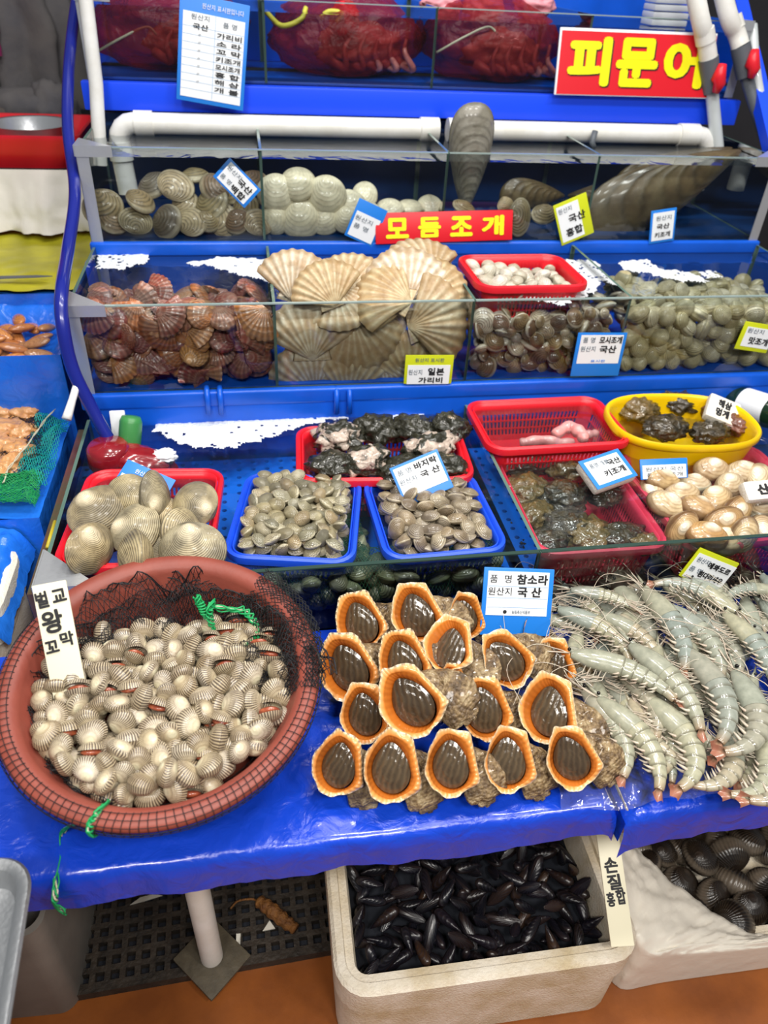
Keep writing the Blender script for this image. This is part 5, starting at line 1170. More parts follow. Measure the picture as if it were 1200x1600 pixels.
# mouth centre px, height of mouth above table, spire direction on the table (deg, 0=+x, -90=towards us), tilt of the mouth towards the viewer, roll, scale, look
ws = [(562, 968, .082, -52, 42, 0, 1.0, 'rear left whelk with a broad orange mouth'), (650, 955, .102, -55, 40, 0, 1.02, 'rear whelk with a round orange mouth beside the price card'), (727, 962, .08, -62, 55, 18, .85, 'narrow-mouthed whelk partly behind the blue price card'),
      (542, 1040, .07, -50, 46, 0, 1.1, 'leftmost whelk of the second row with a dark speckled rim'), (630, 1030, .088, -55, 42, 0, .98, 'second row whelk with a deep orange mouth'), (703, 1005, .104, -85, 20, -10, .95, 'whelk turned with its knobby spire to the viewer'), (790, 1028, .09, -35, 38, 12, .98, 'whelk with a peach mouth under the price card'), (838, 985, .05, -80, 50, 20, .7, 'small whelk hidden behind the price card'), (866, 1035, .06, -65, 45, 8, .85, 'narrow whelk against the shrimp'),
      (570, 1112, .052, -62, 44, 6, .92, 'third row whelk at the left with a grey lid'), (640, 1092, .1, -40, 40, -4, 1.1, 'big barnacled whelk in the centre of the heap'), (705, 1068, .07, -60, 60, 30, .7, 'whelk showing only an orange flap in the middle'), (758, 1105, .068, -60, 44, 12, .98, 'third row whelk with a pale striped lid'), (858, 1105, .07, -80, 36, -15, 1.05, 'whelk at the right with a wide brown mouth'),
      (530, 1192, .056, -80, 46, 2, .9, 'front left corner whelk with a rough brown spire'), (613, 1196, .068, -72, 46, 8, 1.0, 'front row whelk with a black and cream toothed rim'), (706, 1190, .077, -72, 45, 4, .93, 'front row whelk in the middle with an orange rim'), (796, 1185, .064, -70, 46, 8, .93, 'front row whelk with a knobbly grey spire'), (893, 1182, .062, -52, 46, 2, .93, 'front right whelk with its spire pointing to the shrimp')]
for i, (px, py, hz, az, tl, roll, s, lab) in enumerate(ws):
    p = atz(px, py, ZT + hz); k = i % 4
    if not wused[k]: o = wp[k]; wused[k] = True
    else: o = copy_tree(wp[k])
    nrm = Vector((-0.05 + math.sin(R_(roll)), -math.sin(R_(tl)), math.cos(R_(tl)))).normalized()
    rx = (Vector((1, 0, 0)) - nrm * nrm.x).normalized(); ry = nrm.cross(rx); f_ = R_(-66 + (az + 55))
    zc = rx * math.cos(f_) + ry * math.sin(f_)                              # local +z (apex side), in the plane of the mouth
    yc = nrm                                                                # local +y = out of the mouth
    xc = yc.cross(zc)
    o.matrix_world = frame(xc, yc, zc, p) @ Matrix.Scale(s, 4); tag(o, lab, 'whelk', 'whelks on the blue table')
# ================================================================== SHRIMP
def shrimp_mat(name, tail=False, seg=False):
    m, nt, b, out = new_mat(name); tc = nd(nt, 'ShaderNodeTexCoord').outputs['Object']; oi = nd(nt, 'ShaderNodeObjectInfo').outputs['Random']
    uv = nd(nt, 'ShaderNodeUVMap'); v = nd(nt, 'ShaderNodeSeparateXYZ', Vector=uv.outputs[0]).outputs[1]
    nz = nd(nt, 'ShaderNodeTexNoise', Vector=tc, Scale=110.0, Detail=5.0).outputs[0]
    base = ramp(nt, oi, [(0.0, S('#a4a594')), (0.35, S('#b8b294')), (0.7, S('#949e98')), (1.0, S('#b8a88c'))])
    c = mixc(nt, mth(nt, 'MULTIPLY_ADD', nz, 1.2, -0.3, clamp=True), base, S('#666c5f'))
    if seg:
        fr_ = mth(nt, 'FRACT', mth(nt, 'MULTIPLY', v, 6.0)); bd = nd(nt, 'ShaderNodeMapRange', Value=fr_, i1=0.72, i2=0.97).outputs[0]
        c = mixc(nt, mth(nt, 'MULTIPLY', bd, 0.75), c, S('#5e5a4a')); c = mixc(nt, nd(nt, 'ShaderNodeMapRange', Value=v, i1=0.8, i2=1.0, i4=0.6).outputs[0], c, S('#9a7a5c'))
    if tail: c = mixc(nt, nd(nt, 'ShaderNodeMapRange', Value=v, i1=0.1, i2=0.8).outputs[0], S('#a8957a'), S('#9a6450'))
    nt.links.new(c, b.inputs['Base Color']); b.inputs['Roughness'].default_value = 0.22; b.inputs['Coat Weight'].default_value = 0.6; b.inputs['Coat Roughness'].default_value = 0.08
    
    bn = nd(nt, 'ShaderNodeBump', Strength=0.15, Distance=0.002, Height=nz); nt.links.new(bn.outputs[0], b.inputs['Normal'])
    return m
M['shrimp'] = shrimp_mat('shrimp_shell'); M['shrimp_seg'] = shrimp_mat('shrimp_abdomen_shell', False, True); M['shrimp_tail'] = shrimp_mat('shrimp_tail_fan', True)
M['shrimp_leg'] = mat('shrimp_feelers', '#c9c4b2', 0.3, col2='#b5a08e', scale=60)
M['eye'] = mat('shrimp_eye', '#0c0a0a', 0.15)
def shrimp_proto(bend, seed):
    """body in the local XY plane, head at +X end, back on the outer side of the bend"""
    L = 0.145; n = 60; ctr = []; tang = []
    ang = 0.0; p = Vector((0, 0, 0)); ds = L / n
    for i in range(n + 1):
        s = i / n; ctr.append(p.copy()); tang.append(ang)
        kap = bend * (0.15 if s < 0.35 else 1.0 + 0.7 * (s - 0.35)) / L
        ang += kap * ds; p = p + Vector((-math.cos(ang), -math.sin(ang), 0)) * ds
    def rad(s):
        if s < 0.36: return 0.0045 + 0.0085 * math.sin(min(1, s / 0.28) * PI / 2) ** 0.8
        return 0.0130 * (1 - 0.74 * ((s - 0.36) / 0.64) ** 1.3)
    def ring(s, a, k=1.0, seg=0.0):
        i = min(int(s * n), n - 1); f = s * n - i; c = ctr[i].lerp(ctr[i + 1], f); t = tang[i] + (tang[i + 1] - tang[i]) * f
        d = Vector((math.sin(t), -math.cos(t), 0)) * -1     # dorsal
        r = rad(s) * k * (1 + seg); return c - d * 0 + d * (r * 1.12 * math.cos(a)) * 1.0 + Vector((0, 0, 1)) * (r * 0.82 * math.sin(a))
    def cara(u, v): return ring(0.0 + 0.38 * v, 2 * PI * u, 1.0 + 0.04 * (v > 0.93), 0)
    def abdo(u, v):
        s = 0.355 + 0.59 * v; q = (v * 6) % 1.0; return ring(s, 2 * PI * u, 1.0, 0.13 * (q ** 0.7) - 0.06)
    E_ = empty('shrimp')
    mb = MB().surf(cara, 18, 14, wrap=True); k0 = len(mb.v)
    mb.tube([ring(0.02, 0, 0.6), ring(0.0, 0, 1.0) + Vector((0.012, 0.0, 0)), ring(0.0, 0, 1.3) + Vector((0.034, 0.003, 0))], [0.0035, 0.0024, 0.0003], 6)
    put('carapace', mb.mesh('carapace'), M['shrimp'], E_)
    put('abdomen', MB().surf(abdo, 18, 60, wrap=True).mesh('abdomen'), M['shrimp_seg'], E_)
    te = ctr[int(0.93 * n)]; t = tang[int(0.93 * n)]; fw = Vector((-math.cos(t), -math.sin(t), 0)); sd = Vector((0, 0, 1)); dn = fw.cross(sd)
    tf = MB()
    sp_ = (dn * 0.8 + sd * 0.6).normalized(); nn_ = fw.cross(sp_)
    def fan(u, v):
        a = (u - 0.5) * 0.95; w = 0.025 * v; return te - fw * 0.006 + fw * (w * math.cos(a) * (1 - 0.18 * abs(math.sin(a * 5)))) + sp_ * (w * math.sin(a) * 0.8) + nn_ * (0.0035 * (1 - v) * math.cos(2 * PI * u) + 0.0012 * math.sin(a * 9))
    tf.surf(fan, 24, 6)
    o = put('tail_fan', tf.mesh('tail_fan'), M['shrimp_tail'], E_); sm = None
    rg_ = random.Random(seed); ven = lambda s, k=1.0: ring(s, PI, k)
    lg = MB()
    for q in range(5):
        for z in (-1, 1):
            s = 0.14 + 0.045 * q; b = ven(s, 0.9); inw = (ven(s, 1.0) - ctr[int(s * n)]).normalized()
            lg.tube([b, b + inw * 0.012 + Vector((0.004, 0, z * 0.004)), b + inw * 0.02 + Vector((0.012 + 0.004 * q, 0, z * 0.006)), b + inw * 0.018 + Vector((0.024 + 0.003 * q, 0, z * 0.008))], [0.0009, 0.0007, 0.0005, 0.0003], 4)
    for q in range(5):
        s = 0.44 + 0.085 * q; b = ven(s, 0.85); inw = (ven(s, 1.0) - ctr[int(s * n)]).normalized()
        for z in (-1, 1): lg.tube([b - inw * 0.003 + Vector((0, 0, z * 0.002)), b + inw * 0.002 + Vector((0.003, 0, z * 0.004)), b + inw * 0.004 + Vector((0.009, 0, z * 0.004))], [0.0022, 0.0016, 0.0004], 5)
    put('legs', lg.mesh('legs'), M['shrimp_leg'], E_)['kind'] = 'stuff'
    hd = ctr[0]
    for z in (-1, 1):
        put('eye', lump_mesh('eye', 0.0024, 0.0024, 0.0024, 1, 0, 1, 2), M['eye'], E_, hd + Vector((0.003, 0.003, z * 0.006)))
        pts = [hd + Vector((0.002, -0.001, z * 0.003)), hd + Vector((0.02, -0.004 + rg_.uniform(-.004, .004), z * 0.008)), hd + Vector((0.05, -0.012 + rg_.uniform(-.02, .01), z * 0.018)), hd + Vector((0.075, -0.045 + rg_.uniform(-.03, .02), z * 0.028)), hd + Vector((0.05, -0.085 + rg_.uniform(-.03, .03), z * 0.03))]
        MB().tube(spline(pts, 22), [0.0008 - 0.00002 * i for i in range(23)], 4).build('antenna', M['shrimp_leg'], E_)
        pts = [hd + Vector((0.002, 0.0, z * 0.002)), hd + Vector((0.014, -0.004, z * 0.006)), hd + Vector((0.03, -0.008 + rg_.uniform(-.004, .004), z * 0.008))]
        MB().tube(spline(pts, 8), 0.0010, 4).build('feeler', M['shrimp_leg'], E_)
    # origin to the middle of the body
    return E_, ctr
sps = [shrimp_proto(b, i) for i, b in enumerate((1.0, 1.5, 2.2))]
sused = [False] * 3
def shrimp(hx, hy, tx, ty, k, side, lift, label, tilt=0.0):
    """head and tail pixels on the heap surface; side=+1 back on the left of head->tail"""
    zc = 0.636 + lift; h = atz(hx, hy, zc); t = atz(tx, ty, zc - 0.004)
    E0, ctr = sps[k]
    if not sused[k]: o = E0; sused[k] = True
    else: o = copy_tree(E0)
    a, b = ctr[0], ctr[-1]; lv = (b - a); wv = t - h
    s = max(0.82, min(1.35, wv.length / lv.length)); lx = lv.normalized(); ly = Vector((-lx.y, lx.x, 0)); lz = Vector((0, 0, 1))
    wx = wv.normalized(); up = (Vector((0, 0, 1)) - wx * wx.z).normalized(); wy = up.cross(wx)
    if side < 0: wy, up2 = -wy, -up
    else: up2 = up
    Ml = Matrix(((lx.x, ly.x, 0), (lx.y, ly.y, 0), (0, 0, 1))); Mw = Matrix(((wx.x, wy.x, up2.x), (wx.y, wy.y, up2.y), (wx.z, wy.z, up2.z)))
    Rm = Matrix.Rotation(tilt, 3, wx) @ Mw @ Ml.transposed()
    o.matrix_world = Matrix.Translation((h + t) / 2) @ Rm.to_4x4() @ Matrix.Scale(s, 4) @ Matrix.Translation(-(a + b) / 2)
    tag(o, label, 'shrimp', 'shrimp heaped on the right table'); return o
SH = [ # hx, hy, tx, ty, proto, side, lift, tilt, label
 (892, 922, 1000, 958, 0, 1, .045, .3, 'shrimp at the back left of the heap beside the price card'), (872, 952, 985, 1040, 1, 1, .04, .2, 'left shrimp curving down past the price card'), (1002, 912, 1072, 1066, 0, 1, .05, .4, 'long shrimp running straight down from the back of the heap'),
 (1150, 955, 1015, 915, 1, -1, .055, .3, 'shrimp lying crosswise at the very back'), (1036, 945, 1122, 1066, 1, 1, .045, .3, 'pale shrimp right of the long straight one'), (892, 1022, 1062, 1102, 0, 1, .055, .4, 'bluish shrimp stretched across the upper left of the heap'),
 (985, 1008, 1096, 1152, 0, 1, .052, .4, 'long shrimp with a red tail tip in the middle of the heap'), (1072, 1012, 1118, 1172, 1, 1, .05, .3, 'arched shrimp just right of the middle'), (912, 1080, 968, 1222, 1, 1, .02, .2, 'lowest left shrimp lying on the blue table'),
 (935, 1092, 1026, 1244, 1, 1, .03, .2, 'shrimp whose tail hangs at the front edge'), (1008, 1088, 1052, 1236, 2, 1, .032, .2, 'curved shrimp with a brownish tail at the front'), (1148, 1048, 1118, 1176, 2, 1, .05, .2, 'tightly curled bluish shrimp at the right'),
 (1140, 1140, 1072, 1222, 2, 1, .028, .1, 'curled shrimp at the front, first from the blue edge'), (1185, 1140, 1130, 1238, 2, 1, .03, .1, 'black-spotted curled shrimp at the front right'), (1215, 1135, 1158, 1246, 2, 1, .035, .1, 'curled shrimp in the front right corner'),
 (1132, 958, 1208, 1080, 0, 1, .055, .3, 'shrimp slanting down at the upper right'), (1178, 985, 1230, 1090, 1, 1, .045, .2, 'yellowish shrimp at the right edge'), (1085, 908, 1158, 972, 0, 1, .05, .3, 'dark-nosed shrimp at the back right'), (1215, 925, 1140, 940, 1, -1, .045, .2, 'shrimp pointing right at the far back'),
 (960, 1040, 1020, 1160, 1, 1, .03, .2, 'shrimp half buried below the bluish one'), (1045, 1075, 1075, 1200, 1, 1, .024, .2, 'half buried shrimp in the lower middle'), (905, 985, 935, 1080, 1, -1, .02, .2, 'reddish shrimp buried at the left'), (940, 960, 1030, 1045, 1, 1, .028, .2, 'shrimp under the left curving one'),
 (1100, 1060, 1110, 1190, 1, 1, .03, .2, 'shrimp under the arched one'), (1180, 1060, 1195, 1170, 1, -1, .035, .2, 'greyish shrimp near the right edge'), (1090, 960, 1150, 1060, 1, 1, .03, .2, 'shrimp buried in the upper right'), (990, 1130, 1045, 1225, 1, 1, .012, .1, 'shrimp under the front pair'), (880, 915, 930, 1000, 1, 1, .022, .2, 'shrimp tucked behind the price card'), (1160, 1110, 1210, 1200, 1, 1, .012, .1, 'shrimp beneath the front right curl'), (1030, 1010, 1060, 1110, 1, -1, .03, .2, 'shrimp hidden between the long ones'),
 (1190, 900, 1240, 1000, 1, 1, .035, .2, 'shrimp at the far back right corner'), (1200, 1010, 1260, 1120, 1, 1, .04, .2, 'shrimp leaving the picture at the right'), (955, 905, 1050, 985, 1, 1, .02, .2, 'lower shrimp at the back'), (1110, 985, 1085, 1085, 1, -1, .026, .2, 'shrimp lying underneath at the centre right')]
for (hx, hy, tx, ty, k, sd, lf, tl, lab) in SH: shrimp(hx, hy, tx, ty, k, -sd, lf, lab, tl * (1 if sd > 0 else -1) * 0.6)
rg = random.Random(71)
for q in range(44):
    cx, cy = rg.uniform(900, 1290), rg.uniform(930, 1180)
    if cy > 1120 and cx < 960: continue
    a = R_(rg.gauss(62, 28)); L_ = 68
    shrimp(cx - L_ * math.cos(a), cy - L_ * math.sin(a), cx + L_ * math.cos(a), cy + L_ * math.sin(a), rg.choice((0, 1, 1)), -1 if rg.random() < 0.8 else 1, rg.uniform(0.002, 0.022), 'shrimp lying underneath in the heap on the right table', rg.uniform(-0.2, 0.2))
# crumpled clear film under the heap
def film(u, v):
    x = 0.375 + 0.40 * u; y = 0.522 + 0.3 * v; e = min(u, v * 1.2, 1) ; z = ZT + 0.004 + 0.012 * abs(fbm(x, y, 3, 15)) + 0.010 * max(0, 0.25 - u) * (1 + fbm(x, y, 9, 30))
    if v < 0.06: y -= 0.004; z -= 0.006 * (0.06 - v) / 0.06
    return (x + 0.01 * fbm(x, y, 5, 8), y + 0.012 * fbm(x, y, 11, 7) * (1 - v), z)
cf = MB().surf(film, 60, 46).build('plastic_film', M['clear_film']); tag(cf, 'crumpled clear plastic film spread under the shrimp', 'plastic film')
# ================================================================== SIGNS AND PRICE CARDS
GLYPHS = '●〃가개게교국꼬농니다도듬라락르리림막맛멍명모문바백벌본부불비산삼새소손시식어에왕우원일입조지질참축콰키판표품피합해홍흰'
_tc = bpy.data.curves.new('lettering', 'FONT'); _tc.resolution_u = 3; _tc.extrude = 0.0003; _tc.space_line = 3.0; _tc.body = '\n'.join(GLYPHS)
_to = bpy.data.objects.new('lettering', _tc); _gm = bpy.data.meshes.new_from_object(_to); _gl = {}
_gid = [int(round((0.35 - v.co.y) / 3.0)) for v in _gm.vertices]
for _p in _gm.polygons:
    _g = _gl.setdefault(GLYPHS[max(0, min(len(GLYPHS) - 1, _gid[_p.vertices[0]]))], ([], [], {})); _f = []
    for _i in _p.vertices:
        if _i not in _g[2]:
            _c = _gm.vertices[_i].co; _g[2][_i] = len(_g[0]); _g[0].append((_c.x, _c.y + 3.0 * _gid[_i], _c.z))
        _f.append(_g[2][_i])
    _g[1].append(tuple(_f))
bpy.data.objects.remove(_to); bpy.data.curves.remove(_tc); bpy.data.meshes.remove(_gm)
def text_mesh(body, size, bold=0.0, shear=0.0, res=3):
    mb = MB(); x = 0.0
    for ch in body:
        if ch == ' ': x += 0.3; continue
        vs, fs, _ = _gl[ch]
        for ki, (dx, dy) in enumerate(((0, 0),) if bold == 0 else ((bold, 0), (-bold, 0), (0, bold), (0, -bold), (bold * 0.7, bold * 0.7), (-bold * 0.7, -bold * 0.7), (bold * 0.7, -bold * 0.7), (-bold * 0.7, bold * 0.7))):
            mb.add([(a + x + dx, b + dy, c + (0.0001 * ki if c > 0 else 0)) for a, b, c in vs], fs)
        x += 0.94
    return mb.mesh('lettering', False)
class Card:
    """a thin sign whose plane is fixed in the room; local X right, Y up the card, Z out of it; sizes in metres, texts in fractions of the card"""
    def __init__(s, name, label, p, n, TL, TR, BL, face, th=0.0035, cat='price card', group=None, back=None, bev=0.004, edge=None):
        n = Vector(n).normalized(); a, b, c = (atplane(*q, p, n) for q in (TL, TR, BL))
        x = (b - a).normalized(); y = n.cross(x); s.w = (b - a).length; s.h = abs((a - c).dot(y)); s.n = n
        o = a - y * s.h
        s.E = empty(name, label=label, cat=cat, group=group); s.E.matrix_world = frame(x, y, n, o)
        me = rbox_mesh('card', (s.w, s.h, th), min(bev, th * 0.45)); put('card', me, face, s.E, (s.w / 2, s.h / 2, -th / 2)); s.k = 0.0004
    def rect(s, x0, y0, x1, y1, m, name='panel'):
        w, h = (x1 - x0) * s.w, (y1 - y0) * s.h; MB().box(((x0 + x1) / 2 * s.w, (y0 + y1) / 2 * s.h, s.k), (w, h, 0.0006)).build(name, m, s.E, smooth=False); s.k += 0.0004
    def rule(s, x0, x1, y, m, t=0.0008, vert=False):
        c = ((x0 + x1) / 2 * s.w, y * s.h, s.k); sz = ((x1 - x0) * s.w, t, 0.0005)
        if vert: c = (y * s.w, (x0 + x1) / 2 * s.h, s.k); sz = (t, (x1 - x0) * s.h, 0.0005)
        MB().box(c, sz).build('rule', m, s.E, smooth=False)
    def text(s, body, x, y, hgt, m, width=None, bold=0.0, shear=0.0, rot=0.0, stretch=None):
        me = text_mesh(body, 1.0, bold, shear); vs = me.vertices
        xs = [v.co.x for v in vs]; ys = [v.co.y for v in vs]; w0, h0 = max(xs) - min(xs), max(ys) - min(ys); cx, cy = (max(xs) + min(xs)) / 2, (max(ys) + min(ys)) / 2
        ky = hgt * s.h / h0; kx = width * s.w / w0 if width else ky
        for v in vs: v.co = Vector(((v.co.x - cx) * kx, (v.co.y - cy) * ky, (0.0002 + (v.co.z - 0.0003) * 0.6 if v.co.z > 0 else -0.0002)))
        put('lettering', me, m, s.E, (x * s.w, y * s.h, s.k + 0.0006), (0, 0, R_(rot)))
CAMV = Vector(CR @ np.array([0, 0, 1.0]))           # towards the camera
INK, PB, PG = M['ink'], M['print_blue'], M['print_grey']
# whelk card
c = Card('price_card', 'blue edged price card standing among the whelks and shrimp', atz(808, 996, 0.665), (-0.05, -0.85, 0.5), (757, 886), (867, 890), (754, 992), PB, group='price cards')
c.rect(0.06, 0.30, 0.93, 0.95, M['card_white'])
for y in (0.73, 0.56, 0.42): c.rule(0.07, 0.92, y, M['line_blue'])
c.text('품  명', 0.24, 0.84, 0.115, INK, 0.30); c.text('참소라', 0.69, 0.84, 0.15, INK, 0.44, bold=0.03); c.text('원산지', 0.24, 0.655, 0.115, INK, 0.33); c.text('국 산', 0.66, 0.655, 0.15, INK, 0.34, bold=0.03)
c.text('농림축산식품부', 0.56, 0.355, 0.05, PG, 0.26); c.text('●', 0.33, 0.355, 0.055, INK)
# clam card in the right blue basket
c = Card('price_card', 'blue edged price card stuck in the right blue basket', atz(665, 750, 0.79), (-0.08, -0.72, 0.7), (608, 732), (683, 701), (640, 790), PB, group='price cards')
c.rect(0.05, 0.20, 0.95, 0.93, M['card_white']); c.rule(0.06, 0.94, 0.67, M['line_blue']); c.rule(0.06, 0.94, 0.44, M['line_blue'])
c.text('품 명', 0.24, 0.79, 0.13, PG, 0.28); c.text('바지락', 0.68, 0.80, 0.17, INK, 0.46, bold=0.035); c.text('원산지', 0.24, 0.56, 0.13, PG, 0.34); c.text('국 산', 0.70, 0.565, 0.16, INK, 0.40, bold=0.03)
# card in the bright red basket
c = Card('price_card', 'blue price card half buried behind the biggest clams', atz(215, 745, 0.785), (0.05, -0.5, 0.86), (200, 717), (275, 750), (156, 755), PB, group='price cards')
c.rect(0.05, 0.06, 0.95, 0.55, M['card_white']); c.text('원산지 국산', 0.48, 0.40, 0.20, INK, 0.7, bold=0.02); c.text('품 명', 0.25, 0.17, 0.17, PG, 0.3); c.text('원산지 표시판', 0.55, 0.76, 0.14, M['card_white'], 0.6)
# boxed card above the sea squirts
def block_sign(label, p, n, TL, TR, BL, th, faces):
    return Card('foam_sign', label, p, n, TL, TR, BL, M['foam_white'], th=th, bev=0.006, cat='sign', group='foam block signs')
c = block_sign('foam block with a blue framed label over the sea squirts', atz(948, 735, 0.775), (0.03, -0.35, 0.93), (903, 722), (965, 701), (935, 765), 0.022, None)
c.rect(0.0, 0.0, 1.0, 1.0, PB); c.rect(0.09, 0.10, 0.91, 0.90, M['card_white']); c.text('품명 개불', 0.38, 0.72, 0.15, PG, 0.45); c.text('국산', 0.72, 0.66, 0.2, INK, 0.3, bold=0.03); c.text('키조개', 0.6, 0.36, 0.22, INK, 0.5, bold=0.03)
c = block_sign('white foam block lettered in black on the yellow tub', atz(1113, 632, 0.79), (0.0, -0.45, 0.9), (1112, 612), (1160, 632), (1072, 634), 0.022, None)
c.text('해삼', 0.5, 0.68, 0.34, INK, 0.42, bold=0.05); c.text('멍게', 0.48, 0.30, 0.34, INK, 0.42, bold=0.05)
c = block_sign('white foam block at the right edge on the surf clams', atz(1190, 765, 0.79), (-0.05, -0.5, 0.86), (1160, 752), (1225, 746), (1172, 782), 0.022, None)
c.text('산', 0.42, 0.5, 0.55, INK, 0.3, bold=0.05)
# blue topped card behind the surf clams
c = Card('price_card', 'blue topped price card at the back of the surf clam basket', atz(1038, 735, 0.765), (0, -0.8, 0.6), (1000, 718), (1074, 715), (1003, 750), PB, group='price cards')
c.rect(0.04, 0.04, 0.96, 0.70, M['card_white']); c.text('원산지 국산', 0.5, 0.5, 0.2, PG, 0.8); c.text('품명 개조개', 0.5, 0.22, 0.2, INK, 0.75)
# yellow card hanging on the glass over the shrimp
c = Card('price_card', 'yellow edged price card stuck on the glass above the shrimp', (0, 0.897, 0.72), (0, -1, 0.12), (1095, 856), (1156, 881), (1053, 897), M['print_green'], group='price cards')
c.rect(0.05, 0.04, 1.0, 0.86, M['card_white']); c.text('원산지', 0.24, 0.68, 0.16, PG, 0.3); c.text('에콰도르', 0.66, 0.64, 0.2, INK, 0.55, bold=0.03); c.text('품 명', 0.22, 0.36, 0.16, PG, 0.3); c.text('흰다리새우', 0.62, 0.30, 0.2, INK, 0.6, bold=0.03)
# red card at the right edge
c = Card('price_card', 'red card cut by the right edge above the shrimp', (0, 0.89, 0.74), (0.1, -1, 0.15), (1178, 868), (1250, 868), (1212, 922), M['print_red'], group='price cards')
# red signs
c = Card('lettered_sign', 'small red sign with yellow letters across the middle of the third tank', (0, 1.778, 1.0), (0, -1, 0.28), (586, 333), (802, 327), (588, 382), M['print_red'], th=0.005, cat='sign', group='red signs')
for i, ch in enumerate('모듬조개'): c.text(ch, 0.155 + 0.232 * i, 0.5, 0.66, M['print_yellow'], 0.165, bold=0.045)
c = Card('lettered_sign', 'large red octopus sign with yellow letters on the top tank', (0, 2.055, 1.33), (0, -1, 0.2), (876, 42), (1122, 52), (864, 148), M['card_white'], th=0.006, cat='sign', group='red signs')
c.rect(0.012, 0.015, 0.995, 0.955, M['print_red'])
for i, ch in enumerate('피문어'):
    c.text(ch, 0.205 + 0.305 * i, 0.50, 0.745, INK, 0.275, bold=0.055)
c.k += 0.001
for i, ch in enumerate('피문어'): c.text(ch, 0.198 + 0.305 * i, 0.515, 0.74, M['print_yellow'], 0.27, bold=0.05)
# price list hanging at the top left
c = Card('price_list', 'tall blue framed price list hanging in front of the top tank', (0, 2.05, 1.35), (0.05, -1, 0.15), (281, -15), (391, 9), (266, 153), PB, cat='price list')
c.rect(0.055, 0.045, 0.945, 0.84, M['card_white'])
c.text('원산지 표시판입니다', 0.62, 0.91, 0.05, M['card_white'], 0.6)
for k in range(9): c.rule(0.06, 0.94, 0.125 + 0.073 * k, M['line_blue'], 0.0007)
c.rule(0.06, 0.84, 0.52, M['line_blue'], 0.001, True)
c.text('원산지', 0.30, 0.80, 0.05, PG, 0.26); c.text('품 명', 0.73, 0.775, 0.05, PG, 0.2)
rows = ['가리비', '소 라', '꼬 막', '키조개', '모시조개', '홍 합', '해 삼', '개 불']
for k, t in enumerate(rows): c.text(t, 0.73, 0.67 - 0.073 * k, 0.052, INK, 0.36, bold=0.02)
c.text('국산', 0.31, 0.715, 0.055, INK, 0.22, bold=0.02)
for k in range(1, 8): c.text('〃', 0.30, 0.715 - 0.073 * k, 0.022, INK)
# labels on the glass of the third tank
def small(label, Y, TL, TR, BL, m, lines, rect=(0.08, 0.08, 0.92, 0.92), n=(0, -1, 0.1), z=1.05):
    c = Card('price_card', label, (0, Y, z), n, TL, TR, BL, m, th=0.003, group='price cards'); c.rect(*rect, M['card_white'])
    for (t, x, y, h, w, mm, b) in lines: c.text(t, x, y, h, mm, w, bold=b)
    return c
small('tilted blue edged card over the grey-brown clams', 1.787, (359, 246), (408, 297), (328, 271), PB, [('원산지', 0.3, 0.72, 0.18, 0.4, PG, 0), ('국산', 0.68, 0.62, 0.28, 0.4, INK, .03), ('품 명', 0.25, 0.3, 0.18, 0.3, PG, 0), ('백합', 0.65, 0.25, 0.28, 0.4, INK, .03)])
small('blue topped card half behind the small red sign', 1.79, (562, 309), (606, 330), (540, 368), PB, [('원산지', 0.4, 0.55, 0.12, 0.6, PG, 0), ('품 명', 0.4, 0.35, 0.12, 0.5, PG, 0)], rect=(0.08, 0.06, 0.92, 0.70))
small('yellow edged card on the third tank beside the small red sign', 1.787, (864, 322), (916, 300), (884, 382), M['print_green'], [('원산지', 0.3, 0.8, 0.12, 0.4, PG, 0), ('국산', 0.6, 0.55, 0.2, 0.5, INK, .03), ('홍합', 0.45, 0.25, 0.2, 0.5, INK, .03)], rect=(0.06, 0.06, 0.72, 0.92))
small('narrow blue edged card at the right of the third tank', 1.787, (1018, 330), (1058, 324), (1019, 381), PB, [('원산지', 0.5, 0.75, 0.14, 0.6, PG, 0), ('국산', 0.5, 0.5, 0.16, 0.5, INK, .02), ('키조개', 0.5, 0.25, 0.16, 0.6, INK, .02)])
# labels on the second tank
small('yellow topped card in front of the large white scallops', 1.415, (634, 555), (710, 555), (632, 600), M['print_green'], [('원산지', 0.22, 0.42, 0.18, 0.28, PG, 0), ('일본', 0.65, 0.44, 0.26, 0.34, INK, .03), ('가리비', 0.55, 0.14, 0.2, 0.5, INK, .03), ('원산지 표시판', 0.5, 0.84, 0.13, 0.6, PG, 0)], rect=(0.06, -0.0, 0.94, 0.66), z=0.83)
c = small('blue edged card in front of the brown and cream clams', 1.415, (904, 520), (981, 520), (896, 588), PB, [('품 명', 0.24, 0.84, 0.12, 0.24, PG, 0), ('모시조개', 0.68, 0.84, 0.16, 0.46, INK, .03), ('원산지', 0.25, 0.64, 0.12, 0.3, PG, 0), ('국산', 0.66, 0.63, 0.17, 0.34, INK, .03), ('표시판', 0.5, 0.36, 0.06, 0.3, PB, 0)], rect=(0.07, 0.30, 0.93, 0.95), z=0.85)
small('yellow edged card at the right edge of the second tank', 1.415, (1166, 502), (1216, 510), (1148, 545), M['print_green'], [('원산지', 0.4, 0.72, 0.16, 0.5, PG, 0), ('맛조개', 0.6, 0.38, 0.26, 0.6, INK, .03)], rect=(0.12, 0.14, 0.98, 0.84), z=0.9)
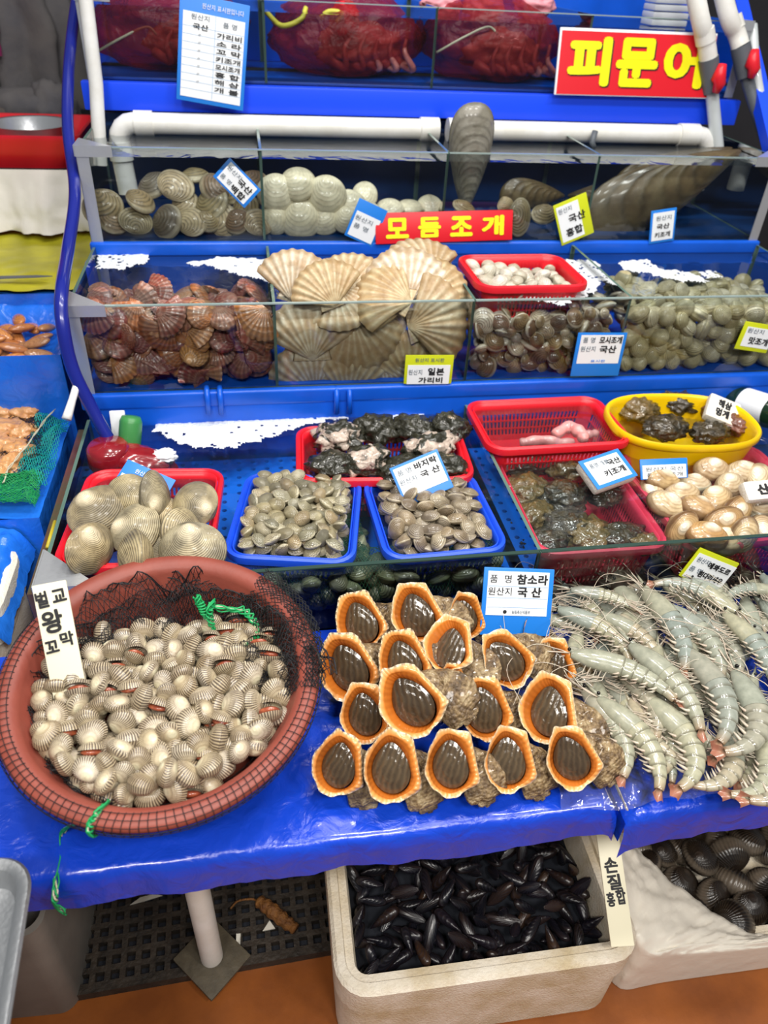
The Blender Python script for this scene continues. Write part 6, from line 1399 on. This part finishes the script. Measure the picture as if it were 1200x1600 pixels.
# cream tags with brush letters
def tag_sign(label, p, n, TL, TR, BL, lines):
    c = Card('name_board', label, p, n, TL, TR, BL, mat('cream_board_' + label[:4], '#efe9cc', 0.4), th=0.004, cat='sign', group='cream name boards')
    for (t, x, y, h, w) in lines: c.text(t, x, y, h, INK, w, bold=0.035, rot=3)
    return c
tag_sign('tall cream board lettered in black standing in the cockles', atz(76, 1120, 0.725), (0.12, -0.8, 0.58), (49, 916), (103, 906), (50, 1148), [('벌', 0.22, 0.895, 0.115, 0.36), ('교', 0.72, 0.905, 0.09, 0.42), ('왕', 0.40, 0.735, 0.16, 0.62), ('꼬', 0.25, 0.565, 0.085, 0.40), ('막', 0.72, 0.60, 0.10, 0.40)])
tag_sign('cream board lettered in black standing in the box of mussels', atz(945, 1475, 0.27), (-0.1, -0.55, 0.83), (930, 1290), (965, 1288), (931, 1482), [('손', 0.45, 0.66, 0.13, 0.6), ('질', 0.50, 0.52, 0.13, 0.6), ('홍', 0.25, 0.38, 0.12, 0.36), ('합', 0.70, 0.40, 0.13, 0.42)])

# ================================================================== UNDER THE TABLE
def foam_box(name, label, x0, x1, y0, y1, h, ang, th=0.028, m='dirty_foam', r=0.05):
    B = empty(name, ((x0 + x1) / 2, (y0 + y1) / 2, 0), (0, 0, ang), label, 'box'); w, d = x1 - x0, y1 - y0
    P0 = rrect(w, d, r, 5); n = len(P0); prof = [(-0.012, 0.0), (0, 0.006), (0, h - 0.075), (0.006, h - 0.07), (0.006, h - 0.006), (0.0, h), (-th * 0.45, h), (-th * 0.5, h - 0.008), (-th, h - 0.008), (-th - 0.004, h - 0.02), (-th - 0.01, 0.03), (-th - 0.02, 0.025)]
    vs = [(x + nx * o_, y + ny * o_, z) for o_, z in prof for x, y, nx, ny in P0]; m_ = len(prof)
    fs = [(j * n + i, j * n + (i + 1) % n, (j + 1) * n + (i + 1) % n, (j + 1) * n + i) for j in range(m_ - 1) for i in range(n)] + [tuple(range(n))[::-1], tuple(range((m_ - 1) * n, m_ * n))]
    put('box_body', MB().add(vs, fs).mesh('box_body', True, 40), M[m], B); return B
FB = foam_box('foam_box', 'white styrofoam box of black mussels under the table', 0.075, 0.585, 0.48, 0.86, 0.225, R_(-1.0))
M['mussel'] = shell_mat('mussel_shell', ['#0d0e14', '#14131c', '#0b0c10', '#1d1820', '#0f1016', '#2a1d18', '#0c0d12', '#15161e', '#4a3320'], rings=7, ring_col='#2c2a36', ring_amt=0.6, ring_noise=1.5, umbo_col='#1d1820', bump=0.3, rough=0.34, coat=0.18, edge_col='#3a2a22', edge_amt=0.3)
mk_ = dict(L=0.028, Hh=0.062, B=0.0105, U=(0.0, 0.98), e=2.2, kind='pen', nt=28, nv=10, pw=0.6, beak=0.05)
mus = [closed_shell('mussel', M['mussel'], **mk_), closed_shell('mussel', M['mussel'], **{**mk_, 'L': 0.026, 'Hh': 0.054})]
rg = random.Random(81); P = Pile(81)
pts = P.drop(170, lambda g: (g.uniform(0.115, 0.535), g.uniform(0.52, 0.80)), 0.0215, lambda x, y: 0.15, lambda x, y: 0.193, sep=0.78, flat=0.6)
scatter('mussel', mus, pts, rg, 'glossy black mussel in the styrofoam box', 'mussel', 'mussels in the styrofoam box', 48, None, r0=0.0215)
MB().box((0, 0, 0.13), (0.44, 0.32, 0.02)).build('dark_bed', M['dark'], FB, smooth=False)  # near-black slab filling the box below the mussels
# right box with blood cockles under a white sheet
RB = foam_box('foam_box', 'low styrofoam box of dark cockles at the lower right', 0.64, 1.25, 0.515, 0.88, 0.085, R_(-1.0))
M['blood_cockle'] = shell_mat('blood_cockle_shell', ['#2a211b', '#33281f', '#241c18', '#3a2e24'], rings=6, ring_col='#15110e', ring_amt=0.5, stripes=34, stripe_col='#100c0a', stripe_amt=0.9, stripe_lo=0.05, stripe_hi=0.2, blotch='#4d4030', blotch_amt=0.4, bump=0.3, rough=0.35, edge_col='#8f8272', edge_amt=0.5)
bck = dict(L=0.078, Hh=0.068, B=0.027, U=(-0.1, 0.9), e=2.15, ribs=34, amp=0.0016, nt=136, nv=10, pw=0.52, beak=0.16)
bcs = [closed_shell('blood_cockle', M['blood_cockle'], **bck)]
P = Pile(83)
pts = P.drop(44, lambda g: (g.uniform(0.70, 1.15), g.uniform(0.555, 0.83)), 0.033, lambda x, y: 0.03, lambda x, y: 0.115, sep=0.85, flat=0.7)
scatter('blood_cockle', bcs, pts, rg, 'large dark ribbed cockle in the low box at the lower right', 'cockle', 'large dark cockles in the low box', 35, None, r0=0.033)
pin = spline([(0.665, 0.84, 0.12), (0.69, 0.74, 0.125), (0.725, 0.665, 0.115), (0.80, 0.578, 0.10), (0.885, 0.522, 0.09), (1.05, 0.515, 0.085), (1.24, 0.512, 0.085)], 80)
pout = spline([(0.606, 0.84, 0.2), (0.605, 0.72, 0.195), (0.603, 0.60, 0.19), (0.612, 0.51, 0.16), (0.72, 0.502, 0.115), (0.98, 0.497, 0.092), (1.24, 0.495, 0.09)], 80)
def sheet(u, v):
    k = min(int(u * 80), 79); f = u * 80 - k; a = pin[k].lerp(pin[k + 1], f); b = pout[k].lerp(pout[k + 1], f)
    wr = 0.009 * fbm(u * 8, v * 2.5, 3, 2.0) + 0.004 * abs(fbm(u * 20, v * 5, 6, 2.0))
    if v < 0.08: q = a.copy(); q.z -= 0.05 * (0.08 - v) / 0.08; q += (a - b).normalized() * 0.02 * (0.08 - v) / 0.08
    elif v < 0.62: q = a.lerp(b, (v - 0.08) / 0.54); q.z += wr + 0.01 * math.sin(PI * (v - 0.08) / 0.54)
    else:
        t = (v - 0.62) / 0.38; q = b.copy(); o_ = (b - a); o_.z = 0; o_.normalize(); q += o_ * (0.008 * math.sin(PI * t * 0.5) + wr * 0.5 * (0 if q.x < 0.61 else 1)); q.z = b.z * (1 - t) + 0.002
        if b.y > 0.53: q.x = max(q.x, 0.597)
    return q
ws_ = MB().surf(sheet, 110, 36).build('plastic_sheet', M['white_film']); tag(ws_, 'crumpled white plastic sheet lining the low box at the lower right', 'plastic sheet')
# aluminium tray, stool, grey bin, white container
M['alu'] = mat('dull_aluminium', '#c4c6c8', 0.32, metal=0.9, bump=0.07, bscale=160)
zt = 0.70; c0 = atz(42, 1340, zt)
AT = empty('metal_tray', (c0.x - 0.158, c0.y - 0.262, zt - 0.03), (0, 0, R_(3)), 'shallow aluminium tray cut by the lower left corner', 'tray')
P0 = rrect(0.34, 0.5, 0.035, 8); n = len(P0); prof = [(-0.03, 0.0), (-0.012, 0.002), (-0.006, 0.012), (-0.004, 0.028), (0.0, 0.031), (0.008, 0.031), (0.011, 0.028), (0.008, 0.027), (-0.001, 0.027), (-0.005, 0.010), (-0.012, -0.001), (-0.03, -0.003)]
vs = [(x + nx * o_, y + ny * o_, z) for o_, z in prof for x, y, nx, ny in P0]
fs = [(j * n + (i + 1) % n, j * n + i, (j + 1) * n + i, (j + 1) * n + (i + 1) % n) for j in range(len(prof) - 1) for i in range(n)] + [tuple(range(n)), tuple(range((len(prof) - 1) * n, len(prof) * n))[::-1]]
put('tray_body', MB().add(vs, fs).mesh('tray_body', True, 40), M['alu'], AT)
M['grey_plastic'] = mat('grey_plastic', '#8d8a84', 0.45, var=0.25, scale=9)
def bin_mesh(wb, db, wt, dt, h, r=0.03, th=0.004):
    n_ = 0; rows = []
    for (w, d, z) in ((wb, db, 0.0), (wb + 0.004, db + 0.004, 0.006), (wt, dt, h), (wt + 0.012, dt + 0.012, h), (wt + 0.012, dt + 0.012, h - 0.012), ):
        rows.append([(x, y, z) for x, y, _, _ in rr_fixed(w, d, r)])
    for (w, d, z) in ((wt - th, dt - th, h), (wb - th, db - th, 0.008)): rows.append([(x, y, z) for x, y, _, _ in rr_fixed(w, d, r)])
    order = [0, 1, 4, 3, 5, 6]; rows = [rows[k] for k in (0, 1, 4, 3, 5, 6)]; n = len(rows[0]); vs = [p for rw in rows for p in rw]
    fs = [(j * n + i, j * n + (i + 1) % n, (j + 1) * n + (i + 1) % n, (j + 1) * n + i) for j in range(len(rows) - 1) for i in range(n)] + [tuple(range(n))[::-1], tuple(range((len(rows) - 1) * n, len(rows) * n))]
    return MB().add(vs, fs)
def rr_fixed(w, d, r, n=6):
    P = []
    for (sx, sy, t0) in ((1, 1, 0), (-1, 1, PI / 2), (-1, -1, PI), (1, -1, 3 * PI / 2)):
        for k in range(n + 1):
            t = t0 + PI / 2 * k / n; P.append((sx * (w / 2 - r) + r * math.cos(t), sy * (d / 2 - r) + r * math.sin(t), math.cos(t), math.sin(t)))
    return P
ST = empty('plastic_stool', (AT.location.x, AT.location.y - 0.02, 0), label='grey plastic stool carrying the aluminium tray', cat='stool')
rbox('seat', (0, 0, zt - 0.055), (0.28, 0.3, 0.035), M['grey_plastic'], ST, bev=0.01)
for sx in (-1, 1):
    for sy in (-1, 1): MB().tube([(sx * 0.11, sy * 0.12, zt - 0.06), (sx * 0.13, sy * 0.14, 0.0)], [0.018, 0.014], 10).build('leg', M['grey_plastic'], ST, sharp=40)
gb = atz(128, 1572, 0.0)
GB = empty('grey_bin', (gb.x - 0.165, gb.y + 0.13, 0), (0, 0, R_(-3)), 'grey plastic bin under the left end of the table', 'bin'); put('bin_body', bin_mesh(0.33, 0.26, 0.32, 0.25, 0.3).mesh('bin_body', True, 40), M['grey_plastic'], GB)
wc = atz(112, 1468, 0.0)
WC = empty('white_container', (wc.x - 0.06, wc.y + 0.07, 0), (0, 0, 0), 'white plastic container behind the grey bin', 'container'); put('container_body', bin_mesh(0.12, 0.12, 0.15, 0.15, 0.24).mesh('container_body', True, 40), M['pvc'], WC)
# litter on the grating
M['scrap'] = mat('white_scrap', '#d8d4c8', 0.6); M['rot'] = mat('rusty_stub', '#8a5a24', 0.7, col2='#5a3414', scale=60, bump=0.8, bscale=120)
def scrap(px, py, pts, label, m='scrap', z=0.0235):
    p = atz(px, py, z); n = len(pts); vs = [(x, y, 0.0) for x, y in pts] + [(x, y, 0.0015 + 0.002 * (i % 2)) for i, (x, y) in enumerate(pts)]
    fs = [tuple(range(n))[::-1], tuple(range(n, 2 * n))] + [(i, (i + 1) % n, n + (i + 1) % n, n + i) for i in range(n)]
    o = put('litter', MB().add(vs, fs).mesh('litter', False), M[m], None, p); tag(o, label, 'litter', 'litter on the grating')
scrap(420, 1448, [(-0.012, -0.007), (0.012, -0.006), (0.002, 0.011)], 'small white triangular scrap on the grating')
scrap(228, 1408, [(-0.03, -0.004), (0.0, 0.0), (0.032, 0.006), (0.012, 0.011), (-0.012, 0.008)], 'pale curved scrap near the back of the grating')
scrap(372, 1470, [(-0.004, -0.012), (0.004, -0.01), (0.005, 0.012), (-0.003, 0.012)], 'pale sliver beside the white leg')
p0, p1 = atz(404, 1408, 0.034), atz(462, 1452, 0.034)
q = spline([p0, p0.lerp(p1, 0.3) + Vector((0, 0, 0.004)), p0.lerp(p1, 0.7), p1], 20)
st = MB().tube([a - p0 for a in q], [0.008 + 0.006 * math.sin(PI * (i + 4) / 26) + 0.0016 * math.sin(i * 1.7) for i in range(21)], 10).build('litter', M['rot'], None, loc=p0); tag(st, 'rust-brown rotten stub lying on the grating', 'litter', 'litter on the grating')
q = spline([atz(360, 1420, 0.026), atz(372, 1408, 0.028), atz(395, 1405, 0.03), atz(404, 1412, 0.03)], 16)
sg = MB().tube(q, 0.0022, 6).build('litter', M['rot']); tag(sg, 'thin brown string of waste beside the rotten stub', 'litter', 'litter on the grating')

# ================================================================== BACK LEFT CORNER OF THE LOWEST TANK
M['side_board'] = mat('grimy_tank_side', '#4c5038', 0.4, col2='#6b3f34', scale=9, bump=0.2)
rbox('side_board', (XL - 0.018, 1.17, 0.665), (0.018, 0.5, 0.13), M['side_board'], T1, bev=0.003)
M['dark_red'] = mat('wet_dark_red_rubber', '#9a1f28', 0.2, col2='#7a1420', scale=20, coat=0.6)
p = atz(170, 708, 0.745); RL = empty('red_float', p, label='dark red rubber float in the back corner by the hose', cat='float')
MB().lathe([(0.0, -0.03), (0.036, -0.03), (0.042, -0.02), (0.040, 0.012), (0.034, 0.02), (0.0, 0.024)], 28).build('float_head', M['dark_red'], RL)
put('float_body', lump_mesh('float_body', 0.07, 0.04, 0.03, 5, 0.15, 1.6), M['dark_red'], RL, (0.055, -0.005, -0.02), (0, R_(12), R_(-8)))
p = atz(204, 668, 0.77); GBt = empty('green_bottle', p, (R_(-18), R_(10), 0), 'green bottle standing behind the red float', 'bottle')
M['green'] = mat('green_plastic', '#3f8a4a', 0.35)
MB().lathe([(0.0, -0.06), (0.02, -0.06), (0.022, -0.055), (0.022, 0.012), (0.018, 0.022), (0.0, 0.024)], 20).build('bottle_body', M['green'], GBt)
p = atz(186, 668, 0.76); wpn = rbox('white_block', p, (0.03, 0.006, 0.07), M['card_white'], None, rot=(R_(-15), 0, 0)); tag(wpn, 'small white panel beside the green bottle', 'panel')
p = atz(252, 712, 0.738); o = put('white_rag', lump_mesh('white_rag', 0.03, 0.022, 0.01, 6, 0.3), M['card_white'], None, p); tag(o, 'scrap of white cloth behind the bright red basket', 'cloth')
p = atz(1192, 640, 0.75); DB = empty('dark_bottle', p, (R_(80), 0, R_(20)), 'dark green bottle lying beside the yellow tub', 'bottle'); M['dkgreen'] = mat('dark_green_glass', '#17301f', 0.15, coat=0.5)
MB().lathe([(0.0, -0.08), (0.034, -0.08), (0.036, -0.07), (0.036, 0.04), (0.02, 0.07), (0.013, 0.08), (0.013, 0.1), (0, 0.1)], 24).build('bottle_body', M['dkgreen'], DB); MB().lathe([(0.0372, -0.05), (0.0372, 0.02)], 24).build('bottle_label', M['card_white'], DB)

# ================================================================== NEIGHBOURING STALL AT THE LEFT
def step(label, x0, x1, y0, y1, z, seed, m='tarp2', rim=0.0):
    T = empty('side_table', ((x0 + x1) / 2, (y0 + y1) / 2, 0), label=label, cat='table'); ox, oy = T.location.x, T.location.y
    def top(u, v):
        x = x0 + (x1 - x0) * u; y = y0 + (y1 - y0) * v; e = min(1 - u, v, 1) ; zz = z + 0.006 * fbm(x, y, seed, 9)
        d = min((x1 - x), (y - y0), (y1 - y))
        if rim: zz += rim * max(0, 1 - d / 0.035) ** 0.5 if d < 0.035 else 0
        return (x - ox, y - oy, zz)
    MB().surf(top, 50, 36).build('tarpaulin_top', M[m], T)
    MB().surf(lambda u, v: (x0 + (x1 - x0) * u - ox, y0 - oy - 0.008 * v - 0.006 * v * fbm(u * 5, v, seed, 3), (z + rim) * (1 - 0.999 * v)), 40, 10).build('tarpaulin_front', M[m], T)
    MB().surf(lambda u, v: (x1 - ox + 0.008 * v * (1 + fbm(u * 5, v, seed, 2)), y0 + (y1 - y0) * u - oy, (z + rim) * (1 - 0.999 * v)), 30, 10).build('tarpaulin_side', M[m], T)
    return T
step('blue tarpaulin step with netted meat beside the rack', -1.1, -0.405, 1.16, 1.50, 0.70, 3.0)
step('blue tarpaulin tray of orange shellfish beside the rack', -1.1, -0.395, 1.50, 1.775, 0.815, 5.0, rim=0.045)
step('blue covered shelf with a yellow sheet on top', -1.1, -0.40, 1.775, 2.45, 0.885, 7.0)
M['yellow_sheet'] = mat('yellow_green_sheet', '#c3bd2c', 0.4, col2='#a8a428', scale=9, bump=0.3, bscale=14)
ys = MB().surf(lambda u, v: (-1.05 + 0.648 * u, 1.768 + 0.47 * v, 0.897 + 0.008 * fbm(u * 4, v * 3, 2, 2) + 0.02 * max(0, v - 0.6)), 40, 30).build('yellow_sheet', M['yellow_sheet']); tag(ys, 'yellow-green plastic sheet on the neighbouring shelf', 'sheet')
KN = empty('knife', atz(5, 436, 0.913), (0, 0, R_(4)), 'steel knife lying on the yellow-green sheet', 'knife')
kb = MB(); kv = [(-0.02, 0, 0), (0.07, 0.001, 0), (0.105, 0.006, 0), (0.07, 0.014, 0), (-0.02, 0.016, 0)]; kb.add([(x, y, 0.002) for x, y, _ in kv] + [(x, y, 0.0) for x, y, _ in kv], [(0, 1, 2, 3, 4), (9, 8, 7, 6, 5)] + [(i, 5 + i, 5 + (i + 1) % 5, (i + 1) % 5) for i in range(5)]); kb.build('blade', M['rubber_grey'], KN, smooth=False)
rbox('handle', (-0.07, 0.008, 0.003), (0.1, 0.02, 0.014), M['dark'], KN)
M['orange_clam'] = shell_mat('orange_shellfish', ['#d98a4a', '#e39c5c', '#c97a40', '#b98a62'], rings=5, ring_col='#8f5a34', ring_amt=0.5, bump=0.3, rough=0.25, coat=0.6)
oc_ = [closed_shell('orange_shellfish', M['orange_clam'], L=0.062, Hh=0.03, B=0.010, U=(-0.3, 0.8), nt=28, nv=8, pw=0.6, beak=0.1)]
P = Pile(91); rg = random.Random(91)
pts = P.drop(30, lambda g: (g.uniform(-0.66, -0.45), g.uniform(1.54, 1.72)), 0.023, lambda x, y: 0.82, lambda x, y: 0.86, sep=0.9, flat=0.5)
scatter('orange_shellfish', oc_, pts, rg, 'orange shelled shellfish in the blue tray at the left', 'shellfish', 'orange shellfish in the left tray', 14)
M['meat'] = mat('pale_orange_meat', '#dba770', 0.3, col2='#c98a52', scale=40, bump=0.5, bscale=70, coat=0.5)
for i, (px, py, a, b, rz) in enumerate(((10, 645, .05, .03, 20), (38, 648, .035, .025, -10), (12, 672, .045, .03, 0), (36, 678, .03, .022, 40), (5, 700, .045, .03, 10), (30, 705, .03, .025, 0), (8, 730, .04, .028, 70), (-20, 690, .05, .035, 0))):
    o = put('shellfish_meat', lump_mesh('shellfish_meat', a, b, 0.02, 100 + i, 0.35, 2.2), M['meat'], None, atz(px, py, 0.725), (0, 0, R_(rz))); tag(o, f'pale orange lump of shellfish meat in the net, number {("one","two","three","four","five","six","seven","eight")[i]} from the back' if False else 'pale orange lump of shellfish meat in the net at the left', 'shellfish meat', 'meat lumps in the left net')
def lnet(seed, x0, x1, y0, y1, lift):
    def f(u, v):
        x = x0 + (x1 - x0) * u; y = y0 + (y1 - y0) * v; return Vector((x, y, 0.712 + lift + 0.025 * abs(fbm(x, y, seed, 14)) - 0.09 * max(0, u - 0.85)))
    return f
M['net_blue'] = mat('dark_blue_net', '#1a2a6a', 0.5)
NL = empty('fishing_net', (-0.47, 1.35, 0.71), label='blue and green net spread around the meat at the left', cat='net'); mo = Matrix.Translation((0.47, -1.35, -0.71))
for nm, mm, a in (('dark_netting', M['net_blue'], (1, -0.56, -0.42, 1.24, 1.49, 0.008)), ('dark_netting', M['net_black'], (2, -0.53, -0.42, 1.24, 1.49, 0.012)), ('teal_netting', M['net_teal'], (3, -0.46, -0.40, 1.22, 1.47, 0.014)), ('green_netting', M['net_green'], (4, -0.50, -0.41, 1.17, 1.27, 0.014)), ('green_netting', M['net_green'], (6, -0.50, -0.41, 1.17, 1.25, 0.018))):
    f = lnet(*a); net_lines((lambda g: (lambda u, v: mo @ g(u, v)))(f), 14, 20, mm, nm, '', r=0.0007, parent=NL)
rope([mo @ Vector(p) for p in [(-0.425, 1.48, 0.745), (-0.44, 1.40, 0.75), (-0.45, 1.33, 0.748), (-0.465, 1.27, 0.748), (-0.47, 1.22, 0.74)]], M['net_cream'], 0.001, NL, 'cream_twine', 30, 2, 0.0015)
# foam box with blue bag at the lower left
FB2 = foam_box('foam_box', 'styrofoam box wrapped in a blue bag at the left edge', -0.95, -0.44, 0.93, 1.13, 0.67, 0, m='foam_white')
def bag(u, v):
    x = -0.97 + 0.545 * u; y = 0.925 + 0.23 * v; z = 0.685 + 0.02 * fbm(x, y, 4, 11) + 0.012 * abs(fbm(x, y, 8, 30)); e = (1 - u) * 0.545
    if e < 0.03: z -= (0.03 - e) * 2.2
    return (x, y, z)
bg = MB().surf(bag, 60, 30).build('blue_bag', M['tarp2']); tag(bg, 'crumpled bright blue plastic bag on the styrofoam box at the left', 'plastic bag')
# red basket, bowl, white cloth, coats
M['cloth_white'] = mat('white_cloth', '#e6e2da', 0.8, var=0.12, scale=12)
wcl = MB().surf(lambda u, v: (-1.0 + 0.6 * u, 2.2 - 0.07 * v + 0.02 * fbm(u * 6, v, 3, 3) * v + 0.02 * v * math.sin(u * 22), 1.055 - 0.14 * v), 60, 14).build('white_cloth', M['cloth_white']); tag(wcl, 'white cloth hanging under the red crate at the left', 'cloth')
rbox('crate_shelf', (-0.72, 2.37, 0.99), (0.62, 0.28, 0.12), M['skirt'], None); tag(bpy.data.objects['crate_shelf'], 'dark shelf block behind the white cloth', 'shelf')
RBK = empty('red_crate', (-0.70, 2.35, 1.05), (0, 0, 0), 'shallow red crate with a metal bowl at the far left', 'crate'); put('crate_body', bin_mesh(0.48, 0.22, 0.56, 0.30, 0.085, 0.03).mesh('crate_body', True, 40), M['red_plastic'], RBK)
BW = put('metal_bowl', MB().lathe([(0.0, 0.0), (0.05, 0.004), (0.09, 0.035), (0.1, 0.075), (0.105, 0.078), (0.098, 0.075), (0.086, 0.036), (0.048, 0.008), (0, 0.005)], 40).mesh('metal_bowl'), M['steel'], None, (-0.56, 2.35, 1.062)); tag(BW, 'steel bowl standing in the red crate', 'bowl')
M['coat'] = mat('grey_coat_cloth', '#6e6a68', 0.9, col2='#55545a', scale=5, bump=0.2, bscale=40); M['coat2'] = mat('brown_grey_coat_cloth', '#6a615a', 0.9, col2='#57504c', scale=5); M['magenta'] = mat('magenta_cloth', '#7a1f52', 0.9)
def coat(label, x, y, zt_, h, w, m, seed):
    def f(u, v):
        a = 2 * PI * u; ww = w * (0.55 + 0.45 * min(1, v * 3.0)) * (1 + 0.12 * v); dd = 0.09 * (0.5 + 0.5 * min(1, v * 3))
        k = 1 + 0.28 * math.sin(a * 7 + seed + 2 * v) * v; return (x + ww / 2 * math.cos(a) * k + 0.03 * fbm(v * 2, seed, 0, 2), y + dd * math.sin(a) * k, zt_ - h * v)
    o = MB().surf(f, 72, 30, wrap=True).build('hanging_coat', m); tag(o, label, 'coat', 'coats hanging behind the left stall')
    return o
a = aty(50, 100, 2.85); coat('grey coat hanging behind the left stall', a.x, 2.85, 1.85, 0.75, 0.26, M['coat'], 1); a = aty(95, 80, 2.95); coat('brown-grey coat hanging next to the blue hose', a.x + 0.04, 2.98, 1.85, 0.72, 0.3, M['coat2'], 4); a = aty(-5, 60, 2.8); coat('magenta coat at the far left edge', a.x - 0.13, 2.74, 1.85, 0.6, 0.22, M['magenta'], 7)
RL_ = put('coat_rail', MB().tube([(-1.6, 2.9, 1.87), (0.0, 2.9, 1.87)], 0.012, 10).mesh('coat_rail'), M['steel'], None); tag(RL_, 'steel rail from which the coats hang', 'rail')
MB().tube([(-1.58, 2.9, 1.87), (-1.58, 2.9, 0.0)], 0.015, 10).build('post', M['steel'], RL_); MB().tube([(-0.1, 2.9, 1.87), (-0.1, 2.9, 0.0)], 0.015, 10).build('post', M['steel'], RL_)
for px, py, m, sx, nm in ((40, 190, 'coat', 0.16, 'wide grey'), (85, 178, 'coat', 0.07, 'pale grey'), (5, 195, 'coat2', 0.09, 'brown-grey')):
    p = aty(px, py, 2.72); o = put('cloth_bundle', lump_mesh('cloth_bundle', sx, 0.09, 0.09, 140 + px, 0.22, 1.8), M[m], None, p); tag(o, f'{nm} cloth bundle behind the red crate', 'bundle', 'cloth bundles')
BS = rbox('bundle_bench', (-0.75, 2.72, 0.53), (0.9, 0.3, 1.06), M['skirt'], None); tag(BS, 'dark bench under the cloth bundles', 'bench')

q = [aty(104, 655, 1.30), aty(113, 625, 1.33), aty(121, 598, 1.36)]
o = MB().tube(spline(q, 8), [0.009, 0.0085, 0.008, 0.0075, 0.007, 0.007, 0.007, 0.007, 0.006], 10).build('white_stick', M['pvc']); tag(o, 'white plastic stick propped between the blue trays and the tank', 'stick')
M['yellow_stick'] = mat('yellow_stick', '#c9b52a', 0.4)
o = MB().tube([atz(74, 856, 0.742), atz(86, 815, 0.745)], 0.0035, 8).build('yellow_stick', M['yellow_stick']); tag(o, 'thin yellow stick lying along the left side of the lowest tank', 'stick')
